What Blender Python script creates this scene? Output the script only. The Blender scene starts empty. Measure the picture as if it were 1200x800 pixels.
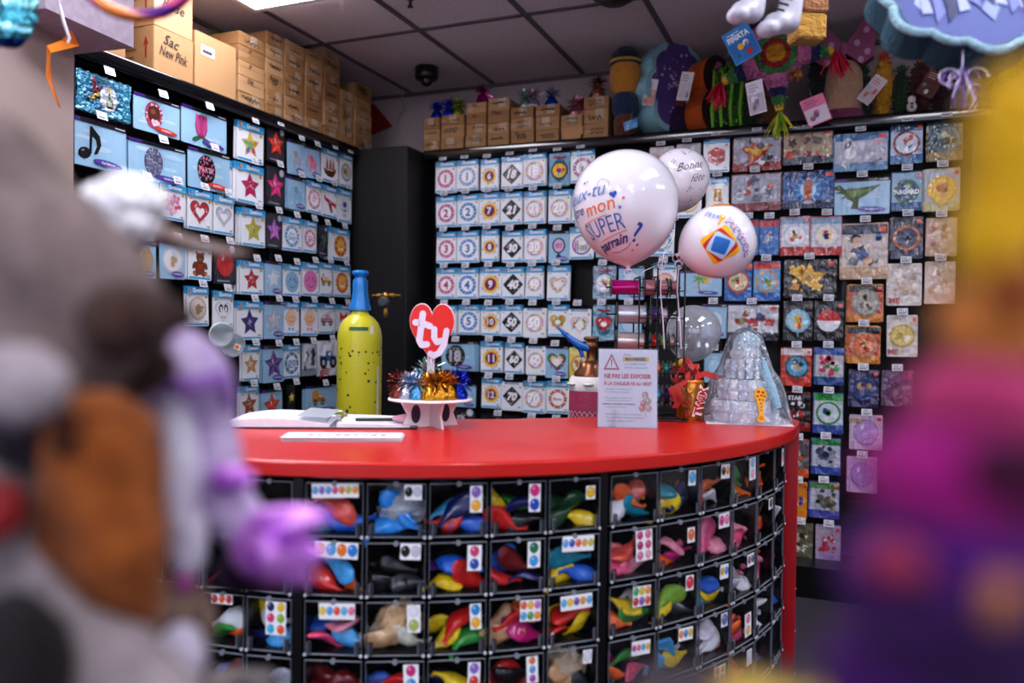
import bpy, math, random
from mathutils import Vector, Matrix, noise
random.seed(7)
SC = bpy.context.scene
COL = SC.collection
PI = math.pi
def rad(a): return math.radians(a)
# ------------------------------------------------------------------ camera frame (used to turn a pixel into a point on a real plane)
FPX = 933.0
CAM = Vector((0, 0, 1.3))
YAW, PITCH, ROLL = rad(22.2), rad(1.04), 0.0133
R0 = Vector((math.cos(YAW), math.sin(YAW), 0)); F0 = Vector((-math.sin(YAW), math.cos(YAW), 0)); Z0 = Vector((0, 0, 1))
FW = F0*math.cos(PITCH) - Z0*math.sin(PITCH)
UP = Z0*math.cos(PITCH) + F0*math.sin(PITCH)
RT = R0*math.cos(ROLL) + UP*math.sin(ROLL)
UP = UP*math.cos(ROLL) - R0*math.sin(ROLL)
def ray(px, py): return FW + RT*((px-600)/FPX) - UP*((py-400)/FPX)
def onX(px, py, X):
    r = ray(px, py); return CAM + r*((X-CAM.x)/r.x)
def onY(px, py, Y):
    r = ray(px, py); return CAM + r*((Y-CAM.y)/r.y)
def onZ(px, py, Z):
    r = ray(px, py); return CAM + r*((Z-CAM.z)/r.z)
def atD(px, py, d): return CAM + ray(px, py)*d
# ------------------------------------------------------------------ colours and materials
def lin(c):
    return tuple((x/12.92 if x <= 0.04045 else ((x+0.055)/1.055)**2.4) for x in c)
def H(h):
    if not isinstance(h, str): return h
    h = h.lstrip('#'); return tuple(int(h[i:i+2], 16)/255 for i in (0, 2, 4))
NAMED = dict(white='#eef0f2', black='#0c0c0e', red='#c8201c', blue='#1f5fc0', lightblue='#4aa6e0', navy='#15205c', yellow='#e8c018', green='#2c8a34',
  dkgreen='#12401f', orange='#e0601a', pink='#e0507c', rose='#e88ca0', magenta='#b8186c', purple='#5c2c8c', lilac='#b49ad0', teal='#148498', tan='#c09468',
  beige='#c8b498', silver='#b4b8c0', grey='#8a8e96', gold='#c89a30', brown='#5a3420', coral='#e85a4c', cream='#e4dcc8', cyan='#30b4d8', sky='#9cc8e4', lime='#8cb83c',
  qblue='#2f93c9', qdark='#1c6fa6', skin='#e8b48c', dkred='#6c1014', charcoal='#2a2c32', plum='#8c2c64', oval='#4a2c86')
def C(c): return H(NAMED.get(c, c)) if isinstance(c, str) else c
def mixc(a, b, t):
    a, b = C(a), C(b); return tuple(a[i]*(1-t)+b[i]*t for i in range(3))
MATS = {}
def _new(name):
    m = bpy.data.materials.new(name); m.use_nodes = True
    nt = m.node_tree; b = nt.nodes['Principled BSDF']; MATS[name] = m
    return m, nt, b
def attr_mat(name, rough=0.5, metal=0.0, coat=0.0, bump=0.0, scale=30.0, spec=0.5, detail=3.0, stretch=None, sheen=0.0, emis=0.0):
    """material that takes its printed or dyed colour from the mesh colour attribute"""
    if name in MATS: return MATS[name]
    m, nt, b = _new(name); N, L = nt.nodes, nt.links
    a = N.new('ShaderNodeAttribute'); a.attribute_name = 'Col'
    L.new(a.outputs['Color'], b.inputs['Base Color'])
    b.inputs['Roughness'].default_value = rough; b.inputs['Metallic'].default_value = metal
    b.inputs['Specular IOR Level'].default_value = spec
    b.inputs['Coat Weight'].default_value = coat; b.inputs['Coat Roughness'].default_value = 0.08
    b.inputs['Sheen Weight'].default_value = sheen
    if bump:
        tc = N.new('ShaderNodeTexCoord'); no = N.new('ShaderNodeTexNoise'); bp = N.new('ShaderNodeBump')
        no.inputs['Scale'].default_value = scale; no.inputs['Detail'].default_value = detail
        src = tc.outputs['Object']
        if stretch:
            mp = N.new('ShaderNodeMapping'); mp.inputs['Scale'].default_value = stretch
            L.new(src, mp.inputs['Vector']); src = mp.outputs['Vector']
        L.new(src, no.inputs['Vector']); L.new(no.outputs['Fac'], bp.inputs['Height'])
        bp.inputs['Strength'].default_value = bump; bp.inputs['Distance'].default_value = 0.02
        L.new(bp.outputs['Normal'], b.inputs['Normal'])
        if coat: L.new(bp.outputs['Normal'], b.inputs['Coat Normal'])
    return m
def flat_mat(name, col, rough=0.5, metal=0.0, coat=0.0, bump=0.0, scale=40.0, col2=None, sheen=0.0, spec=0.5, emis=None, nscale=None, detail=4):
    if name in MATS: return MATS[name]
    m, nt, b = _new(name); N, L = nt.nodes, nt.links
    c = lin(C(col)); b.inputs['Base Color'].default_value = (*c, 1)
    b.inputs['Roughness'].default_value = rough; b.inputs['Metallic'].default_value = metal
    b.inputs['Coat Weight'].default_value = coat; b.inputs['Sheen Weight'].default_value = sheen
    b.inputs['Specular IOR Level'].default_value = spec
    m.diffuse_color = (*c, 1)
    if emis: b.inputs['Emission Color'].default_value = (*c, 1); b.inputs['Emission Strength'].default_value = emis
    tc = N.new('ShaderNodeTexCoord'); no = N.new('ShaderNodeTexNoise'); no.inputs['Scale'].default_value = nscale or scale
    no.inputs['Detail'].default_value = detail
    L.new(tc.outputs['Object'], no.inputs['Vector'])
    rp = N.new('ShaderNodeValToRGB')
    c2 = lin(C(col2)) if col2 else tuple(x*0.86 for x in c)
    rp.color_ramp.elements[0].position = 0.38; rp.color_ramp.elements[1].position = 0.62
    rp.color_ramp.elements[0].color = (*c2, 1); rp.color_ramp.elements[1].color = (*c, 1)
    L.new(no.outputs['Fac'], rp.inputs['Fac']); L.new(rp.outputs['Color'], b.inputs['Base Color'])
    if bump:
        bp = N.new('ShaderNodeBump'); bp.inputs['Strength'].default_value = bump; bp.inputs['Distance'].default_value = 0.01
        n2 = N.new('ShaderNodeTexNoise'); n2.inputs['Scale'].default_value = scale; n2.inputs['Detail'].default_value = 6
        L.new(tc.outputs['Object'], n2.inputs['Vector'])
        L.new(n2.outputs['Fac'], bp.inputs['Height']); L.new(bp.outputs['Normal'], b.inputs['Normal'])
    return m
M_PAPER = lambda: attr_mat('printed_paper', 0.6)
M_FILM = lambda: attr_mat('printed_film', 0.35, coat=0.5, bump=0.25, scale=22, stretch=(1, 1, 0.5))
M_CELLO = lambda: attr_mat('crinkled_bag_film', 0.4, coat=1.0, bump=1.0, scale=26, detail=2.0, stretch=(1, 1, 0.6))
M_FOIL = lambda: attr_mat('metal_foil', 0.22, metal=0.85, bump=0.8, scale=45, detail=2)
M_CARDB = lambda: attr_mat('corrugated_cardboard', 0.75, bump=0.15, scale=18)
M_PLAST = lambda: attr_mat('moulded_plastic', 0.35, coat=0.2)
M_FRINGE = lambda: attr_mat('crepe_paper', 0.85, bump=1.0, scale=60, detail=5, sheen=0.2)
M_LATEX = lambda: attr_mat('latex_skin', 0.35, coat=0.3)
M_BLACK = lambda: flat_mat('black_powder_coat', '#08080a', 0.32, col2='#0b0b0e')
M_BLACKM = lambda: flat_mat('black_board', '#070708', 0.6, col2='#0a0a0c')
M_STEEL = lambda: flat_mat('bright_wire', '#b8bac0', 0.25, metal=1.0)
def clear_mat(name, tint=(0.9, 0.93, 0.95), refl=0.12, rough=0.05, edge=0.6, haze=0.0, hazecol=(0.8, 0.85, 0.9), bump=0.0, scale=20):
    if name in MATS: return MATS[name]
    m = bpy.data.materials.new(name); m.use_nodes = True; MATS[name] = m
    nt = m.node_tree; N, L = nt.nodes, nt.links
    N.remove(N['Principled BSDF']); out = N['Material Output']
    t = N.new('ShaderNodeBsdfTransparent'); t.inputs['Color'].default_value = (*tint, 1)
    g = N.new('ShaderNodeBsdfGlossy'); g.inputs['Roughness'].default_value = rough
    lw = N.new('ShaderNodeLayerWeight'); lw.inputs['Blend'].default_value = 0.35
    ma = N.new('ShaderNodeMath'); ma.operation = 'MULTIPLY_ADD'; ma.inputs[1].default_value = edge; ma.inputs[2].default_value = refl
    L.new(lw.outputs['Fresnel'], ma.inputs[0])
    mx = N.new('ShaderNodeMixShader'); L.new(ma.outputs[0], mx.inputs[0]); L.new(t.outputs[0], mx.inputs[1]); L.new(g.outputs[0], mx.inputs[2])
    last = mx
    if haze:
        d = N.new('ShaderNodeBsdfDiffuse'); d.inputs['Color'].default_value = (*hazecol, 1)
        m2 = N.new('ShaderNodeMixShader'); m2.inputs[0].default_value = haze
        L.new(mx.outputs[0], m2.inputs[1]); L.new(d.outputs[0], m2.inputs[2]); last = m2
    if bump:
        tc = N.new('ShaderNodeTexCoord'); no = N.new('ShaderNodeTexNoise'); no.inputs['Scale'].default_value = scale
        bp = N.new('ShaderNodeBump'); bp.inputs['Strength'].default_value = bump; bp.inputs['Distance'].default_value = 0.02
        L.new(tc.outputs['Object'], no.inputs['Vector']); L.new(no.outputs['Fac'], bp.inputs['Height']); L.new(bp.outputs['Normal'], g.inputs['Normal'])
    L.new(last.outputs[0], out.inputs['Surface'])
    return m
# ------------------------------------------------------------------ lettering as 2-D triangles
_gl = {}
def glyphs(s, bold=0.0, shear=0.0):
    k = (s, bold, shear)
    if k in _gl: return _gl[k]
    cu = bpy.data.curves.new('lettering', 'FONT'); cu.body = s; cu.offset = bold; cu.shear = shear; cu.resolution_u = 2
    o = bpy.data.objects.new('lettering', cu); me = bpy.data.meshes.new_from_object(o)
    vs = [(v.co.x, v.co.y) for v in me.vertices]; fs = [tuple(p.vertices) for p in me.polygons]
    bpy.data.objects.remove(o); bpy.data.curves.remove(cu); bpy.data.meshes.remove(me)
    if not vs: vs = [(0, 0)]
    x0 = min(v[0] for v in vs); x1 = max(v[0] for v in vs); y0 = min(v[1] for v in vs); y1 = max(v[1] for v in vs)
    vs = [(v[0]-(x0+x1)/2, v[1]-(y0+y1)/2) for v in vs]
    _gl[k] = (vs, fs, x1-x0, y1-y0); return _gl[k]
# ------------------------------------------------------------------ mesh builder: faces with colours
class G:
    E = 0.0006
    def __init__(s): s.v = []; s.f = []; s.c = []; s.sm = []; s.T = None
    def add(s, vs, fs, col, smooth=False):
        n = len(s.v); T = s.T
        s.v += [tuple(T @ Vector(v)) if T else tuple(v) for v in vs]
        multi = isinstance(col, list)
        cc = None if multi else lin(C(col))
        for i, f in enumerate(fs):
            s.f.append(tuple(n+k for k in f)); s.c.append(lin(C(col[i])) if multi else cc); s.sm.append(smooth)
        return s
    # flat artwork in the x-z plane facing -y, raised by layer
    def poly(s, pts, col, lay=1, y0=0.0):
        y = y0-lay*s.E
        a = sum(pts[i][0]*pts[(i+1) % len(pts)][1]-pts[(i+1) % len(pts)][0]*pts[i][1] for i in range(len(pts)))
        if a < 0: pts = pts[::-1]
        return s.add([(p[0], y, p[1]) for p in pts], [tuple(range(len(pts)))], col)
    def rect(s, x0, z0, x1, z1, col, lay=1, y0=0.0): return s.poly([(x0, z0), (x1, z0), (x1, z1), (x0, z1)], col, lay, y0)
    def ell(s, cx, cz, rx, rz, col, lay=1, n=20, rot=0, y0=0.0):
        p = []
        for i in range(n):
            a = 2*PI*i/n; x, z = rx*math.cos(a), rz*math.sin(a)
            p.append((cx+x*math.cos(rot)-z*math.sin(rot), cz+x*math.sin(rot)+z*math.cos(rot)))
        return s.poly(p, col, lay, y0)
    def star(s, cx, cz, r, col, lay=1, k=5, inner=0.45, rot=0, y0=0.0, rnd=False):
        p = []
        for i in range(2*k):
            a = PI/2+rot+PI*i/k; q = r if i % 2 == 0 else r*inner
            p.append((cx+q*math.cos(a), cz+q*math.sin(a)))
        return s.poly(p, col, lay, y0)
    def heart(s, cx, cz, r, col, lay=1, y0=0.0, rot=0, n=28):
        p = []
        for i in range(n):
            t = 2*PI*i/n; x = 16*math.sin(t)**3/17*r; z = (13*math.cos(t)-5*math.cos(2*t)-2*math.cos(3*t)-math.cos(4*t)+2)/17*r
            p.append((cx+x*math.cos(rot)-z*math.sin(rot), cz+x*math.sin(rot)+z*math.cos(rot)))
        return s.poly(p, col, lay, y0)
    def text(s, t, cx, cz, h, col, lay=2, bold=0.0, shear=0.0, y0=0.0, maxw=None, rot=0, full=False):
        vs, fs, w, hh = glyphs(t, bold, shear)
        k = h/(hh if full else 0.72); kx = k
        if maxw and w*k > maxw: kx = maxw/w
        y = y0-lay*s.E; cr, sr = math.cos(rot), math.sin(rot)
        return s.add([(cx+v[0]*kx*cr-v[1]*k*sr, y, cz+v[0]*kx*sr+v[1]*k*cr) for v in vs], fs, col)
    def line(s, pts, w, col, lay=2, y0=0.0):
        for a, b in zip(pts[:-1], pts[1:]):
            dx, dz = b[0]-a[0], b[1]-a[1]; L = math.hypot(dx, dz) or 1; nx, nz = -dz/L*w/2, dx/L*w/2
            s.poly([(a[0]+nx, a[1]+nz), (a[0]-nx, a[1]-nz), (b[0]-nx, b[1]-nz), (b[0]+nx, b[1]+nz)], col, lay, y0)
        return s
    # solids
    def box(s, x0, y0, z0, x1, y1, z1, col):
        v = [(x0,y0,z0),(x1,y0,z0),(x1,y1,z0),(x0,y1,z0),(x0,y0,z1),(x1,y0,z1),(x1,y1,z1),(x0,y1,z1)]
        return s.add(v, [(0,3,2,1),(4,5,6,7),(0,1,5,4),(1,2,6,5),(2,3,7,6),(3,0,4,7)], col)
    def bbox(s, x0, y0, z0, x1, y1, z1, col, b=0.004):
        """box with chamfered edges: three-ring prism along z"""
        def ring(z, i): return [(x0+i+b,y0+i,z),(x1-i-b,y0+i,z),(x1-i,y0+i+b,z),(x1-i,y1-i-b,z),(x1-i-b,y1-i,z),(x0+i+b,y1-i,z),(x0+i,y1-i-b,z),(x0+i,y0+i+b,z)]
        return s.rings([ring(z0, b), ring(z0+b, 0), ring(z1-b, 0), ring(z1, b)], col, False)
    def rings(s, rs, col, smooth=True, cap=True, closed=True):
        n = len(rs[0]); v = [p for r in rs for p in r]; f = []; cl = []
        multi = isinstance(col, list)
        for i in range(len(rs)-1):
            for j in range(n if closed else n-1):
                k = (j+1) % n; f.append((i*n+j, i*n+k, (i+1)*n+k, (i+1)*n+j)); cl.append(col[i] if multi else col)
        s.add(v, f, cl, smooth)
        if cap:
            s.add(rs[0], [tuple(range(n))[::-1]], cl[0] if cl else col); s.add(rs[-1], [tuple(range(n))], cl[-1] if cl else col)
        return s
    def lathe(s, prof, n, col, cx=0, cy=0, cz=0, smooth=True, cap=True, pleat=0, pamp=0.0, sx=1, sy=1):
        rs = []
        for (r, z) in prof:
            rr = []
            for j in range(n):
                a = 2*PI*j/n; q = r*(1+pamp*math.cos(pleat*a)) if pleat else r
                rr.append((cx+q*math.cos(a)*sx, cy+q*math.sin(a)*sy, cz+z))
            rs.append(rr)
        return s.rings(rs, col, smooth, cap)
    def tube(s, pts, r, col, n=6, smooth=True, radii=None, cap=True):
        pts = [Vector(p) for p in pts]; rs = []; prev = None
        for i, p in enumerate(pts):
            d = (pts[min(i+1, len(pts)-1)]-pts[max(i-1, 0)])
            d = d.normalized() if d.length > 1e-9 else Vector((0, 0, 1))
            if prev is None:
                a = Vector((0, 0, 1)) if abs(d.z) < 0.9 else Vector((1, 0, 0)); u = d.cross(a).normalized()
            else:
                u = prev - d*prev.dot(d); u = u.normalized() if u.length > 1e-6 else d.orthogonal().normalized()
            prev = u; w = d.cross(u); q = radii[i] if radii else r
            rs.append([tuple(p+u*(q*math.cos(2*PI*j/n))+w*(q*math.sin(2*PI*j/n))) for j in range(n)])
        return s.rings(rs, col, smooth, cap)
    def prism(s, pts, y0, y1, cf, cs, cb=None, smooth=False):
        """outline in x-z; front face at y0 looking to -y"""
        a = sum(pts[i][0]*pts[(i+1) % len(pts)][1]-pts[(i+1) % len(pts)][0]*pts[i][1] for i in range(len(pts)))
        if a < 0: pts = pts[::-1]
        n = len(pts)
        s.add([(p[0], y0, p[1]) for p in pts], [tuple(range(n))], cf)
        s.add([(p[0], y1, p[1]) for p in pts], [tuple(range(n))[::-1]], cb or cs)
        v = [(p[0], y0, p[1]) for p in pts]+[(p[0], y1, p[1]) for p in pts]
        return s.add(v, [(j, n+j, n+(j+1) % n, (j+1) % n) for j in range(n)], cs, smooth)
    def sphere(s, c, r, col, n=12, m=8, smooth=True):
        r = r if isinstance(r, (tuple, list, Vector)) else (r, r, r); rs = []
        for i in range(1, m):
            t = PI*i/m; z = -math.cos(t); q = math.sin(t)
            rs.append([(c[0]+r[0]*q*math.cos(2*PI*j/n), c[1]+r[1]*q*math.sin(2*PI*j/n), c[2]+r[2]*z) for j in range(n)])
        s.rings(rs, col, smooth, False)
        b = (c[0], c[1], c[2]-r[2]); t = (c[0], c[1], c[2]+r[2])
        s.add([b]+rs[0], [(0, (j+1) % n+1, j+1) for j in range(n)], col, smooth)
        s.add([t]+rs[-1], [(0, j+1, (j+1) % n+1) for j in range(n)], col, smooth)
        return s
    def tuft(s, p, d, n, L, w, cols, spread=0.9, droop=0.0):
        """a bunch of thin curled strips leaving p towards d"""
        p = Vector(p); d = Vector(d).normalized()
        for i in range(n):
            q = (d+Vector((random.gauss(0, 1), random.gauss(0, 1), random.gauss(0, 1)))*spread*0.55).normalized()
            l = L*random.uniform(0.6, 1.1); u = q.orthogonal().normalized(); u = Matrix.Rotation(random.uniform(0, 6.28), 3, q) @ u
            b = q.cross(u)*l*random.uniform(-0.35, 0.35)
            a0 = p; a1 = p+q*l*0.55+b*0.5; a2 = p+q*l*0.95+b*1.5-Vector((0, 0, droop*l))
            u = u*w/2
            s.add([a0-u, a0+u, a1+u, a1-u, a2+u*0.7, a2-u*0.7], [(0, 1, 2, 3), (3, 2, 4, 5)], random.choice(cols))
        return s
    def refine(s, lim):
        """cut every face into small triangles so that artwork can follow a curved surface"""
        f2, c2 = [], []
        for f, c in zip(s.f, s.c):
            if len(f) > 3:
                n = len(f); m = tuple(sum(s.v[k][i] for k in f)/n for i in range(3)); s.v.append(m); q = len(s.v)-1
                st = [(f[i], f[(i+1) % n], q) for i in range(n)]
            else: st = [tuple(f)]
            while st:
                t = st.pop(); e = [(Vector(s.v[t[i]])-Vector(s.v[t[(i+1) % 3]])).length for i in range(3)]; i = e.index(max(e))
                if e[i] > lim:
                    a, b, d = t[i], t[(i+1) % 3], t[(i+2) % 3]; s.v.append(tuple((s.v[a][k]+s.v[b][k])/2 for k in range(3))); q = len(s.v)-1; st += [(a, q, d), (q, b, d)]
                else: f2.append(t); c2.append(c)
        s.f, s.c, s.sm = f2, c2, [False]*len(f2)
    def mesh(s, name, mat):
        me = bpy.data.meshes.new(name); me.from_pydata(s.v, [], s.f)
        ca = me.color_attributes.new('Col', 'FLOAT_COLOR', 'CORNER'); buf = []
        for f, c in zip(s.f, s.c): buf += [c[0], c[1], c[2], 1.0]*len(f)
        ca.data.foreach_set('color', buf)
        me.polygons.foreach_set('use_smooth', s.sm)
        if mat: me.materials.append(mat)
        me.update(); return me
def link(name, me, parent=None, loc=None, rz=None, rot=None, scale=None):
    o = bpy.data.objects.new(name, me); COL.objects.link(o)
    if parent: o.parent = parent
    if loc is not None: o.location = loc
    if rz is not None: o.rotation_euler = (0, 0, rz)
    if rot is not None: o.rotation_euler = rot
    if scale is not None: o.scale = scale
    return o
LABELS = {}
_NW = {'1': 'one', '2': 'two', '3': 'three', '4': 'four', '5': 'five', '6': 'six', '7': 'seven', '8': 'eight', '9': 'nine', '10': 'ten', '11': 'eleven', '12': 'twelve', '13': 'thirteen', '18': 'eighteen', '20': 'twenty', '21': 'twenty-one', '30': 'thirty', '40': 'forty', '50': 'fifty', '60': 'sixty', '70': 'seventy', '80': 'eighty'}
def tag(o, label, cat, group=None, kind=None):
    label = ' '.join(_NW.get(w, w) for w in label.split()); group = ' '.join(_NW.get(w, w) for w in group.split()) if group else group
    o['label'] = label; o['category'] = cat
    if group: o['group'] = group
    if kind: o['kind'] = kind
    LABELS.setdefault(label, []).append(o); return o
def thing(name, label, cat, loc=(0, 0, 0), rz=0, group=None, rot=None):
    o = link(name, None, None, loc, rz, rot); o.empty_display_size = 0.05
    return tag(o, label, cat, group)
def struct(name, g, mat, label=None):
    o = link(name, g.mesh(name, mat)); o['kind'] = 'structure'; o['category'] = name.split('_')[0]
    o['label'] = label or name.replace('_', ' '); return o
def copy_tree(o, parent=None):
    c = o.copy(); COL.objects.link(c)
    if parent: c.parent = parent
    for ch in list(o.children): copy_tree(ch, c)
    return c
def blobs(name, items, voxel, mat, parent=None, loc=(0, 0, 0), fur=0.0, n=20, smooth=6):
    """several overlapping ellipsoids and limbs fused into one continuous skin"""
    g = G()
    for it in items:
        if it[0] == 'e':
            T = Matrix.Translation(it[1])
            if len(it) > 4: T = T @ it[4].to_matrix().to_4x4()
            g.T = T; g.sphere((0, 0, 0), it[2], it[3], n, max(8, n//2)); g.T = None
        else:                                        # ('l', [points], [radii], colour)
            g.tube(it[1], 0, it[3], 12, radii=it[2])
            for p, r in ((it[1][0], it[2][0]), (it[1][-1], it[2][-1])): g.sphere(p, r, it[3], 12, 8)
    me = g.mesh(name, mat); o = link(name, me, parent, loc)
    r = o.modifiers.new('fuse', 'REMESH'); r.mode = 'VOXEL'; r.voxel_size = voxel; r.use_smooth_shade = True
    sm = o.modifiers.new('soften', 'SMOOTH'); sm.factor = 0.6; sm.iterations = smooth
    if fur:
        t = bpy.data.textures.new('pile', 'CLOUDS'); t.noise_scale = voxel*2.2
        d = o.modifiers.new('pile', 'DISPLACE'); d.texture = t; d.strength = fur; d.mid_level = 0.5
    return o
# ------------------------------------------------------------------ room
WX, WY, CZ = -3.08, 4.72, 2.86           # left wall, back wall, ceiling
PX, PY = -2.69, 4.30                     # planes of the hanging packages
TOPZ = 2.36                              # top of the display units
def room():
    m = flat_mat('painted_wall', '#b3a7a8', 0.8, bump=0.08, scale=60, col2='#ada1a2')
    struct('wall_left', G().box(WX-0.1, -3.0, 0, WX, WY+0.1, CZ, 'white'), m)
    struct('wall_back', G().box(WX, WY, 0, 4.2, WY+0.1, CZ, 'white'), m)
    m2 = flat_mat('pale_painted_wall', '#e4dfe0', 0.8)
    struct('wall_right', G().box(4.1, -3.0, 0, 4.2, WY, CZ, 'white'), m2)
    struct('wall_front', G().box(WX, -3.1, 0, 4.2, -3.0, CZ, 'white'), m2)
    fm = flat_mat('speckled_carpet', '#5c5662', 0.95, bump=0.5, scale=420, col2='#2c2832', nscale=260)
    struct('floor', G().box(WX-0.1, -3.1, -0.05, 4.2, WY+0.1, 0, 'grey'), fm)
    cm = flat_mat('mineral_ceiling_tile', '#ece2e4', 0.95, bump=0.35, scale=150, col2='#d4c8ca', nscale=170)
    struct('ceiling', G().box(WX-0.1, -3.1, CZ, 4.2, WY+0.1, CZ+0.05, 'grey'), cm)
    g = G(); P = onZ(491, 34.5, CZ); P.y = 3.72; P.x = -2.07
    x = P.x-0.6*3
    while x < 4.1:
        if x > WX: g.box(x-0.014, -3.0, CZ-0.007, x+0.014, WY, CZ, 'grey')
        x += 0.6
    y = P.y-1.2*5
    while y < WY:
        if y > -3: g.box(WX, y-0.014, CZ-0.0065, 4.1, y+0.014, CZ, 'grey')
        y += 1.2
    g.box(WX, WY-0.02, CZ-0.02, 4.1, WY, CZ, 'grey'); g.box(WX, -3, CZ-0.02, WX+0.02, WY, CZ, 'grey')
    struct('trim_1', g, flat_mat('ceiling_grid', '#6c6266', 0.6), 'dark grey ceiling grid bars between the tiles')
    # added glowing panel with frame, unseen behind the camera, for frontal fill
    g = G()
    for x in (-2.2, -.85, .5, 1.85, 3.2): g.box(x-.03, -3.0, .3, x+.03, -2.95, 2.55, 'grey')
    for z in (.3, 2.5): g.box(-2.2, -3.0, z, 3.2, -2.95, z+.05, 'grey')
    struct('window_1', g, flat_mat('fill_frame_paint', '#3a3a3e', .5), 'added dark frame of the fill panel behind the camera')
    struct('window_2', G().box(-2.2, -2.99, .35, 3.2, -2.985, 2.5, 'white'), flat_mat('fill_glow', '#dfe8ff', .3, emis=FILL_EMIT, col2='#dfe8ff'), 'added glowing fill panel behind the camera')
    return P
FILL_EMIT = 1.3
GP = room()
def light_panel(cx, cy, label, w=0.58, h=1.18):
    t = thing('ceiling_light', label, 'light', (cx, cy, CZ-0.045), group='ceiling light panels')
    g = G(); a, b = w/2, h/2
    for (x0, y0, x1, y1) in ((-a, -b, a, -b+0.03), (-a, b-0.03, a, b), (-a, -b+0.03, -a+0.03, b-0.03), (a-0.03, -b+0.03, a, b-0.03)):
        g.box(x0, y0, 0, x1, y1, 0.022, 'white')
    link('frame', g.mesh('frame', M_PAPER()), t)
    link('diffuser', G().box(-a+0.03, -b+0.03, 0.004, a-0.03, b-0.03, 0.02, 'white').mesh('diffuser', LM), t)
    return t
LM = flat_mat('lit_diffuser', '#f6f4ff', 0.5, emis=14, col2='#f6f4ff')
LP0 = onZ(282, -4, CZ)
# ------------------------------------------------------------------ display units
def rack(label, w, loc, rz, depth_in=0.12, shelf=0.30, side=None, tone=None):
    """one bay: local x along the wall from 0 to w, -y towards the aisle, panel face at y=0"""
    t = thing('display_unit', label, 'shelving', loc, rz, 'black display units along the walls')
    g = G(); g.box(0.012, 0, 0.16, w-0.012, 0.03, TOPZ-0.03, 'black')
    z = 0.22
    while z < TOPZ-0.1:                                   # horizontal slots of the hook board
        g.box(0.02, -0.004, z, w-0.02, 0, z+0.062, 'black'); z += 0.075
    link('back_panel', g.mesh('back_panel', M_BLACKM()), t)
    g = G()
    for x in (0.0, w-0.012): g.box(x, -0.012, 0, x+0.012, 0.03, TOPZ-0.03, 'black')
    link('upright', g.mesh('upright', M_BLACK()), t)
    g = G(); y0 = -0.15
    g.box(0, y0+0.012, TOPZ-0.02, w, shelf, TOPZ, 'black')
    prof = [(y0, TOPZ-0.055), (y0+0.006, TOPZ-0.062), (y0+0.012, TOPZ-0.06), (y0+0.014, TOPZ)]+[(y0+.010-.013*math.sin(k*PI/12), TOPZ-.013+.013*math.cos(k*PI/12)) for k in range(7)]+[(y0-0.003, TOPZ-0.045)]
    g.rings([[(0, p[0], p[1]) for p in prof], [(w, p[0], p[1]) for p in prof]], 'black', True)
    link('top_shelf', g.mesh('top_shelf', flat_mat('black_gloss_shelf', '#101014', 0.14, col2='#121216', coat=.6)), t)
    g = G(); g.box(0, -0.30, 0, w, 0.03, 0.15, 'black'); g.box(0, -0.31, 0.13, w, -0.30, 0.155, 'black')
    link('base_deck', g.mesh('base_deck', M_BLACK()), t)
    if side:
        link('side_panel', G().box(side[0], -0.14, 0, side[1], shelf, TOPZ-0.06, 'black').mesh('side_panel', M_BLACKM()), t)
    return t
PANEL_L, PANEL_B = PX-0.12, PY+0.12
yL = [2.16, 2.84, 3.44, 4.06]
names = ['nearest, with the wide balloon packages', 'in the middle under stacked cartons', 'farthest, beside the black corner post']
for i in range(3):
    rack('black display unit on the left wall, '+names[i], yL[i+1]-yL[i], (PANEL_L, yL[i], 0), rad(90), shelf=0.25, side=(-0.02, 0) if i == 0 else None)
xB = [-2.335]+[onY(p, 300, PANEL_B).x for p in (672, 846, 990, 1140)]
xB.append(xB[-1]+0.75)
bn = ['beside the black corner post', 'behind the red heart sign', 'behind the white balloons', 'behind the diaper cake', 'at the far right', 'past the far right']
for i in range(5):
    rack('black display unit on the back wall, '+bn[[0, 2, 3, 4, 5][i]], xB[i+1]-xB[i], (xB[i], PANEL_B, 0), 0, side=(xB[i+1]-xB[i], xB[i+1]-xB[i]+0.02) if i == 4 else None)
def corner_post():
    t = thing('corner_post', 'tall black boxed corner post between the left and back display units', 'post', (-2.52, 4.2, 0))
    g = G(); g.bbox(-0.23, -0.12, 0, 0.182, 0.5, TOPZ-0.01, 'black', 0.006)
    link('casing', g.mesh('casing', flat_mat('corner_post_black', '#0d0c0e', 0.55, col2='#141215', nscale=2)), t)
    link('foot', G().bbox(-0.235, -0.125, 0, 0.187, -0.115, 0.12, 'black').mesh('foot', M_BLACK()), t)
corner_post()
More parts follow.
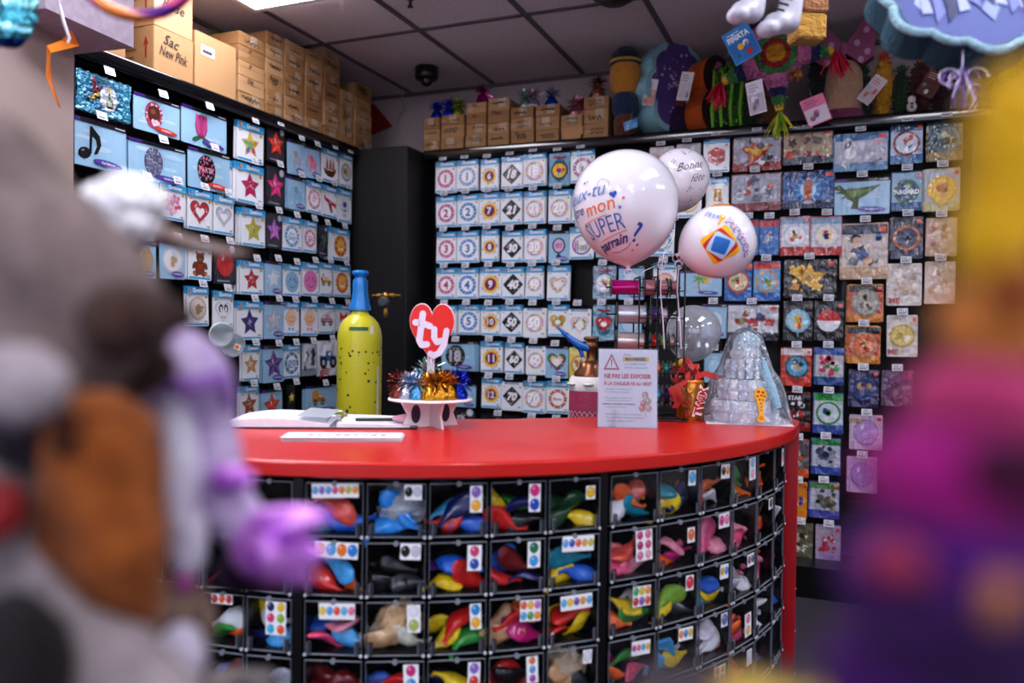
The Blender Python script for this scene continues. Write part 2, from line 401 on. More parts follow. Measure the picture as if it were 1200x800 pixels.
# ------------------------------------------------------------------ printed artwork of the packaged balloons
def cfg(c): return C(c)
def confetti(g, cx, cz, r0, r1, cols, n, lay, s=0.0035):
    for i in range(n):
        a = random.uniform(0, 2*PI); r = random.uniform(r0, r1)
        g.ell(cx+r*math.cos(a), cz+r*math.sin(a), s*random.uniform(.6, 1.3), s*random.uniform(.6, 1.3), random.choice(cols), lay, 6)
def art(g, key, cx, cz, r):
    k, _, a = key.partition(':'); rot = 0
    if k == 'ring':
        n, c1, c2 = a.split(',')
        g.ell(cx, cz, r, r, mixc(c1, 'white', .25), 1, 28); g.ell(cx, cz, r*.93, r*.93, c1, 2, 28)
        for i in range(14):
            t = 2*PI*i/14; g.ell(cx+r*.84*math.cos(t), cz+r*.84*math.sin(t), r*.085, r*.085, ('white', c2)[i % 2], 3, 8)
        g.ell(cx, cz, r*.72, r*.72, mixc(c1, 'white', .72), 4, 28); g.ell(cx, cz, r*.66, r*.66, '#f6f6f8', 5, 28)
        g.text(n, cx, cz, r*.86, mixc(c1, 'black', .1), 6, bold=.03, maxw=r*1.05)
    elif k == 'sun':
        g.star(cx, cz, r, '#f0c024', 1, 16, .84); g.ell(cx, cz, r*.8, r*.8, '#f5d040', 2, 24)
        confetti(g, cx, cz, r*.95, r*1.08, ['red', 'blue', 'green'], 16, 3)
        g.ell(cx, cz, r*.66, r*.66, '#c02a3c', 4, 24); g.ell(cx, cz, r*.56, r*.56, '#6a2466', 5, 24)
        g.text(a, cx, cz, r*.78, 'white', 6, bold=.035, maxw=r*.85)
    elif k == 'diamond':
        g.star(cx, cz, r*1.12, '#1c1618', 1, 4, .74)
        confetti(g, cx, cz, r*.3, r*.8, ['white', 'silver', '#9a8a86'], 40, 2, .0028)
        g.text(a, cx, cz, r*.86, '#f8f8fa', 4, bold=.05, shear=.25, maxw=r*1.25)
    elif k == 'pastel':
        for i in range(36):
            t = 2*PI*i/36; g.ell(cx+r*.84*math.cos(t), cz+r*.84*math.sin(t), r*.17, r*.13, ['#f0b890', '#e8a0b8', '#a8d0a0', '#98c0e0', '#f0d898', '#d8b0d8', '#e88c70'][i*5 % 7], 1+i % 2, 8)
        g.ell(cx, cz, r*.74, r*.74, '#f4f4f6', 3, 24)
        g.text(a, cx+.001, cz-.001, r*.94, '#a84a8c', 4, bold=.06, maxw=r*1.5); g.text(a, cx-.001, cz+.001, r*.94, '#ffffff', 5, bold=.05, maxw=r*1.42)
        confetti(g, cx, cz, r*.1, r*.8, ['#e8884c', '#a868c0', '#68a8d0'], 8, 4, .003)
    elif k == 'star':
        cs = a.split(','); g.star(cx, cz, r*1.08, mixc(cs[0], 'black', .25), 1, 5, .5, .06); g.star(cx, cz, r, cs[0], 2, 5, .5, .06)
        if len(cs) > 2:
            for i in range(5):
                t = PI/2+.06+2*PI*i/5; g.ell(cx+r*.5*math.cos(t), cz+r*.5*math.sin(t), r*.3, r*.16, cs[i % len(cs)], 3, 10, t)
            g.ell(cx, cz, r*.32, r*.32, cs[1], 4, 12)
        elif len(cs) > 1: confetti(g, cx, cz, 0, r*.42, [cs[1], 'white', mixc(cs[0], 'black', .3)], 40, 3, .003)
        else:
            for i in range(5):
                t = PI/2+.06+2*PI*i/5; g.poly([(cx, cz), (cx+r*.9*math.cos(t), cz+r*.9*math.sin(t)), (cx+r*.45*math.cos(t+.63), cz+r*.45*math.sin(t+.63))], mixc(cs[0], 'white', .3), 3)
            g.ell(cx-r*.15, cz+r*.2, r*.1, r*.2, mixc(cs[0], 'white', .75), 4, 10, .4)
    elif k == 'heart':
        cs = a.split(','); g.heart(cx, cz, r*1.05, mixc(cs[0], 'black', .25), 1); g.heart(cx, cz, r*.98, cs[0], 2)
        if len(cs) > 1 and cs[1] == 'open': g.heart(cx, cz-r*.04, r*.5, 'white', 4); confetti(g, cx, cz, r*.55, r*.75, [cs[2], 'white'], 16, 3)
        elif len(cs) > 1:
            g.heart(cx, cz, r*.7, cs[1], 3); confetti(g, cx, cz, r*.5, r*.8, cs[2:] or ['white'], 26, 4, .006)
            if len(cs) > 2: g.ell(cx, cz, r*.36, r*.3, '#f4f0ec', 5, 14)
        g.ell(cx-r*.45, cz+r*.45, r*.08, r*.2, mixc(cs[0], 'white', .8), 5, 8, -.6)
    elif k == 'smile':
        g.ell(cx, cz, r, r, mixc(a, 'black', .2), 1, 26); g.ell(cx, cz, r*.96, r*.96, a, 2, 26)
        for s in (-1, 1): g.ell(cx+s*r*.28, cz+r*.25, r*.07, r*.14, 'charcoal', 3, 10); g.heart(cx+s*r*.58, cz, r*.13, 'magenta', 3)
        g.line([(cx+r*.5*math.cos(t), cz-.05*r+r*.5*math.sin(t)) for t in [PI+PI*.15+i*PI*.07 for i in range(11)]], r*.06, 'charcoal', 3)
    elif k == 'baby':
        g.ell(cx, cz+r*.25, r*.72, r*.78, '#c88c60', 1, 24); g.ell(cx, cz+r*.25, r*.69, r*.75, '#f0c49c', 2, 24)
        for s in (-1, 1): g.ell(cx+s*r*.7, cz+r*.2, r*.14, r*.18, '#e8b088', 1, 10); g.ell(cx+s*r*.24, cz+r*.32, r*.06, r*.09, 'charcoal', 3, 8); g.ell(cx+s*r*.42, cz+r*.05, r*.12, r*.09, '#f09c90', 3, 8)
        g.line([(cx-r*.25, cz), (cx-r*.1, cz-r*.12), (cx+r*.1, cz-r*.12), (cx+r*.25, cz)], r*.06, '#8c3c30', 3)
        g.line([(cx, cz+r), (cx+r*.12, cz+r*1.12), (cx+r*.02, cz+r*1.16)], r*.05, '#a86c3c', 3)
        for s in (-1, 1): g.poly([(cx, cz-r*.78), (cx+s*r*.4, cz-r*.6), (cx+s*r*.4, cz-r*1.0)], a, 3)
    elif k == 'bear':
        c = '#7c4424'; l = '#b07848'
        g.ell(cx, cz-r*.35, r*.55, r*.62, c, 1); g.ell(cx, cz+r*.45, r*.44, r*.4, c, 2)
        for s in (-1, 1):
            g.ell(cx+s*r*.34, cz+r*.8, r*.16, r*.16, c, 1); g.ell(cx+s*r*.34, cz+r*.8, r*.09, r*.09, l, 3)
            g.ell(cx+s*r*.62, cz-r*.2, r*.18, r*.34, c, 1, 14, s*.5); g.ell(cx+s*r*.48, cz-r*.86, r*.32, r*.2, c, 2, 14, s*.3); g.ell(cx+s*r*.6, cz-r*.88, r*.16, r*.13, l, 3)
            g.ell(cx+s*r*.15, cz+r*.55, r*.05, r*.06, 'black', 4, 8)
        g.ell(cx, cz+r*.34, r*.2, r*.15, l, 3); g.ell(cx, cz+r*.4, r*.07, r*.05, 'black', 4, 8); g.heart(cx, cz-r*.3, r*.26, 'red', 3)
    elif k in ('lion', 'tiger'):
        m = '#c85c1c' if k == 'lion' else '#e8842c'
        g.star(cx, cz, r*1.05, m, 1, 14, .86 if k == 'lion' else .95)
        for s in (-1, 1): g.ell(cx+s*r*.55, cz+r*.62, r*.2, r*.2, '#d88838', 2)
        g.ell(cx, cz, r*.7, r*.72, '#f0b050', 3)
        if k == 'tiger':
            for t in range(8):
                q = t*PI/4+.39; g.poly([(cx+r*.95*math.cos(q-.1), cz+r*.95*math.sin(q-.1)), (cx+r*.95*math.cos(q+.1), cz+r*.95*math.sin(q+.1)), (cx+r*.5*math.cos(q), cz+r*.5*math.sin(q))], 'charcoal', 4)
        for s in (-1, 1): g.ell(cx+s*r*.26, cz+r*.2, r*.1, r*.13, 'white', 5, 10); g.ell(cx+s*r*.26, cz+r*.18, r*.06, r*.08, 'black', 6, 8); g.ell(cx+s*r*.18, cz-r*.3, r*.22, r*.18, '#f8e4c0', 5, 12)
        g.ell(cx, cz-r*.14, r*.12, r*.08, '#5a2c18', 6, 8)
    elif k == 'plane':
        g.poly([(cx-r, cz+r*.55), (cx-r*.7, cz+r*.2), (cx+r*.95, cz-r*.3), (cx+r, cz+r*.05), (cx-r*.2, cz+r*.42)], 'red', 1)
        g.poly([(cx-r*.35, cz+r*.2), (cx+r*.2, cz-r*.9), (cx+r*.5, cz-r*.85), (cx+r*.2, cz+r*.1)], '#a81c18', 2)
        g.poly([(cx-r*.95, cz+r*.5), (cx-r*.85, cz+r*.9), (cx-r*.6, cz+r*.45)], 'orange', 2); g.ell(cx+r*.1, cz+r*.15, r*.2, r*.1, 'sky', 3, 10, -.3)
        g.ell(cx+r*1.0, cz-r*.12, r*.06, r*.4, 'charcoal', 3, 8)
    elif k == 'ship':
        g.poly([(cx-r, cz-r*.1), (cx-r*.8, cz-r*.6), (cx-r*.3, cz-r*.85), (cx+r*.4, cz-r*.85), (cx+r*.8, cz-r*.4), (cx+r, cz+.1*r), (cx+r*.5, cz-r*.25), (cx-r*.5, cz-r*.3)], '#5c3420', 1)
        for i, s in enumerate((-.5, 0, .45)): g.poly([(cx+s*r-r*.15, cz-r*.2), (cx+s*r+r*.25, cz-r*.15), (cx+s*r+r*.12, cz+r*(.6+.2*(i == 1))), (cx+s*r-r*.05, cz+r*.7)], '#b86c34', 2); g.line([(cx+s*r, cz-r*.3), (cx+s*r, cz+r*.95)], r*.06, '#3c2010', 3)
    elif k == 'astro':
        g.ell(cx, cz+r*.35, r*.5, r*.52, 'silver', 1); g.ell(cx, cz+r*.35, r*.44, r*.46, 'white', 2); g.ell(cx, cz+r*.32, r*.34, r*.3, '#1c4c9c', 3); g.ell(cx-r*.1, cz+r*.42, r*.1, r*.06, 'cyan', 4, 8)
        g.ell(cx, cz-r*.35, r*.3, r*.36, '#d8dce4', 1); g.rect(cx-r*.14, cz-r*.4, cx+r*.14, cz-r*.2, 'blue', 3)
        for s in (-1, 1): g.ell(cx+s*r*.45, cz-r*.25, r*.2, r*.1, 'silver', 1, 10, s*.6); g.ell(cx+s*r*.17, cz-r*.8, r*.12, r*.22, 'silver', 1); g.star(cx+s*r*.8, cz+r*.1, r*.12, 'orange', 1)
    elif k in ('truck', 'fire', 'monster', 'digger', 'car'):
        c = {'truck': '#c88418', 'fire': '#c42818', 'monster': '#4c70a8', 'digger': '#e0a020', 'car': '#2c3a30'}[k]
        g.poly([(cx-r, cz-r*.2), (cx+r, cz-r*.2), (cx+r, cz+r*.12), (cx+r*.55, cz+r*.16), (cx+r*.4, cz+r*.5), (cx-r*.15, cz+r*.5), (cx-r*.25, cz+r*.15), (cx-r, cz+r*.2)], c, 1)
        g.poly([(cx-r*.05, cz+r*.18), (cx+r*.42, cz+r*.18), (cx+r*.32, cz+r*.42), (cx, cz+r*.42)], '#c8dce8', 2)
        if k == 'truck': g.poly([(cx-r, cz+r*.25), (cx-r*.2, cz+r*.25), (cx-r*.1, cz+r*.9), (cx-r*1.05, cz+r*.8)], '#d89820', 2)
        if k == 'fire': g.poly([(cx-r, cz+r*.3), (cx-r*.95, cz+r*.2), (cx+r*.8, cz+r*.85), (cx+r*.75, cz+r*.97)], 'silver', 2); g.rect(cx-r*.9, cz-r*.05, cx+r*.9, cz+r*.03, 'white', 3)
        if k == 'digger': g.line([(cx-r*.3, cz+r*.3), (cx-r*.6, cz+r*.95), (cx-r*.95, cz+r*.3)], r*.16, '#d88c18', 2); g.poly([(cx-r*1.1, cz+r*.4), (cx-r*.7, cz+r*.35), (cx-r*.75, cz), (cx-r*1.05, cz+r*.05)], 'charcoal', 3)
        for s in (-1, 1):
            q = .42 if k == 'monster' else .28; g.ell(cx+s*r*.58, cz-r*.3, r*q, r*q, 'black', 3, 16); g.ell(cx+s*r*.58, cz-r*.3, r*q*.5, r*q*.5, 'silver', 4, 10)
        if k == 'monster':
            for i in range(3): g.line([(cx-r+.9*r*t/6, cz-r*(1.05+.18*i)+r*.35*math.sin(t/6*PI/1.5)) for t in range(8)], r*.09, 'red', 2)
    elif k == 'fox':
        g.poly([(cx-r*.7, cz+r*.9), (cx-r*.1, cz+r*.4), (cx+r*.1, cz+r*.4), (cx+r*.7, cz+r*.9), (cx+r*.75, cz-r*.1), (cx, cz-r*.9), (cx-r*.75, cz-r*.1)], '#c83420', 1)
        g.poly([(cx-r*.6, cz-r*.1), (cx, cz+r*.1), (cx+r*.6, cz-r*.1), (cx, cz-r*.8)], 'white', 2); g.ell(cx, cz-r*.7, r*.1, r*.1, 'black', 3, 8)
    elif k == 'elephant':
        g.ell(cx+r*.1, cz-r*.1, r*.62, r*.5, a, 1); g.ell(cx-r*.4, cz+r*.3, r*.4, r*.4, mixc(a, 'white', .2), 2); g.ell(cx-r*.1, cz+r*.3, r*.24, r*.32, mixc(a, 'black', .15), 3)
        g.line([(cx-r*.7, cz+r*.2), (cx-r*.9, cz-r*.2), (cx-r*.75, cz-r*.5)], r*.16, a, 2); g.ell(cx-r*.5, cz+r*.4, r*.05, r*.06, 'black', 4, 8)
        for s in (-.3, .45): g.rect(cx+s*r-r*.13, cz-r*.95, cx+s*r+r*.13, cz-r*.4, a, 1)
    elif k == 'note':
        g.ell(cx-r*.5, cz-r*.62, r*.42, r*.32, '#1c1c24', 1, 18, .3)
        g.poly([(cx-r*.2, cz-r*.6), (cx-r*.05, cz-r*.6), (cx+r*.02, cz+r*.95), (cx-r*.15, cz+r*.95)], '#15151c', 2)
        g.poly([(cx-.02*r, cz+r*.95), (cx+r*.5, cz+r*.5), (cx+r*.6, cz+r*.0), (cx+r*.35, cz-r*.55), (cx+r*.1, cz-r*.6), (cx+r*.32, cz-r*.1), (cx+r*.25, cz+r*.2), (cx, cz+r*.4)], '#1c1c24', 1)
        g.ell(cx-r*.62, cz-r*.5, r*.1, r*.06, '#8890a0', 3, 8, .4)
    elif k == 'disco':
        g.ell(cx, cz, r*.8, r, '#4c4c68', 1, 28)
        for i in range(-6, 7):
            for j in range(-6, 7):
                x, z = i*.128*r, j*.15*r
                if (x/.78/r)**2+(z/.96/r)**2 < .92: g.rect(cx+x-.052*r, cz+z-.062*r, cx+x+.052*r, cz+z+.062*r, mixc('#b8bcd0', '#585c7c', random.random()), 2)
    elif k == 'party':
        g.ell(cx, cz, r*.85, r, '#1c1014', 1, 28)
        for i in range(60):
            t = random.uniform(0, 2*PI); q = random.uniform(.4, .95)
            g.ell(cx+r*.83*q*math.cos(t), cz+r*q*math.sin(t), .0035, .005, ['#e888b0', '#c0c0c8', '#e85c98'][i % 3], 2, 6)
        g.text('PARTY', cx, cz-r*.02, r*.36, '#f0a0b8', 4, bold=.02, maxw=r*1.4)
    elif k == 'donut':
        g.ell(cx, cz, r*.85, r, '#a84c68', 1, 28); g.ell(cx, cz+r*.08, r*.6, r*.66, '#5c3028', 2, 20)
        confetti(g, cx, cz, r*.66, r*.82, ['white', '#f0c8d4'], 26, 3, .004); g.ell(cx-r*.1, cz+r*.25, r*.25, r*.2, '#8c5448', 3, 12); g.heart(cx+r*.05, cz-r*.6, r*.35, '#f0d8dc', 4)
        g.text('I love', cx-r*.05, cz-r*.5, r*.18, 'magenta', 6, shear=.2)
    elif k == 'tulip':
        g.ell(cx, cz+r*.1, r*.6, r*.85, '#7c2458', 1, 22)
        for s in (-.35, 0, .35): g.ell(cx+s*r, cz+r*.2, r*.2, r*.78, mixc('#b0407c', '#d878a0', abs(s)), 2, 16, -s*.4)
        for s in (-1, 1): g.ell(cx+s*r*.5, cz-r*.85, r*.42, r*.15, '#2c6838', 3, 12, -s*.4)
    elif k == 'champ':
        g.ell(cx+r*.35, cz, r*.8, r*1.0, '#b0b8c4', 1, 26); g.ell(cx+r*.35, cz, r*.72, r*.9, '#ccd4dc', 2, 26)
        g.poly([(cx+r*.2, cz-r*.75), (cx+r*.75, cz-r*.75), (cx+r*.72, cz-r*.1), (cx+r*.52, cz+r*.1), (cx+r*.5, cz+r*.5), (cx+r*.36, cz+r*.5), (cx+r*.34, cz+r*.1), (cx+r*.18, cz-r*.1)], '#1c4428', 3)
        g.rect(cx+r*.26, cz-r*.55, cx+r*.66, cz-r*.2, '#e8e4d0', 4); g.ell(cx+r*.43, cz+r*.62, r*.12, r*.16, 'gold', 4)
        for i in range(4): g.line([(cx-r*1.5+i*.2*r, cz-r*.6+i*.15*r), (cx-r*.7+i*.1*r, cz+r*.5-i*.2*r)], r*.16, ['black', 'gold', '#e8c83c', 'black'][i], 2)
        confetti(g, cx-r*.9, cz+r*.7, 0, r*.5, ['#8c1c34', '#c02c44'], 16, 3, .007)
    elif k == 'dino':
        g.poly([(cx-r*1.7, cz+r*.75), (cx-r*1.25, cz+r*.9), (cx-r*.9, cz+r*.55), (cx+r*.2, cz+r*.62), (cx+r*1.6, cz+r*.85), (cx+r*.7, cz+r*.15), (cx+r*.1, cz-r*.2), (cx+r*.05, cz-r*.95), (cx-r*.45, cz-r*.95), (cx-r*.3, cz-r*.4), (cx-r*.75, cz-r*.15), (cx-r*.95, cz+r*.2), (cx-r*1.6, cz+r*.3), (cx-r*1.15, cz+r*.45), (cx-r*1.65, cz+r*.55)], '#3c5c2c', 1)
        g.poly([(cx-r*.8, cz+r*.45), (cx+r*.2, cz+r*.5), (cx+r*.9, cz+r*.5), (cx+r*.1, cz+r*.1), (cx-r*.4, cz-r*.1)], '#6c8c3c', 2)
        g.poly([(cx-r*1.3, cz+r*.42), (cx-r*1.2, cz+r*.5), (cx-r*1.5, cz+r*.55)], 'red', 3); g.line([(cx-r*.85, cz), (cx-r*1.1, cz-r*.15)], r*.1, '#3c5c2c', 1); g.ell(cx-r*1.3, cz+r*.72, r*.05, r*.05, 'yellow', 3, 8)
        for i in range(9): x = cx-r*.7+i*r*.22; g.poly([(x, cz+r*.58), (x+r*.12, cz+r*.58), (x+r*.08, cz+r*.74)], '#2c4820', 2)
    elif k == 'ball2':
        c1, c2 = a.split(','); g.ell(cx, cz, r, r, '#2c2c30', 1, 28); p = [(cx+r*.95*math.cos(t), cz+r*.95*math.sin(t)) for t in [i*PI/14 for i in range(15)]]
        g.poly(p, c1, 2); g.poly([(x, 2*cz-z) for x, z in p], c2, 2); g.ell(cx-r*.3, cz+r*.5, r*.25, r*.14, mixc(c1, 'white', .4), 3, 12, .5)
    elif k == 'badge':
        cs = a.split(','); g.ell(cx, cz, r, r, cs[0], 1, 26); g.ell(cx, cz, r*.82, r*.82, cs[1], 2, 26)
        for i in range(9):
            t = random.uniform(0, 6.28); q = random.uniform(0, .5)*r; g.ell(cx+q*math.cos(t), cz+q*math.sin(t), r*random.uniform(.1, .3), r*random.uniform(.1, .25), cs[2+i % (len(cs)-2)], 3+i % 3, 10, t)
        g.line([(cx, cz-r), (cx+r*.05, cz-r*1.4)], r*.08, cs[0], 1)
    elif k == 'mirror':
        g.ell(cx, cz+r*.15, r*.75, r*.85, '#24182c', 1, 26); g.ell(cx, cz+r*.15, r*.6, r*.7, '#c8b8d8', 2, 24); g.text('80', cx, cz+r*.15, r*.55, '#e05c88', 4, bold=.03)
        g.poly([(cx-r*.08, cz-r*.7), (cx+r*.08, cz-r*.7), (cx+r*.35, cz-r*1.15), (cx-r*.35, cz-r*1.15)], '#3c1c4c', 2)
    elif k == 'candles':
        g.ell(cx, cz, r, r, '#5c4090', 1, 26); g.ell(cx, cz, r*.86, r*.86, '#e4e0ec', 2, 26)
        for i in range(7): x = cx+(i-3)*r*.22; g.rect(x-r*.07, cz-r*.6, x+r*.07, cz+r*.2, ['#c04888', '#48a0c0', '#e0b030', '#70b048'][i % 4], 3); g.ell(x, cz+r*.32, r*.06, r*.12, 'orange', 3, 8)
        g.rect(cx-r*.25, cz-r*.05, cx+r*.45, cz+r*.4, '#f0f4f8', 5)
    elif k == 'ringpic':
        cs = a.split(','); g.ell(cx, cz, r, r, cs[0], 1, 26)
        for i in range(16): t = 2*PI*i/16; g.ell(cx+r*.85*math.cos(t), cz+r*.85*math.sin(t), r*.1, r*.1, (cs[1], 'white')[i % 2], 2, 8)
        g.ell(cx, cz, r*.7, r*.7, '#f2f4f8', 3, 24)
        if len(cs) > 2:
            L = cs[2].split('/')
            for i, t in enumerate(L): g.text(t, cx, cz+(len(L)-1)*r*.22-i*r*.44, r*(.5 if len(t) < 5 else .3), cs[0], 5, bold=.02, maxw=r*1.15)
        else: confetti(g, cx, cz, 0, r*.5, [cs[0], cs[1]], 22, 5, .004)
    elif k == 'girl18':
        g.ell(cx, cz, r, r, '#141416', 1, 26); confetti(g, cx, cz, r*.4, r*.95, ['white', 'silver'], 70, 2, .0026); g.text('18', cx, cz, r*1.0, '#c8c8d0', 4, bold=.05)
    elif k == 'card':
        g.rect(cx-r*.62, cz-r*.95, cx+r*.62, cz+r*.95, '#f4f2ee', 1); g.rect(cx-r*.45, cz-r*.75, cx+r*.45, cz+r*.75, '#d8b048', 2)
        for i in range(10): g.poly([(cx+(-1)**i*r*.45, cz-r*.7+i*r*.14), (cx+(-1)**i*r*.1, cz-r*.78+i*r*.15), (cx+(-1)**i*r*.2, cz-r*.5+i*r*.14)], ['#24305c', '#c02828', '#181818'][i % 3], 3)
        for s in (-1, 1): g.ell(cx+s*r*.08, cz+s*r*.45, r*.18, r*.2, '#ecd0b0', 4, 12); g.text('K', cx-s*r*.52, cz+s*r*.8, r*.24, 'red', 4, bold=.02); g.heart(cx-s*r*.52, cz+s*r*.55, r*.09, 'red', 4)
    elif k == 'die':
        g.poly([(cx-r*.85, cz+r*.45), (cx, cz+r*.9), (cx+r*.85, cz+r*.5), (cx+r*.1, cz+r*.1)], '#d84038', 1); g.poly([(cx-r*.85, cz+r*.45), (cx+r*.1, cz+r*.1), (cx+r*.05, cz-r*.95), (cx-r*.8, cz-r*.5)], '#b8201c', 1); g.poly([(cx+r*.1, cz+r*.1), (cx+r*.85, cz+r*.5), (cx+r*.82, cz-r*.45), (cx+r*.05, cz-r*.95)], '#98141a', 1)
        for x, z in ((-.6, .15), (-.6, -.3), (-.35, -.1), (-.12, -.2), (-.12, -.65), (.48, -.1)): g.ell(cx+x*r, cz+z*r, r*.1, r*.12, 'white', 2, 10)
        for x in (.2, 0, -.1): g.ell(cx+x*r, cz+r*(.65-.2*abs(x)-.1*(x == 0)), r*.11, r*.06, 'white', 2, 10)
    elif k == 'palm':
        g.line([(cx+r*.3, cz-r), (cx+r*.1, cz-r*.2), (cx+r*.2, cz+r*.4)], r*.14, '#c87c4c', 1)
        for t in range(7): q = t*.9; g.ell(cx+r*.2+r*.35*math.cos(q), cz+r*.5+r*.25*math.sin(q), r*.42, r*.1, '#7cb048', 2, 12, q)
        g.ell(cx+r*.9, cz+r*.5, r*.4, r*.5, '#d8b84c', 1)
    elif k == 'penguin':
        g.heart(cx, cz, r, '#9ca0a8', 1); g.heart(cx, cz, r*.93, '#eceef2', 2)
        for s in (-1, 1): g.ell(cx+s*r*.32, cz+r*.3, r*.24, r*.36, '#181c24', 3, 14, s*.2); g.ell(cx+s*r*.3, cz+r*.22, r*.13, r*.24, 'white', 4, 12)
        g.text('love', cx, cz-r*.42, r*.22, 'charcoal', 4)
    elif k == 'flowers':
        for i in range(18):
            t = i*2.4; q = r*.9*math.sqrt(i/18); g.ell(cx+q*math.cos(t), cz+q*math.sin(t), r*.2, r*.2, ['#e88ca8', '#d85c80', '#f0c0cc', '#c8a0c8'][i % 4], 1+i % 2, 10)
    elif k == 'oval':
        g.ell(cx, cz, r*.9, r, mixc(a, 'black', .3), 1, 24); g.ell(cx, cz, r*.84, r*.94, a, 2, 24); g.ell(cx-r*.25, cz+r*.4, r*.12, r*.25, mixc(a, 'white', .7), 3, 10, -.3)
    elif k == 'mix':                                        # busy licensed print reduced to shapes and colours
        ps = a.split(',')
        for i in range(16):
            x, z = cx+random.uniform(-.95, .95)*r*g.asp, cz+random.uniform(-.85, .85)*r; q = r*random.uniform(.12, .4); c = ps[i % len(ps)]
            if i % 3 == 0: g.ell(x, z, q, q*random.uniform(.5, 1), c, 1+i % 4, 12, random.uniform(0, 3))
            elif i % 3 == 1: g.star(x, z, q, c, 1+i % 4, random.choice((3, 4, 5, 7)), .5, random.uniform(0, 3))
            else: g.poly([(x-q, z-q*.4), (x+q*.6, z-q*.7), (x+q, z+q*.5), (x-q*.3, z+q*.8)], c, 1+i % 4)
    elif k == 'burst':
        cs = a.split(','); g.star(cx, cz, r*1.0, cs[0], 1, 12, .5); g.ell(cx, cz, r*.5, r*.5, cs[1], 2)
        g.poly([(cx-r*.2, cz-r*.8), (cx+r*.2, cz-r*.8), (cx+r*.25, cz+r*.2), (cx+r*.4, cz+r*.5), (cx-r*.35, cz+r*.45)], cs[2], 3); g.ell(cx, cz+r*.62, r*.16, r*.2, cs[2], 3); g.ell(cx, cz-r*.85, r*.35, r*.12, 'silver', 4)
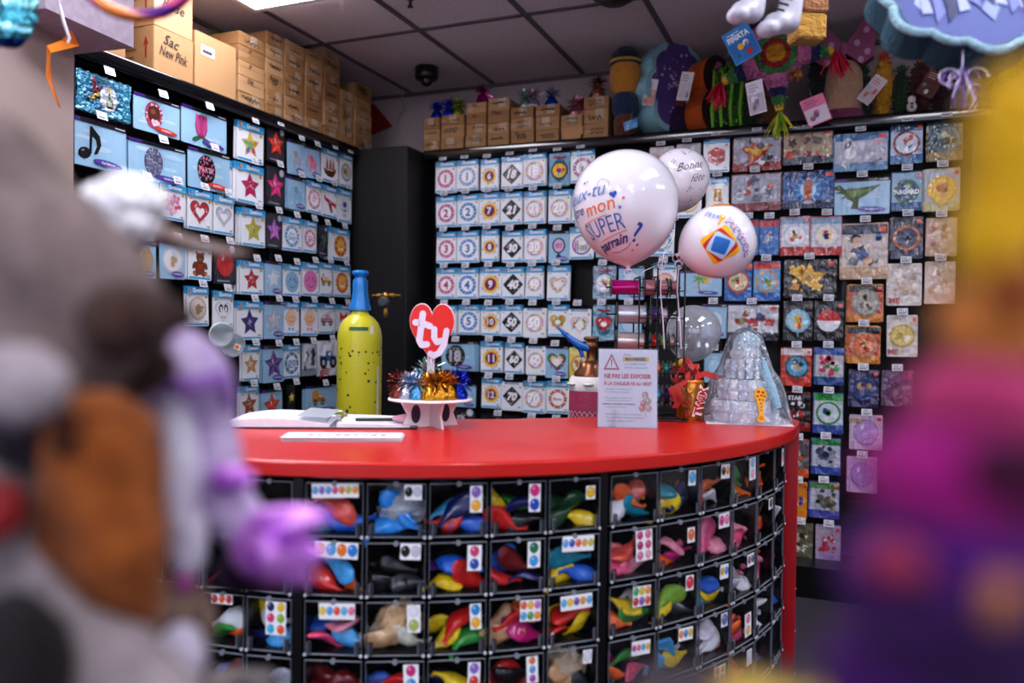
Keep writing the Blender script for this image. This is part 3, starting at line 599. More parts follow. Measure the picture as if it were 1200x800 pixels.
# ------------------------------------------------------------------ packaged foil balloons
def slab(g, w, z0, z1, y0, y1, col, r=0.006):
    """thin card or bag with rounded corners"""
    r = min(r, w*.2, (z1-z0)*.2); h = w/2; P = []
    for sx, sz, a0 in ((1, -1, -PI/2), (1, 1, 0), (-1, 1, PI/2), (-1, -1, PI)):
        for i in range(3):
            a = a0+i*PI/4; P.append((sx*(h-r)+r*math.cos(a), (z0+r if sz < 0 else z1-r)+r*math.sin(a)))
    g.prism(P, y0, y1, col, mixc(col, 'black', .15)); return g
def make_pack(style, key, w, h):
    """returns list of (part name, mesh, material): origin at the middle of the bottom edge, front face at y=0"""
    parts = []; s, _, opt = style.partition(':'); g = G(); g.asp = 1.0
    if s in ('Q', 'M'):
        hh = h*.19; slab(g, w, 0, h-hh*.5, 0, .005, '#e9edf2')
        g.rect(-w*.46, h*.02, w*.46, h*.075, '#4aa4d4' if s == 'Q' else '#dfe6ec', 1)
        if s == 'M': g.text('MICROFOIL', 0, h*.87, h*.07, '#3f7fb4', 2, bold=.03, maxw=w*.8)
        r = min(w*.40, h*.33); art(g, key, 0, h*.45, r)
        g.ell(w*.39, h*.75, w*.05, w*.05, 'gold', 3, 8); g.rect(w*.3, h*.1, w*.42, h*.14, '#9a9ca4', 3); g.rect(-w*.44, h*.75, -w*.3, h*.77, 'gold', 3)
        parts.append(('printed_card', g, M_FILM()))
        if s == 'Q':
            q = G(); z0, z1 = h-hh, h; slab(q, w*1.0, z0, z1, -.0035, .006, '#3398cd', .004)
            q.rect(-w*.49, z0+hh*.05, w*.49, z0+hh*.42, '#5ab2dc', 1, -.0035)
            q.text('Qualatex', w*.08, z0+hh*.52, hh*.5, '#ffffff', 3, bold=.03, maxw=w*.66, y0=-.0035)
            q.ell(-w*.38, z0+hh*.52, w*.055, w*.055, '#c02c28', 2, 10, y0=-.0035); q.ell(-w*.36, z0+hh*.56, w*.03, w*.03, '#e8c030', 3, 8, y0=-.0035)
            q.rect(-w*.1, z1-hh*.2, w*.1, z1-hh*.08, '#10222e', 2, -.0035)
            parts.append(('header', q, M_FILM()))
    elif s == 'S':                                          # sky-blue bag with a dark header and a purple oval
        slab(g, w, 0, h*.93, 0, .004, '#9cc4de')
        for i in range(5): g.ell(random.uniform(-.3, .3)*w, h*random.uniform(.15, .8), w*random.uniform(.1, .17), h*random.uniform(.03, .07), mixc('#9cc4de', 'white', random.uniform(.2, .45)), 1, 12)
        g.T = Matrix.Translation((0, -.0012, 0)); art(g, key, (-.08*w if w > h*1.05 else 0), h*.5, min(w*.42, h*.37)); g.T = None
        red = opt == 'red'
        g.ell(w*.18, h*.13, w*.25, h*.075, '#b02824' if red else '#4a3a90', 8, 20, -.06); g.ell(w*.18, h*.13, w*.235, h*.065, '#d04038' if red else '#5c4ca4', 9, 20, -.06)
        g.text('Foil Balloon', w*.18, h*.14, h*.05, 'white', 10, bold=.02, maxw=w*.4)
        parts.append(('printed_bag', g, M_FILM()))
        q = G(); slab(q, w, h*.91, h, -.0025, .005, '#1c1a24', .003); q.rect(-w*.5, h*.915, -w*.28, h*.985, '#4c2c84', 1, -.0025); q.rect(w*.3, h*.94, w*.47, h*.965, '#c8ccd4', 1, -.0025)
        parts.append(('header', q, M_FILM()))
    elif s == 'D':                                          # dark see-through pack
        slab(g, w, 0, h, 0, .004, '#20242c'); g.rect(-w*.45, h*.05, w*.45, h*.93, '#2c313b', 1)
        g.T = Matrix.Translation((0, -.001, 0)); art(g, key, 0, h*.52, min(w*.44, h*.34)); g.T = None
        g.line([(0, h*.3), (0, h*.1)], w*.03, '#6c2438', 2); g.ell(w*.3, h*.88, w*.12, w*.12, '#c8ccd4', 3, 14); g.rect(-w*.35, h*.06, w*.2, h*.1, '#8c909c', 3)
        parts.append(('printed_bag', g, M_CELLO()))
    elif s == 'F':                                          # foil pouch with crimped ends
        base = opt or '#8fb8cc'; n = 14; P = [(-w/2, h*.04), ]
        P = [(-w/2+w*i/n, (0 if i % 2 else .006)) for i in range(n+1)]+[(w/2, h*.2), (w*.47, h*.5), (w/2, h*.8)]+[(w/2-w*i/n, h-(0 if i % 2 else .006)) for i in range(n+1)]+[(-w/2, h*.8), (-w*.47, h*.5), (-w/2, h*.2)]
        g.prism(P, 0, .006, base, mixc(base, 'black', .2)); g.asp = w/h
        g.rect(-w*.47, h*.06, w*.47, h*.09, mixc(base, 'white', .4), 1); g.rect(-w*.47, h*.91, w*.47, h*.94, mixc(base, 'white', .4), 1)
        g.ell(0, h*.48, w*.36, h*.34, mixc(base, '#1c5878', .55), 1, 20)
        g.T = Matrix.Translation((0, -.0006, 0)); art(g, key, 0, h*.47, min(w*.4, h*.32)); g.T = None
        if w < h: g.text('Anagram', 0, h*.84, h*.08, '#b01c24', 4, bold=.05, maxw=w*.7)
        parts.append(('foil_pouch', g, MATS.get('printed_foil') or attr_mat('printed_foil', .3, metal=.35, coat=.6, bump=1.0, scale=40)))
    else:                                                   # 'C' licensed print in a crinkled bag: background colours bottom, middle, top
        cs = (opt or 'white').split(','); g.asp = w/h
        slab(g, w, 0, h, 0, .005, cs[0])
        if len(cs) > 1: g.rect(-w*.48, h*.22, w*.48, h*.97, cs[1], 1)
        if len(cs) > 2: g.rect(-w*.48, h*.8, w*.48, h*.97, cs[2], 2)
        g.T = Matrix.Translation((0, -.0014, 0))
        for kk in key.split('|'):
            if kk.startswith('word='):
                t, tc, fx, fz, fh = kk[5:].split(';'); g.text(t, float(fx)*w, float(fz)*h, float(fh)*h, tc, 8, bold=.04, maxw=w*.8)
            else: art(g, kk, 0, h*.5, min(w*.42, h*.4))
        g.T = None
        if random.random() < .35: g.rect(w*.33, h*.84, w*.45, h*.93, '#e0401c', 9)
        parts.append(('printed_bag', g, M_CELLO()))
    return [(n, q.mesh(n, m)) for n, q, m in parts]
_tag = None
def hook_meshes():
    g = G(); g.tube([(0, .12, 0), (0, .0, 0), (0, -.018, .001), (0, -.026, .010)], .0017, '#3a3a40', 5); g.box(-.012, .116, -.012, .012, .121, .012, '#1c1c20')
    w = g.mesh('wire', M_PLAST())
    q = G(); q.box(-.024, -.0005, -.034, .024, .0005, 0, '#d4d6dc')
    q.rect(-.018, -.010, .004, -.006, '#74767e', 1); q.rect(-.018, -.018, .010, -.014, '#8a8c94', 1); q.rect(-.018, -.028, .012, -.022, '#54565e', 1); q.rect(.014, -.028, .019, -.008, '#9a9ca4', 1)
    return w, q.mesh('price_tag', M_PAPER())
HOOKM = hook_meshes()
def place_pack(wall, rect, style, key, desc, back=0, shift=0.006, tilt=0.0, hook=True):
    x0, y0, x1, y1 = rect; xc, yc = (x0+x1)/2, (y0+y1)/2
    if wall == 'B':
        a, b = onY(x0, yc, PY), onY(x1, yc, PY); w = b.x-a.x; c = onY(xc, yc, PY); rz = 0
        h = (onY(xc, y0, PY)-onY(xc, y1, PY)).z; wn = 'the back wall'; out = Vector((0, -1, 0)); along = Vector((1, 0, 0))
    else:
        a, b = onX(x0, yc, PX), onX(x1, yc, PX); w = b.y-a.y; c = onX(xc, yc, PX); rz = PI/2
        c = (a+b)/2; h = (onX(xc, y0, PX)-onX(xc, y1, PX)).z; c.z = onX(xc, yc, PX).z; wn = 'the left wall'; out = Vector((1, 0, 0)); along = Vector((0, 1, 0))
    base = c.copy(); base.z -= h/2
    parts = make_pack(style, key, w*.985, h)
    for i in range(back+1):
        if i == 0: lab = f'{desc} hanging on {wn}'; grp = f'packaged balloons hanging on {wn}'
        else: lab = f'spare hanging behind the {desc}'; grp = f'spares behind the {desc}'
        t = thing('balloon_package', lab, 'package', base-out*(.0105*i)-along*(shift*i)+Vector((0, 0, random.uniform(-.002, .002)*i)), 0, grp)
        t.rotation_euler = (rad(random.uniform(-1.5, .5)) if i == 0 else 0, tilt+rad(random.uniform(-.8, .8)), rz)
        for n, me in parts: link(n, me, t)
    if hook:
        hp = base+Vector((0, 0, h-.004))
        t = thing('peg_hook', f'price-tagged peg hook over the {desc}'.replace('packaged balloon', 'pack'), 'hook', hp, rz, 'peg hooks with price tags')
        link('wire', HOOKM[0], t); o = link('price_tag', HOOKM[1], t, (random.uniform(-.003, .003)-.002, -.0275, .036))
        o.rotation_euler = (rad(-18), rad(random.uniform(-2, 2)), 0)
B = lambda *a, **k: place_pack('B', *a, **k)
L = lambda *a, **k: place_pack('L', *a, **k)
pk = 'packaged balloon with '
PR, BR = '#c43c78', '#2f7cc4'
rows = [
 [(510,189,534,226,'ring:1,#c43c78,#f0a8c0','a pink ring and number 1'),(535,187,560,223,'ring:1,#6aa0cc,#f0c8d8','a pale blue ring and number 1'),(563,186,584,223,'sun:6','a yellow sun and number 6'),(587,183,612,221,'diamond:18','a black diamond and number 18'),(613,179,640,218,'pastel:18','a pastel ring and number 18')],
 [(511,230,535,266,'ring:2,#b83474,#f0a8c0','a pink ring and number 2'),(536,227.6,561,265,'ring:2,#2c7cb8,#a8d4f0','a blue ring and number 2'),(561.5,226,586,264,'sun:7','a yellow sun and number 7'),(586.5,225,612,262.7,'diamond:21','a black diamond and number 21'),(614,224,639,262,'pastel:21','a pastel ring and number 21'),(642.4,222,669,261.6,'pastel:20','a pastel ring and number 20')],
 [(511,271.6,534.6,308,'ring:3,#c43c78,#f0a8c0','a pink ring and number 3'),(535.7,270.5,561,307.7,'ring:3,#4c8ccc,#c8b0d8','a blue ring and number 3'),(563.8,268.6,584,306,'sun:8','a yellow sun and number 8'),(588,270.5,612.6,307,'diamond:30','a black diamond and number 30'),(614,268.4,639.4,307,'pastel:30','a pastel ring and number 30')],
 [(510.7,314,534.4,350,'ring:4,#c43c78,#f0a8c0','a pink ring and number 4'),(534.8,314,560.5,350,'ring:4,#2f7cc4,#a8d4f0','a blue ring and number 4'),(561.7,313,587.5,349,'sun:9','a yellow sun and number 9'),(588,313,614.6,350,'diamond:40','a black diamond and number 40'),(615.8,312,636.5,350,'pastel:40','a pastel ring and number 40'),(640.7,311,667,352,'heart:#c8ccd0,#eceef0,#c89a50,#d8a860','a silver heart and gold script')],
 [(511,357.5,535,392,'ring:5,#c43c78,#f0a8c0','a pink ring and number 5'),(536.8,357,562,392,'ring:5,#2f7cc4,#a8d4f0','a blue ring and number 5'),(563.6,357.5,586,393,'sun:10','a yellow sun and number 10'),(586.5,357,612,394,'diamond:50','a black diamond and number 50'),(642,357,665.7,394,'heart:#d8b84c,#8cb84c,#e8c838,#c86ca0,#e8842c','a heart of garden flowers')],
 [(563,399.7,589,436,'sun:11','a yellow sun and number 11'),(591,401,613.4,437.5,'diamond:60','a black diamond and number 60')],
 [(564,442.5,587,478,'sun:12','a yellow sun and number 12'),(612,446.5,639,484,'pastel:70','a pastel ring and number 70'),(640,446.5,667,484.5,'ringpic:#c03c3c,#e8b040,Bravo','a red ring of congratulations')],
]
for r in rows:
    for (a, b, c, d, key, ds) in r: B((a, b, c, d), 'Q', key, pk+ds, back=1, shift=-.004)
B((668.6,175,697,214), 'Q', 'ringpic:#b05888,#e8a8c8', pk+'a rosy ring of dots', back=1)
B((643,178,668,218.5), 'F:#7fb0c8', 'badge:#282c60,#f0c838,#e85c30,#48b0d0,#b83c90|', 'blue foil pouch balloon pack with bright 18', back=1)
B((670,222,695,261), 'Q', 'pastel:65', pk+'a pastel ring beside number 20')
B((642.6,270.5,667,308), 'S', 'mirror', pk+'a dark mirror and number 80')
B((667.5,266,696,303.5), 'Q', 'candles', pk+'birthday candles in a purple ring', back=1)
B((698,264,724,302), 'F:#7fb4b4', 'badge:#2c6c8c,#88c0c0,#e8c048,#d05040', 'teal foil pouch balloon pack below the large white balloon')
B((695,311,722,351), 'F:#90a8bc', 'badge:#d8dce4,#e8eef4,#3c78c0,#e8c838,#d84c78', 'silver foil pouch balloon pack with bright birthday dots', back=1)
B((724.5,311,755,351), 'S', 'oval:#c8dcec', pk+'a pale oval behind the ribbon spools')
B((765,308,793,349), 'Q', 'badge:#d890a0,#e8c8a0,#88b870,#e8a8c0,#a8c8e0', pk+'a hot air balloon print')
B((613,357.5,640,395.5), 'M', 'pastel:50', 'white microfoil pack with pastel number 50', back=1, shift=-.004)
B((616,402,639.6,439), 'M', 'pastel:60', 'white microfoil pack with pastel number 60', back=1, shift=-.004)
B((587.5,444,612,481), 'M', 'diamond:70', 'white microfoil pack with diamond number 70', back=1, shift=-.004)
B((665.5,358,693,399.7), 'M', 'heart:#f0d8dc,#f4f0f0,#e05c60,#68a868', 'pale pack with a heart of tiny flowers')
B((694.6,357,720,400), 'F:#88b8cc', 'heart:#c02c34,#e86c78,#c02c34', 'foil pouch balloon pack with a red heart', back=1)
B((724,357,752,399), 'S', 'oval:#b8d4e8', pk+'a sky blue bag behind silver spools')
B((517,400,557,434), 'S', 'girl18', pk+'a black glitter ball and 18', back=2, shift=-.008)
B((639,405,666,443), 'S', 'heart:#4c7848,#e8e0d8,#d85c70,#e8c030,#8c5cb0', pk+'a flower heart on sky blue', back=1)
B((667,407,694,448), 'C:#e8d870,#e4d060,#e8dc90', 'badge:#c89838,#ecd8b0,#b87838,#e8e0c8', 'yellow pack with a printed round cake')
B((534,450,557.6,477), 'S', 'oval:#a8cce0', pk+'plain sky print below the black ball', back=1)
B((524,480,557,502), 'D', 'girl18', 'dark pack with spotted white round balloon', hook=False)
B((562,486,609,510), 'C:#141416,#1c1c20', 'party', 'dark spotted pack at the lowest row', back=1)
B((612,490,638,520), 'Q', 'pastel:80', pk+'a pastel ring in the lowest row')
B((640,492,667,522), 'Q', 'sun:13', pk+'a yellow sun in the lowest row')
B((797,317,846,347), 'S', 'palm', pk+'a palm tree and parrot', back=1)
B((822,356,851,396), 'S', 'oval:#c0dcec', pk+'pale sky print left of the star pack', back=2, shift=-.006)
B((826,410,848,448), 'S', 'oval:#b0d4ea', pk+'sky print left of the diaper cake', back=1)
B((761,172,790,208), 'C:#b8b0b8,#c8c0c4', 'mix:#d8b0a0,#e8e0e0,#a8808c', 'grey crinkled pack behind the small printed balloon')
B((792,168,821,206), 'C:#a8a0a8,#b8b0b4', 'mix:#c8a8a0,#d8d0d0,#98707c', 'mauve crinkled pack left of the red die')
B((758,215,786,252), 'Q', 'ringpic:#e0b840,#c03c50', pk+'a golden ring behind the balloons')
B((790,214,822,255), 'Q', 'badge:#e8c040,#f0f0f0,#c83c40,#e8b838', pk+'a yellow ribbon behind the greeting balloon')
B((760,262,790,300), 'Q', 'ringpic:#4898c8,#e0a040', pk+'a blue ring behind the balloons')
B((824,160,855,202), 'Q', 'die', pk+'a large red die')
B((828,208,854,245), 'Q', 'card', pk+'a king playing card', back=1)
B((858,155,916,200), 'C:#8c1c24,#a8acb8', 'mix:#c4c8d4,#5c606c,#e8ecf4,#3c4048|star:#b8301c,#e8b030,#d8701c', 'wide silver pack with red and gold emblem')
B((917,152,977,192), 'C:#404c60,#b8a488', 'mix:#5c1c18,#8c2c20,#3c2c28,#c0ac90,#c8402c', 'wide tan pack with dark red figures')
B((856,203,916,247), 'C:#7c2c34,#a4a8b4', 'mix:#d4d8e4,#5c6478,#9ca4b4,#38486c,#c0483c', 'wide silver crinkled pack with blue creature print')
B((916,200,978,244), 'C:#0c2450,#1c5c9c,#123c78', 'burst:#58a8e0,#b8e0f4,#b0502c', 'wide blue pack with orange figure in a glow')
B((976,155.5,1041,200), 'C:#5c8cb4,#b8bcc8,#4c7ca8', 'mix:#e4e6ec,#9ca0ac,#c8ccd8,#d8b0c0,#747884', 'wide silver pack with light blue border')
B((1043,144,1082,191.6), 'C:#3c70a0,#a8bcd0,#3c5c84', 'badge:#8c3028,#c8d4e0,#2c6ca8,#b83c30,#e8e8ec', 'blue pack with round red railway badge')
B((1087,138.5,1129,188), 'C:#8c7440,#20404c,#2c5860', 'badge:#4c7880,#28505c,#88a8a0,#c8b880,#1c3038', 'dark teal glossy pack at the upper right', back=1)
B((977,208.7,1043,251), 'S', 'dino', pk+'a long green dinosaur')
B((1044,201,1081,247), 'C:#2c5c88,#8cb0cc', 'badge:#3c6c3c,#1c4c78,#2c7ca0,#68a040,#d8dce0|word=ALL;#e8e8ec;0;.62;.07|word=ABOARD;#f0f0f4;0;.48;.11', 'blue pack with round ALL ABOARD badge')
B((1082.6,197,1126,247), 'C:#b8b480,#b0b4bc', 'badge:#e0b030,#e8c040,#c87c40,#d89858', 'grey bag with round yellow balloon at right', back=1)
B((865,257,889,299), 'C:#2c6cb4,#2c74bc,#c0281c', 'mix:#d84c3c,#e8c8a0,#b82c24', 'red and blue pack touching the key balloon')
B((890,257,913,299), 'C:#2c6cb4,#2c74bc,#c82c1c', 'mix:#3c84c8,#2c6cb4,#e0c8b0|word=LET;#e8ecf4;0;.45;.1', 'narrow red and blue pack beside the key balloon')
B((914.7,253,949,299), 'C:#b42c24,#d0d4dc,#88a4c0', 'badge:#c8ccd4,#e8ecf0,#e8c030,#c82c28,#c02c88,#383838', 'red pack with a striped round balloon', back=1)
B((950,253,987,299), 'C:#b42c24,#c8ccd4,#7c9cb8', 'badge:#b8bcc8,#e0d8c8,#d8a830,#b02828,#28508c', 'red pack with a yellow striped balloon', back=1)
B((985,261,1041,327), 'C:#b89878,#c4b8b0,#1c3050', 'mix:#2c5ca0,#34383f,#4c5058,#d8a888,#202430,#28508c', 'tall pack with a child in blue shirt', back=1)
B((1043.5,254,1082,303), 'C:#2c3450,#383c50,#1c2030', 'badge:#c8641c,#2c3450,#20242c,#e8ecf4,#606480', 'dark crinkled pack with orange corner', back=1)
B((1084,255,1122,300), 'C:#b89480,#c0a090', 'mix:#a86c58,#d8c0b0,#e0d0c0', 'rosy pack at the right edge of the third row')
B((848.5,307.5,881,352.5), 'C:#2468b0,#2c70b8,#b82820', 'badge:#b8402c,#d8c8a0,#c83c34,#68a050,#e8c8b0', 'blue pack with red framed round print')
B((882.7,306,915,352.5), 'C:#2468b0,#64a4d4,#c83820', 'badge:#c89048,#88b8d8,#e8b050,#d85c40,#70a850', 'red and blue pack with gold round print')
B((917.6,304,980.6,349), 'C:#1c1c20,#26262a', 'mix:#d8a828,#e8bc40,#c88c1c,#34343a,#e8c858|star:#e0ac28,#e8c448', 'wide black pack with golden yellow print')
B((1040,308.6,1080.7,358), 'C:#d0c8c0,#c8bcb4', 'mix:#c0a488,#e4dcd4,#a89078|word=ME;#b03c30;-.3;.12;.13', 'pale pack lettered ME with tan print', back=1)
B((1083,306,1120,356), 'C:#c8b0a0,#c8b4a4', 'mix:#c09c80,#e0d0c4', 'pale blurred pack right of the ME pack')
B((851,356.5,913,398.5), 'C:#34303c,#c0c4cc,#c8ccd4', 'mix:#b03028,#2c4c80,#4c7c4c,#8c5c3c,#d8dce4|star:#d4d8e0,#b83830,#3c5c90', 'wide pack with a pale star and small figures')
B((917.6,352.5,952.5,399), 'C:#1c1c20,#26262a', 'badge:#7cb0c8,#a8d0e0,#e0b838,#c83c30', 'black pack with a pale blue round balloon')
B((953.6,352.5,988.5,399), 'C:#1c1c20,#26262a', 'ball2:#c83030,#dcdfe4', 'black pack with a red and white ball')
B((994,333,1035.7,377), 'C:#c87c20,#b8421c,#2c2420', 'badge:#8c8478,#a8a094,#605850,#c8c0b0', 'orange flame pack with a grey print', back=2, shift=.006)
B((992.5,382,1032,426), 'C:#c8801c,#c0481c,#282020', 'badge:#b08468,#d87040,#e8a878,#c84c24', 'orange flame pack with glossy round print', back=2, shift=.006)
B((1039,369,1076,418), 'C:#d0ccc4,#ccc4b8', 'badge:#b89c50,#d8c070,#c8a850,#e8e0c8|word=ME;#b85040;-.3;.12;.12', 'pale pack lettered ME with gold ring')
B((916,407,951,452), 'C:#c83820,#c84828,#d8d8dc', 'badge:#3c4450,#58a0c0,#28303c,#c8b080,#e8e8e8', 'orange and white pack with round blue badge', back=1)
B((954,407,989,451), 'C:#28508c,#b8b8bc,#3c60a8', 'mix:#c83c58,#d85c6c,#2c8c3c,#b82c48,#e8d8d8', 'green and blue pack with pink wings', back=1)
B((920,459,950,505), 'C:#8c1c18,#1c181a', 'mix:#d8dce4,#b8302c,#801c1c,#e8e8ec|word=STAR;#e8ecf0;-.1;.85;.1', 'red and black pack lettered STAR', back=1)
B((953,460,988.7,508), 'C:#3850a0,#c0c8cc,#2c9c40', 'badge:#3c8c4c,#c8d0d8,#b82c34,#2c60a8,#44a050', 'green bordered pack with a round trio print', back=1)
B((993.6,433,1030,477), 'C:#2c2850,#38305c', 'badge:#3c5080,#2c3c70,#b89868,#503c78', 'dark purple pack with round gold print')
B((1032,434,1070,476), 'C:#4c3050,#5c3c60', 'mix:#6c4c70,#3c2c50', 'dim purple pack at the blurred right')
B((995,486,1035,527), 'C:#c0a8c4,#c4b4c8', 'oval:#b898d0|word=TOY;#c8a030;-.3;.82;.13', 'lilac pack lettered TOY with purple oval')
B((951,513,985.7,556), 'C:#3450a0,#b8bcc8,#2c8c48', 'mix:#3c4068,#8c90a0,#54587c,#2c3050', 'green bordered pack with a masked navy figure', back=1)
B((922,514,948,559), 'C:#c8581c,#605c60', 'mix:#d8d8dc,#2c2c34,#c8601c,#949498', 'orange and grey pack beside the red post')
B((992,535,1029,577), 'C:#b898c0,#b898c4', 'oval:#a488c8', 'lilac pack below the TOY pack')
B((948,564,984,607), 'C:#4c50a0,#b4b4c4,#5c8c50', 'mix:#605c4c,#7c7860,#4c4838', 'green bordered pack with an olive figure', back=1)
B((924,564,946,607), 'C:#d88818,#d8881c', 'mix:#20409c,#2c50b0,#e8a030', 'orange pack with blue print beside the post')
B((924,612,953,659), 'C:#58543c,#68644c', 'mix:#b8b498,#d8d8d0,#2c2c20', 'olive clear bag of silvery pieces')
B((955.5,615,986,659), 'C:#a890b8,#b0a0b0', 'mix:#c82c34,#e8e0e4,#b02438', 'clear bag of red and white pieces')
# left wall -----------------------------------------------------------
L((88,89,154,137), 'F:#3c8cac', 'champ', 'wide blue foil pack with champagne bottle circle', back=1)
L((156,115,211,157), 'S:red', 'donut', 'wide sky blue pack with dotted round balloon')
L((212,129,266,173), 'S', 'tulip', 'wide sky blue pack with purple tulip')
L((76,141,148,197), 'S', 'note', 'wide sky blue pack with black music note', back=1)
L((150,168,218,214), 'S', 'disco', 'wide sky blue pack with mirror disco ball', back=2, shift=.01)
L((220,177,270,223), 'S:red', 'party', 'wide sky blue pack with PARTY on black')
L((148,211,183,252), 'Q', 'ring:30,#c8a050,#e8d8b0', pk+'a golden number 30 ring', back=1)
L((186,216,217,258), 'Q', 'flowers', pk+'a posy of pink flowers', back=1)
L((219,223,248,270), 'Q', 'heart:#b83c44,open,#e8a090', pk+'an open red heart', back=1)
L((250,230,274,275), 'Q', 'heart:#b8bcc4,open,#e8ecf0', pk+'an open silver heart', back=1)
L((152,282,183,326), 'S', 'oval:#c0a070', pk+'golden snowflake round')
L((187,282,217,327), 'S', 'badge:#c8ccd4,#e8eaee,#c8b080,#d8dce4', pk+'a silver and gold ball')
L((220,284,248,328), 'Q', 'bear', pk+'a brown teddy bear', back=1)
L((250,286,277,333), 'D', 'oval:#c02c2c', 'dark pack with a round red balloon')
L((219,336,245,382), 'Q', 'badge:#c8b8a8,#e0d4c8,#b89c80', pk+'a beige figure', back=1)
L((249,341,273.6,385), 'Q', 'penguin', pk+'penguins on a white heart')
L((277,145,309,190), 'Q', 'star:#e8c040,#70b080,#4878c8,#c84888,#e88c40', pk+'a rainbow star', back=1)
L((277,193,309,239), 'Q', 'star:#b81c58,#e86c98', pk+'a magenta glitter star', back=5, shift=.013)
L((283,245,311,289), 'Q', 'star:#b8b040,#e0dc80', pk+'a yellow glitter star', back=2, shift=.010)
L((281,306,309,345), 'Q', 'star:#b82420,#e05c50', pk+'a red glitter star', back=3, shift=.010)
L((277,353,308,398), 'Q', 'star:#3c2070,#7c5cb0', pk+'a violet glitter star', back=1)
L((284,404,304,446), 'Q', 'star:#c89860,#e8c898', pk+'a copper gold star', back=1)
L((281,452,303,492), 'Q', 'star:#a8582c,#d8945c', pk+'a brown glitter star', back=1)
L((312,148,334,191), 'D', 'star:#d8301c', 'dark pack with a shiny red star')
L((311,196,334,242), 'D', 'star:#d81c70', 'dark pack with a shiny pink star')
L((311,250,331,291), 'D', 'star:#b85cc0', 'dark pack with a shiny violet star')
L((310,306,330,346), 'S', 'star:#cfdcea', 'sky blue pack with a pearl star', back=1)
L((309,353,333,397), 'S', 'star:#b8bcc8', 'sky blue pack with a silver star', back=1)
L((308,405,333,448), 'S', 'star:#5c3484', 'sky blue pack with a purple star', back=4, shift=.014)
L((306,456,331,494), 'S', 'star:#d83c20', 'sky blue pack with an orange red star', back=2, shift=.014)
L((337,165,358,205), 'S', 'elephant:#a8b0bc', 'sky blue pack with a grey elephant', tilt=-.06)
L((357,172,376,209), 'S', 'elephant:#d88ca4', 'sky blue pack with a pink elephant', tilt=-.06)
L((377,175,397,214), 'Q', 'ship', pk+'a brown sailing ship')
L((398,180,413,220), 'Q', 'badge:#888c94,#c8ccd4,#c8b030,#5c606c', pk+'a silver ring and yellow stripes')
L((337,208,358,246), 'S', 'elephant:#88b8d0', 'sky blue pack with a baby bottle', back=4, shift=.012)
L((359,213,377,250), 'Q', 'ringpic:#d888a8,#e8b8a0', pk+'a pink baby ring')
L((377.5,218,395,255), 'Q', 'plane', pk+'a red toy plane')
L((395.5,222,412,261), 'Q', 'astro', pk+'a floating astronaut')
L((330,255,354,294), 'Q', "ringpic:#3f8cbc,#a8d8ec,It's a/boy", pk+'a light blue its a boy ring')
L((355,259,371,296), 'Q', "ringpic:#c04878,#f0a8c0,It's a/girl", pk+'a pink its a girl ring', back=1)
L((373,264,384,300), 'D', 'oval:#38443c', 'narrow dark pack between ring and tiger')
L((388,268,410,305), 'Q', 'tiger', pk+'an orange tiger face', back=4, shift=.010)
L((331.5,310,353,347), 'Q', 'smile:#88bcd8', pk+'a blue smiling face')
L((354,308,374,347), 'Q', 'smile:#dc7cb4', pk+'a pink smiling face')
L((375,308,389.5,347), 'Q', 'digger', pk+'a yellow digger')
L((391,311,411,348), 'Q', 'lion', pk+'a maned lion face')
L((331,354,351,393), 'Q', 'baby:#78b4d8', pk+'a baby face and blue bow')
L((353,354,372.5,393.5), 'Q', 'baby:#e08cac', pk+'a baby face and pink bow')
L((373,355.6,393,391), 'Q', 'fire', pk+'a red fire engine')
L((394,357,411,388), 'Q', 'fox', pk+'a red fox face')
L((331.5,403.7,352,443), 'Q', 'ringpic:#2f7cb0,#78a048,welcome/BOY', pk+'a BOY ring in blue and green')
L((353.5,402,371,440), 'C:#88909c,#c4c8d0', 'mix:#3c4450,#e0e4e8,#585c68', 'grey clear pack with a dark shoe print')
L((371.5,399,397,440), 'C:#d8dce0,#e4e6ea', 'monster', 'white pack with a big-wheeled truck')
L((398,398,412,438), 'Q', 'badge:#8c3c78,#e0d0d8,#b85c98,#c8a0b8', pk+'a purple print beside the gas cylinder')
L((337,450,346,481), 'C:#20242c,#2c3028', 'star:#c8b030', 'thin dark pack with a yellow strip')
L((357,451,395,484), 'S', 'truck', 'wide sky blue pack with a yellow dump truck', back=1)
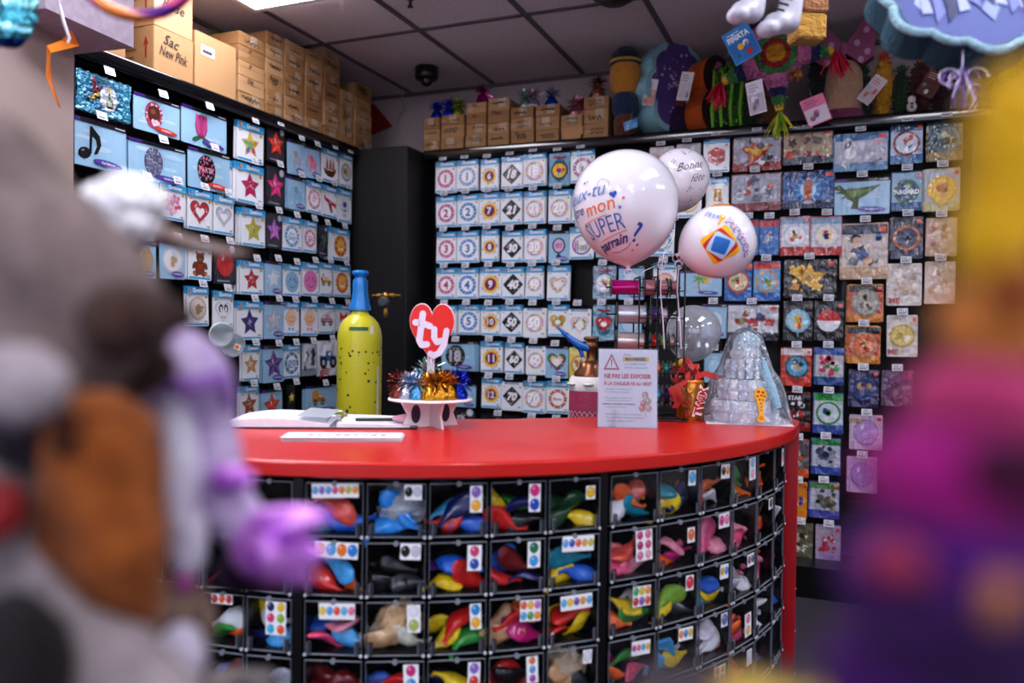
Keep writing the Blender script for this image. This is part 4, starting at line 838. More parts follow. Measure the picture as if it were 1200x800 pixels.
# ------------------------------------------------------------------ curved counter: local x right, y away, origin at the arc centre
CT = 1.02; RC = 1.265; RB = 1.232
CC = R0*(-0.3)+F0*2.88
def arc(r, a): return (r*math.sin(rad(a)), -r*math.cos(rad(a)))
def countertop():
    t = thing('sales_counter', 'curved shop counter with a glossy red top and black front', 'counter', (CC.x, CC.y, 0), YAW)
    g = G(); P = [arc(RC, a) for a in [-61+i*1.9 for i in range(71)]]
    e = P[-1]; P = P[:-1]+[(e[0]+.001, e[1]), (e[0]-.004, e[1]+.035), (e[0]-.03, e[1]+.045)]
    P += [(-.0+.6, -.36), (.275, -.46), (-.9, -.59), (-1.09, -.60)]
    def ins(p, d):
        q = Vector((p[0], p[1])); c = Vector((0, -.75)); v = (c-q); return tuple(q+v.normalized()*d)
    def ring(z, d): return [(*ins(p, d), z) for p in P]
    g.rings([ring(CT-.034, .006), ring(CT-.030, 0), ring(CT-.005, 0), ring(CT-.0015, .0018), ring(CT, .006)], '#c8281e', False)
    m = flat_mat('red_laminate', '#c8211a', 0.33, col2='#c41f18', nscale=6, coat=0.12)
    link('countertop', g.mesh('countertop', m), t)
    # carcass behind the bins: floor-to-top black core, dividers, plinth
    g = G(); A = [-60+i*2 for i in range(66)]
    def wall(r0, r1, z0, z1, As):
        rs = []
        for a in As:
            p, q = arc(r1, a), arc(r0, a); rs.append([(p[0], p[1], z0), (q[0], q[1], z0), (q[0], q[1], z1), (p[0], p[1], z1)])
        g.rings(rs, 'black', False)
    wall(RB-.21, RB-.19, 0.0, CT-.034, A)
    wall(RB-.19, RB-.004, 0.0, .228, A); wall(RB-.19, RB-.002, .979, CT-.034, A)
    link('carcass', g.mesh('carcass', M_BLACKM()), t)
    g = G(); wall(RB-.02, RB+.004, 0, .10, A); link('kick_board', g.mesh('kick_board', M_BLACK()), t)
    return t
COUNTER = countertop()
MODS = [(-32, 5, 5), (-6, 6, 5), (25, 6.4, 6)]      # start angle, pitch, columns
MODN = ['left', 'middle', 'right']
def divider(a, w, label):
    g = G(); p = arc(RB-.1, a)
    g.box(-w/2, -.1, .23, w/2, .09, .978, 'black')
    o = link('divider', g.mesh('divider', M_BLACK()), COUNTER, (p[0], p[1], 0), rad(a)); return o
for s, p, n in MODS: divider(s-.5, .016, ''); divider(s+n*p+.05, .006, '')
divider(63.9, .014, '')
# red corner post at the right end
g = G(); e = arc(RB+.012, 69)
g.bbox(-.02, -.02, 0, .02, .02, CT-.03, '#a81820', .003)
for i in range(7): g.T = Matrix.Translation((0, 0, 0)); g.sphere((0, -.021, .12+i*.13), (.003, .002, .003), '#d8d8dc', 6, 4); g.T = None
link('corner_leg', g.mesh('corner_leg', attr_mat('red_lacquer', .3, coat=.4)), COUNTER, (e[0], e[1], 0), rad(69))
# ------------------------------------------------------------------ deflated latex balloons (a few shapes shared by all)
def limp(seed):
    rnd = random.Random(seed); prof = [(.0045, -.044), (.0062, -.0435), (.0055, -.041), (.0038, -.038), (.0042, -.030), (.008, -.020), (.0155, -.008), (.0205, .008), (.0200, .022), (.0150, .034), (.007, .0405), (.0015, .0425)]
    g = G(); rs = []; ph = rnd.uniform(0, 6); bend = rnd.uniform(-9, 9); tw = rnd.uniform(-.6, .6)
    for r, z in prof:
        rr = []
        for j in range(14):
            a = 2*PI*j/14; k = 1+.16*math.sin(3*a+ph+z*60) + .08*math.sin(5*a-ph)
            x, y = r*k*math.cos(a), r*k*math.sin(a)*(.42 if z > -.03 else .9)
            u = tw*(z+.04)*14; x, y = x*math.cos(u)-y*math.sin(u), x*math.sin(u)+y*math.cos(u)
            rr.append((x+bend*z*z, y+.004*math.sin(z*90+ph), z))
        rs.append(rr)
    g.rings(rs, 'white', True); return g.mesh('deflated_balloon', flat_mat('latex_white', 'white', .35))
LIMP = [limp(i) for i in range(6)]
def crumple(seed):
    g = G(); rnd = random.Random(seed); rs = []
    for i in range(1, 10):
        t = PI*i/10; rr = []
        for j in range(18):
            a = 2*PI*j/18; d = Vector((math.sin(t)*math.cos(a), math.sin(t)*math.sin(a), -math.cos(t)))
            k = 1+.35*noise.noise(d*2.6+Vector((seed, 0, 0)))+.18*noise.noise(d*7); rr.append((.048*k*d.x, .032*k*d.y, .045*k*d.z))
        rs.append(rr)
    g.rings(rs, 'white', False); return g.mesh('crumpled_bag', flat_mat('latex_white', 'white', .35))
CRUM = [crumple(3), crumple(8)]
def latex(c):
    n = 'latex_'+c.strip('#')
    if n in MATS: return MATS[n]
    b = tuple(min(1, x*1.12+.02) for x in C(c))
    m = flat_mat(n, b, .28, coat=.5, col2=mixc(b, 'black', .12), nscale=90); return m
# ------------------------------------------------------------------ picture cards on the bin doors
def card_mesh(cols, w, h, nx, ny):
    g = G(); g.box(-w/2, -.0004, -h/2, w/2, .0004, h/2, '#e8eaec')
    g.rect(-w/2, -h/2, w/2, h/2, '#f0f2f4', 1, -.0002)
    for i in range(nx):
        for j in range(ny):
            c = cols[(i+j*nx) % len(cols)]; cx, cz = -w/2+w*(i+.5)/nx, h/2-h*(j+.46)/ny
            rx = min(w/nx*.46, h/ny*.36); rz = min(h/ny*.42, rx*1.25)
            g.ell(cx, cz, rx, rz, mixc(c, 'black', .15), 2, 14); g.ell(cx-rx*.05, cz+rz*.05, rx*.85, rz*.88, c, 3, 14); g.ell(cx-rx*.3, cz+rz*.4, rx*.16, rz*.2, 'white', 4, 6)
            g.poly([(cx-rx*.15, cz-rz*1.12), (cx+rx*.15, cz-rz*1.12), (cx, cz-rz*.9)], c, 3)
    return g.mesh('picture_card', M_PAPER())
CLEARM = lambda: clear_mat('clear_acrylic', tint=(.97, .98, .99), refl=.012, rough=.06, edge=.10)
def bin_meshes(w):
    h = .118; d = .165
    t = G(); t.box(-w/2+.003, .004, .003, w/2-.003, d, .006, 'black')
    for x in (-w/2+.001, w/2-.003): t.box(x, .004, .003, x+.002, d, h-.004, 'black')
    t.box(-w/2+.003, d-.002, .003, w/2-.003, d, h-.004, 'black')
    tm = t.mesh('tray', flat_mat('smoked_acrylic', '#0c0c0f', .25, col2='#101014'))
    f = G(); f.box(-w/2+.002, -.001, .003, w/2-.002, .001, h-.003, 'white'); fm = f.mesh('door', CLEARM())
    e = G()
    for z in (.002, h-.005): e.box(-w/2+.002, -.0022, z, w/2-.002, .0015, z+.0016, '#9aa0a8')
    for x in (-w/2+.002, w/2-.0036): e.box(x, -.0022, .002, x+.0014, .0015, h-.003, '#70767e')
    em = e.mesh('door_edge', attr_mat('polished_edge', .2))
    cs_ = []
    for s in (-1, 1):
        c = G()
        c.bbox(s*(w/2-.012)-.0055, -.006, .004, s*(w/2-.012)+.0055, -.001, .032, '#3c3e44', .002); c.box(s*(w/2-.012)-.004, -.0075, .006, s*(w/2-.012)-.0028, -.006, .030, '#8c9098')
        c.sphere((s*(w/2-.004), -.006, .003), (.004, .003, .004), '#c8ccd0', 8, 6)
        cs_.append(c.mesh('clip', attr_mat('clip_plastic', .15, coat=.5)))
    cm = cs_
    k = G(); k.rings([[(.006*math.cos(i*PI/5), y, h-.004+.006*math.sin(i*PI/5)) for i in range(10)] for y in (.001, -.005)], '#8c9098', False)
    km = k.mesh('knob', attr_mat('clip_plastic', .15, coat=.5))
    return tm, fm, em, cm, km
ORD = ['first', 'second', 'third', 'fourth', 'fifth', 'sixth']
# (module, column) -> rows of (balloon colours, card spec)   card: colours | nx | ny | w | h | dx | dz
def cd(cols, nx=1, ny=1, w=.026, h=.026, dx=.034, dz=.036): return (cols.split(), nx, ny, w, h, dx, dz)
W5 = ['#58a8d8 #8c70c0 #6c9cd8 #d85890 #e88c30 #c8c040 #f0a030', '#e8c070 #58a8e0 #e87c28 #2c80d0', '#e0c83c #58a0e0 #e85030 #68b8e0 #e878a0', '#60b0e0 #e8c840 #7850a8 #e0a030']
BINS = {
 (0, 4): [('dkred red', None), ('red navy', None), ('navy lightblue white yellow', cd('navy yellow #d83c78 #8cb838 cyan orange', 2, 3, .045, .07, .02, .015)), ('cream cream silver', None), ('red blue', None), ('navy', None)],
 (0, 3): [('purple', None), ('red green', None), ('green orange white', cd('red orange', 3, 1, .05, .02, 0, .045)), ('red navy dkred blue', None), ('blue white', None), ('green', None)],
 (0, 2): [('pink', None), ('blue', None), ('orange yellow', None), ('white cream', None), ('red', None), ('blue', None)],
 (0, 1): [('yellow', None), ('pink', None), ('white', None), ('silver cream', None), ('red', None), ('blue', None)],
 (0, 0): [('blue', None), ('white', None), ('red', None), ('green', None), ('yellow', None), ('blue', None)],
 (1, 0): [('teal blue coral dkgreen', cd(W5[0], 7, 1, .098, .03, .002, .04)), ('red orange lightblue navy', cd(W5[1], 4, 1, .09, .034, .006, .04)), ('pink lightblue rose blue', cd(W5[2], 5, 1, .076, .034, .008, .036)), ('dkred #8c3c34 dkred', None), ('red blue', None), ('green', None)],
 (1, 1): [('@silver #2f8cd8', cd('#181820 #c8ccd8', 2, 1, .036, .032, .034, .038)), ('black charcoal black', cd('#181820 #c4c8d4', 2, 1, .042, .034, .03, .038)), ('@#d8b488 #c8a478 cream', cd('#e4e6ea #a8c060', 1, 2, .028, .058, .038, .022)), ('navy dkgreen red blue', cd('#c83078 #48a0d8', 1, 2, .032, .056, .034, .022)), ('white blue', None), ('red', None)],
 (1, 2): [('red blue navy lightblue lime', cd('#8c68b8 #f0b030', 1, 2, .026, .056, .036, .022)), ('yellow red blue purple navy', cd('#d04878 #3050b0', 1, 2, .030, .054, .034, .022)), ('yellow green red yellow dkgreen', cd('#2c90d0 #f0b438', 1, 2, .024, .054, .038, .022)), ('yellow green yellow navy', cd('#9070c0 #d83c3c', 1, 2, .026, .054, .036, .022)), ('red blue', None), ('green', None)],
 (1, 3): [('red black navy yellow green', cd('#d82c7c #2850b8', 1, 2, .026, .060, .034, .020)), ('red navy dkred blue', cd('#2c7850 #38a0d8', 1, 2, .028, .056, .034, .022)), ('tan magenta red tan orange', cd('#e06038 #e8b030 #c070c0 #48a8d8 #58a050 #e89030', 3, 2, .046, .046, .028, .026)), ('red dkred black', cd('#e07838 #58a0d0 #b040a0', 1, 3, .026, .058, .034, .022)), ('red blue', None), ('green', None)],
 (1, 4): [('dkgreen yellow dkgreen', cd('#e0b828', 1, 1, .022, .030, .036, .024)), ('yellow blue teal', cd('#58a8e8 #4058b0 #e06848 #e8a848 #c8c050', 5, 1, .076, .034, .008, .038)), ('red yellow', cd(W5[3], 5, 1, .076, .032, .006, .034)), ('@beige tan charcoal', cd('#d8dce4', 1, 1, .022, .03, .034, .034)), ('blue red', None), ('green', None)],
 (2, 0): [('white teal orange purple coral', None), ('pink rose coral #e86870', cd('#c0407c #d87098 #b02c68 #d8507c #c87898 #e8a0a8', 2, 3, .046, .070, .024, .016)), ('orange green yellow navy white', cd('#48a858 #d8c030 #e89c30 #c83838 #8c58b8 #d86030', 3, 2, .050, .046, .020, .024)), ('orange pink green magenta', cd('#c04898 #e07890 #48b0d8 #e0b838', 4, 1, .052, .032, .02, .03)), ('red blue yellow', None), ('green blue', None)],
 (2, 1): [('yellow navy teal yellow', cd('#58b0e0', 1, 1, .024, .036, .034, .032)), ('orange magenta rose #e86c30', cd('#d8783c', 1, 1, .024, .036, .034, .02)), ('yellow charcoal lime', cd('#d03848', 1, 1, .026, .036, .032, .03)), ('lightblue yellow lightblue', cd('#e89038 #4890d0 #d8b838', 3, 1, .048, .03, .022, .034)), ('blue red', None), ('yellow', None)],
 (2, 2): [('#b8502c white #c86038', cd('#4c2c20 #e0a048', 2, 1, .036, .036, .028, .034)), ('pink rose #e0608c', cd('#c84080 #e080a8', 2, 1, .044, .036, .026, .036)), ('lightblue yellow blue', cd('#e0b030 #4890d0', 2, 1, .034, .036, .03, .032)), ('#c8c0cc white #d8d0dc', cd('#6870a8', 1, 1, .026, .034, .034, .034)), ('red orange', cd('#c87838 #d8a048', 2, 2, .046, .044, .02, .026)), ('blue', None)],
 (2, 3): [('lime orange green', cd('#90c0e0 #e0a8c0 #e8d888', 1, 2, .034, .058, .028, .024)), ('rose pink', None), ('silver white #b8b0b4', cd('#8c4870 #505878', 2, 1, .036, .032, .028, .034)), ('orange pink #e86c50', cd('#d87898 #e8b848', 1, 2, .034, .06, .02, -.01)), ('orange red', cd('#e0e2e8', 1, 1, .028, .04, .03, .026)), ('yellow', None)],
 (2, 4): [('orange #d86c1c', None), ('brown orange', cd('#383c40', 1, 1, .030, .03, .028, .034)), ('rose pink', None), ('white silver', None), ('navy orange', None), ('rose', None)],
 (2, 5): [('pink white', cd('#e0a0c0', 1, 1, .026, .05, .02, .02)), ('red white', None), ('lightblue red', None), ('silver blue', None), ('blue silver', None), ('red', None)],
}
BM = {}; nb = 0
def fill_bins():
    global nb
    for mi, (s, p, n) in enumerate(MODS):
        for c in range(n):
            a = s+p*(c+.5); w = 2*RB*math.sin(rad(p/2))-.003
            if mi not in BM: BM[mi] = bin_meshes(w)
            tm, fm, em, cm, km = BM[mi]
            for r in range(6):
                x, y = arc(RB, a); z = .979-.124*(r+1)+.002
                lx, ly = CC.x+x*math.cos(YAW)-y*math.sin(YAW), CC.y+x*math.sin(YAW)+y*math.cos(YAW); rz = YAW+rad(a)
                cols, card = BINS[(mi, c)][r]; cl = cols.split(); cw = {}
                pos = f'{ORD[r]} row, {ORD[c]} column, {MODN[mi]} section'
                t = thing('storage_bin', f'clear-fronted black bin in the counter, {pos}', 'bin', (lx, ly, z), rz, 'clear-fronted balloon bins in the counter')
                link('tray', tm, t); dr = link('door', fm, t); link('door_edge', em, dr)
                link('clip', cm[0], dr); link('clip', cm[1], dr); link('knob', km, dr)
                if card:
                    cc, nx, ny, w_, h_, dx, dz = card
                    link('picture_card', card_mesh(cc, w_, h_, nx, ny), dr, (dx*(w/.125), -.0035, .059+dz), rot=(0, rad(random.uniform(-2.5, 2.5)), 0))
                M = Matrix.Translation((lx, ly, z)) @ Matrix.Rotation(rz, 4, 'Z')
                vis = not (mi == 0 and c < 2) and r < (5 if mi < 2 else 6)
                if not vis: continue
                big = cl[0].startswith('@')
                if big:
                    cbase = cl[0][1:]
                    o = link('crumpled_bag', CRUM[nb % 2]); o.material_slots[0].link = 'OBJECT'; o.material_slots[0].material = latex(cbase) if nb % 2 else flat_mat('crumpled_'+cbase.strip('#'), cbase, .45, bump=.5, scale=90)
                    o.matrix_world = M @ Matrix.Translation((0.008, .055, .052)); nb += 1
                    tag(o, f'crumpled pale cloth bag in the bin, {pos}', 'bag'); cl = cl[1:]
                k = len(cl); m = k+(1 if k < 4 and mi > 0 else 0)+(1 if k < 3 and mi > 0 else 0)
                spots = [(-.028, .020, .020), (.026, .022, .022), (0, .022, .052), (-.03, .05, .045), (.034, .05, .05), (.0, .085, .04)]
                for i in range(m):
                    col = cl[i % k]; sx, sy, sz = spots[i % 6]
                    o = link('deflated_balloon', LIMP[random.randrange(6)]); o.material_slots[0].link = 'OBJECT'; o.material_slots[0].material = latex(col)
                    sc = random.uniform(.95, 1.3) * min(1, w/.118)
                    rot = Matrix.Rotation(random.uniform(-.8, .8), 4, 'X') @ Matrix.Rotation(random.choice((-1, 1))*random.uniform(.7, 2.2), 4, 'Y') @ Matrix.Rotation(random.uniform(-.8, .8), 4, 'Z')
                    o.matrix_world = M @ Matrix.Translation((sx*(w/.125)*random.uniform(.8, 1.1), sy+.012, sz+random.uniform(0, .006))) @ rot @ Matrix.Scale(sc, 4)
                    cn = CNAME(col); tag(o, f'{cn} deflated balloon in the bin, {pos}', 'balloon', f'{cn} limp balloons in the bin, {pos}')
def CNAME(c):
    if c in NAMED: return {'dkred': 'dark red', 'dkgreen': 'dark green', 'lightblue': 'light blue', 'tan': 'tan'}.get(c, c)
    v = C(c); best = min((k for k in NAMED if k not in ('qblue', 'qdark', 'oval', 'sky', 'skin', 'dkred', 'dkgreen', 'lightblue')), key=lambda k: sum((v[i]-C(k)[i])**2 for i in range(3))); return best
fill_bins()
# ------------------------------------------------------------------ things on the counter and behind it
def ctop(px, py): return onZ(px, py, CT)
FACE = YAW                                    # objects turned to the customer side
# --- yellow gas cylinder
def cylinder():
    b = atD(421.5, 400, 3.55); t = thing('gas_cylinder', 'tall yellow helium gas cylinder with blue valve cap behind the counter', 'gas cylinder', (b.x, b.y, 0), .4)
    y = '#c9c432'; r = .099; g = G()
    z1 = onY(421, 386, b.y).z
    prof = [(r*.9, 0), (r, .02), (r, z1-.06), (r*.99, z1-.03), (r*.94, z1), (r*.82, z1+.03), (r*.62, z1+.053), (r*.42, z1+.066), (r*.36, z1+.08), (r*.36, z1+.098)]
    g.lathe(prof, 40, y)
    for i in range(90):                       # chips and scuffs in the paint
        a = random.uniform(0, 6.28); z = random.choice([random.uniform(.9, z1-.05), random.uniform(z1-.16, z1-.08)]); s = random.uniform(.002, .009)*(1 if random.random() < .7 else 1.5)
        c, q = math.cos(a), math.sin(a); R = r+.0006; u = Vector((-q, c, 0)); o = Vector((c*R, q*R, z))
        g.add([tuple(o+u*s*math.cos(k)*random.uniform(.5, 1)+Vector((0, 0, s*.8*math.sin(k)))) for k in (0, 1, 2.1, 3.1, 4.2, 5.2)], [(0, 1, 2, 3, 4, 5)], random.choice(['#3c3a20', '#5c5828', '#2a2a20']))
    link('tank', g.mesh('tank', attr_mat('yellow_enamel', .38, coat=.25, bump=.06, scale=30)), t)
    g = G()
    vs = []; n = 14
    for z, k in ((z1+.012, .90), (z1-.004, .965)):
        vs += [((r*k+.0012)*math.cos(-1.9+i*.07), (r*k+.0012)*math.sin(-1.9+i*.07), z) for i in range(n)]
    g.add(vs, [(i+1, i, n+i, n+i+1) for i in range(n-1)], '#2c5c34')
    vs = []
    for z in (z1-.16, z1-.42): vs += [((r+.0012)*math.cos(-.55+i*.05), (r+.0012)*math.sin(-.55+i*.05), z) for i in range(4)]
    g.add(vs, [(i+1, i, 4+i, 5+i) for i in range(3)], '#d8d6c0')
    vs = []
    for z in (z1+.02, z1-.02): vs += [((r*.93+.004)*math.cos(-.9+i*.06), (r*.93+.004)*math.sin(-.9+i*.06), z) for i in range(4)]
    g.add(vs, [(i+1, i, 4+i, 5+i) for i in range(3)], '#e4e2d8')
    link('sticker', g.mesh('sticker', M_PAPER()), t)
    g = G(); z0 = z1+.085; z2 = onY(421, 317, b.y).z-z0
    g.lathe([(.047, 0), (.047, .016), (.040, .03), (.032, .09), (.033, .12), (.030, .135), (.024, z2*.8), (.024, z2*.86), (.036, z2*.9), (.036, z2*.97), (.028, z2)], 28, '#1d7cc4', cz=z0, pleat=7, pamp=.05)
    link('valve_cap', g.mesh('valve_cap', M_PLAST()), t)
cylinder()
def brass_valve():
    p = atD(452, 346, 4.3); w = Vector((-2.3, p.y, p.z))
    t = thing('brass_valve', 'brass gas valve with hanging nozzle beside the blue valve cap', 'valve', p, 0)
    g = G(); g.tube([(-.08, 0, 0), (.09, 0, 0)], .008, '#b88c3c', 10); g.sphere((0, 0, 0), .02, '#c89c4c', 12, 8); g.tube([(.03, 0, 0), (.05, 0, 0)], .014, '#d8ac5c', 8); g.tube([(-.05, 0, 0), (-.03, 0, 0)], .014, '#d8ac5c', 8)
    link('body', g.mesh('body', attr_mat('brass', .25, metal=.9)), t)
    g = G(); g.tube([(0, 0, -.01), (.0, .0, -.06)], .004, '#2a2a2c', 6); g.tube([(0, 0, -.07), (0, 0, -.1), (0, 0, -.12)], 0, '#c89c4c', 10, radii=[.011, .012, .006]); link('nozzle', g.mesh('nozzle', attr_mat('brass', .25, metal=.9)), t)
    g = G(); g.tube([(-.08, 0, 0), (-.12, .05, -.02), (-.14, .06, -.4), (-.13, .05, -1.0), (-.13, .03, 0.01-p.z+.0)], .006, '#1c1c1e', 8); link('hose', g.mesh('hose', M_PLAST()), t)
    g = G(); g.lathe([(.028, 0), (.03, .006), (.03, .02), (.02, .026)], 20, '#4a4c50', cz=0); o = link('gauge', g.mesh('gauge', M_PLAST()), t, (.0, -.01, -.035), rot=(PI/2, 0, 0))
brass_valve()
# --- cake stand with tinsel weights and heart sign
def tinsel_weight(kind, parent_loc, body, tuft, label, group, rz=0, s=1.0):
    t = thing('balloon_weight', label, 'balloon weight', parent_loc, rz, group)
    g = G(); pr = [(.017, 0), (.0185, .004), (.0175, .012), (.012, .024), (.0055, .031), (.005, .034), (.008, .038)]
    g.lathe([(a*s, b*s) for a, b in pr], 24, body, pleat=9, pamp=.10)
    link('wrapped_base', g.mesh('wrapped_base', M_FOIL()), t)
    q = G(); q.tuft((0, 0, .033*s), (0, 0, 1), 150, .030*s, .0020*s, tuft, spread=1.9, droop=.10)
    link('tinsel_top', q.mesh('tinsel_top', attr_mat('tinsel', .18, metal=.8)), t)
    return t
ST = ctop(504, 499); ST = Vector((ST.x, ST.y, CT))
def cake_stand():
    c = ST; t = thing('cake_stand', 'white round cake stand holding tinsel balloon weights on the red counter', 'stand', c, FACE)
    H_ = onY(504, 467, c.y).z-CT-.004; g = G()
    for k in range(2):                         # crossed slotted foot boards
        g.T = Matrix.Rotation(rad(30+90*k), 4, 'Z'); P = [(-.085, 0), (.085, 0), (.07, H_*.5), (.09, H_), (-.09, H_), (-.07, H_*.5)]
        g.prism(P, -.003, .003, '#e4e2e4', '#d0ced0'); g.T = None
    link('foot', g.mesh('foot', attr_mat('white_board', .45)), t)
    g = G()
    for s in (-1, 1):
        for k in range(2):
            g.T = Matrix.Rotation(rad(30+90*k), 4, 'Z'); g.ell(s*.045, H_*.5, .014, H_*.36, '#3c2848', 1, 16, y0=-.0032); g.T = None
    link('slot', g.mesh('slot', M_PAPER()), t)
    g = G(); g.lathe([(.112, 0), (.117, .001), (.118, .003), (.117, .006), (.112, .0065)], 48, '#eceaec', cz=H_); link('plate', g.mesh('plate', attr_mat('white_board', .45)), t)
    z = CT+H_+.0065
    specs = [(-.092, -.02, '#8c4a38', ['#7c3428', '#a85848', '#5c2820'], 'copper'), (-.062, -.045, '#b8bac4', ['#c8c8d0', '#8c8c98', '#e8e8f0'], 'silver'), (-.032, -.06, '#5c9cc8', ['#3c78b4', '#80b8e0', '#c8d8e4'], 'light blue'),
      (.004, -.072, '#c08c2c', ['#c88c20', '#e8b848', '#8c5c10'], 'front left gold'), (.034, -.066, '#b8862c', ['#c88c20', '#f0c050', '#8c5c10'], 'front right gold'), (.022, -.032, '#c08c2c', ['#d09828', '#f0c458', '#7c5010'], 'back gold'), (.058, -.048, '#b8862c', ['#c88c20', '#e8b848', '#a06818'], 'outer gold'),
      (.086, -.022, '#1c3cb0', ['#1838c0', '#3058e0', '#0c2080'], 'outer royal blue'), (.062, .0, '#1c3cb0', ['#1838c0', '#2c50d8', '#0c2080'], 'inner royal blue'), (.078, .038, '#1c3cb0', ['#1838c0', '#2c50d8', '#0c2080'], 'rear royal blue'),
      (-.05, .03, '#1c5c34', ['#205c38', '#48a060', '#a8c8b0', '#c83c30'], 'dark green'), (-.01, .06, '#88a8a0', ['#a8d0c0', '#d8e8e0', '#c84838', '#88b8c8'], 'pearly multicoloured'), (.03, .062, '#202c70', ['#24306c', '#4858a8', '#8c98d0'], 'deep blue')]
    for x, y, bc, tc, nm in specs:
        s = 1.35 if 'pearly' not in nm else 1.9
        p = Vector((c.x, c.y, z))+R0*x*.92+F0*y*.92
        tinsel_weight(0, p, bc, tc, f'{nm} tinsel-topped balloon weight on the white cake stand', 'tinsel balloon weights on the cake stand', random.uniform(0, 6), s)
    # heart sign standing in the middle
    hc = onY(506, 393, c.y); t = thing('heart_sign', 'red heart-shaped sign with white letters ty above the cake stand', 'sign', (c.x, c.y, z), FACE+rad(12))
    z0 = hc.z-z; g = G(); g.box(-.010, -.004, 0, .010, .004, z0-.045, '#e8e4e8'); link('post', g.mesh('post', M_PAPER()), t); r = .062; n = 40; P = []
    for i in range(n):
        a = 2*PI*i/n; P.append((r*16.8*math.sin(a)**3/17, z0+r*(15*math.cos(a)-5.2*math.cos(2*a)-2*math.cos(3*a)-math.cos(4*a)+3.6)/17*1.42))
    g = G(); g.prism(P, -.022, -.006, '#d8281c', '#e8dce0'); Pb = [(p[0]*1.02+.003, p[1]*1.0+.003) for p in P]; g.prism(Pb, -.0055, .004, '#e8e0e4', '#e8e0e4')
    link('heart', g.mesh('heart', attr_mat('glossy_board', .4, coat=.2)), t)
    q = G(); W = '#dcd8e8'
    def stroke(pts, w):
        q.line(pts, w, W, 3, -.022)
        for p in pts: q.ell(p[0], p[1], w/2, w/2, W, 3, 14, y0=-.0221)
    def S_(pts, w): stroke([(x*1.0, z0+z) for x, z in pts], w)
    S_([(-.026, .060), (-.032, .010), (-.035, -.014), (-.028, -.026), (-.014, -.024)], .018); S_([(-.046, .036), (-.026, .034), (-.006, .026)], .018)
    S_([(.006, .018), (.006, -.006), (.014, -.018), (.026, -.014)], .017); S_([(.040, .014), (.034, -.024), (.020, -.048), (.004, -.056), (-.004, -.050)], .017)
    q.rect(-.004, z0-.078, .001, z0-.064, W, 3, -.022)
    link('lettering', q.mesh('lettering', M_PAPER()), t)
cake_stand()
# --- binder, papers, pen case
def flat_stack(name, label, cat, corners, z, th, cols, n=1, wav=0.0, parts=None):
    pass
def desk_papers():
    c = ctop(392, 497); t = thing('ring_binder', 'open ring binder of white pages lying on the left of the red counter', 'binder', (c.x, c.y, CT), FACE+rad(4))
    g = G(); g.bbox(-.30, -.10, 0, .235, .14, .004, '#16161a', .001); link('cover', g.mesh('cover', M_PLAST()), t)
    for s, x0, x1, top, nm in ((-1, -.285, -.0, .022, 'left_pages'), (1, .02, .215, .010, 'right_pages')):
        g = G(); rs = []
        for i in range(13):
            x = x0+(x1-x0)*i/12; u = i/12; h = top*(math.sin(PI*min(1, (u if s < 0 else 1-u)*1.0)**.8)*.7+.35) if s < 0 else top*(.6+.4*math.cos(u*2))
            rs.append([(x, -.095, .004), (x, .13, .004), (x, .13, .004+h), (x, -.095, .004+h)])
        g.rings(rs, '#e6e7ee', False)
        link('pages', g.mesh('pages', flat_mat('white_pages', '#dfe0e8', .7, col2='#e6e7ee')), t)
    g = G()
    for yy in (-.06, -.045, .06, .075): g.tube([(.0-.005+.02*math.cos(a)+.012, yy, .006+.024*math.sin(a)) for a in [i*PI/10 for i in range(11)]], .0016, '#c4c6cc', 6)
    g.box(-.006, -.09, .004, .022, .12, .008, '#b8bac0'); link('ring', g.mesh('ring', M_STEEL()), t)
    # clear page protectors next to the rings
    g = G(); g.box(-.09, -.092, .0275, -.005, .125, .028, 'white'); link('plastic_sleeve', g.mesh('plastic_sleeve', clear_mat('page_sleeve', refl=.25, rough=.1, haze=.35)), t, rot=(0, rad(4), 0))
    c = ctop(404, 514.5); t = thing('paper_stack', 'small stack of loose white leaflets at the front of the counter', 'papers', (c.x, c.y, CT), FACE+rad(3))
    for i in range(6):
        g = G(); d = random.uniform(-.004, .004); g.box(-.142+d, -.045+d, .0012*i*1.6, .142+d, .05+d, .0012*i*1.6+.0011, ['#dcdde4', '#e8e8ee'][i % 2])
        if i == 5:
            zt = .0012*i*1.6+.0012
            for k in range(9): x = -.09+.022*k; g.add([(x, -.02, zt), (x+.014, -.018, zt), (x+.016, .012, zt), (x+.002, .015, zt)], [(0, 1, 2, 3)], ['#b88c98', '#a8a8b8', '#c8b0a8', '#98a0b4'][k % 4])
        link('sheet', g.mesh('sheet', M_PAPER()), t, rz=rad(random.uniform(-1.2, 1.2)))
    c = ctop(462, 499); z = CT+.0185
    t = thing('pen', 'black and clear pen lying on the binder edge', 'pen', (c.x-.03, c.y-.02, z), FACE+rad(6))
    g = G(); g.tube([(-.07, 0, 0), (.05, 0, 0), (.066, 0, 0)], 0, '#18181c', 8, radii=[.0045, .0045, .001]); link('barrel', g.mesh('barrel', M_PLAST()), t)
    t = thing('pencil_case', 'pink and white soft pencil case on the right page of the binder', 'pencil case', (c.x+.035, c.y+.01, z), FACE+rad(14))
    g = G(); g.sphere((0, 0, .003), (.042, .016, .013), '#d8a8b8', 16, 10); link('pouch', g.mesh('pouch', attr_mat('soft_cloth', .8, bump=.4, scale=60)), t)
    g = G(); g.tube([(-.038, 0, .008), (0, 0, .017), (.038, 0, .008)], .002, '#a04058', 6); link('zip', g.mesh('zip', M_PLAST()), t)
desk_papers()
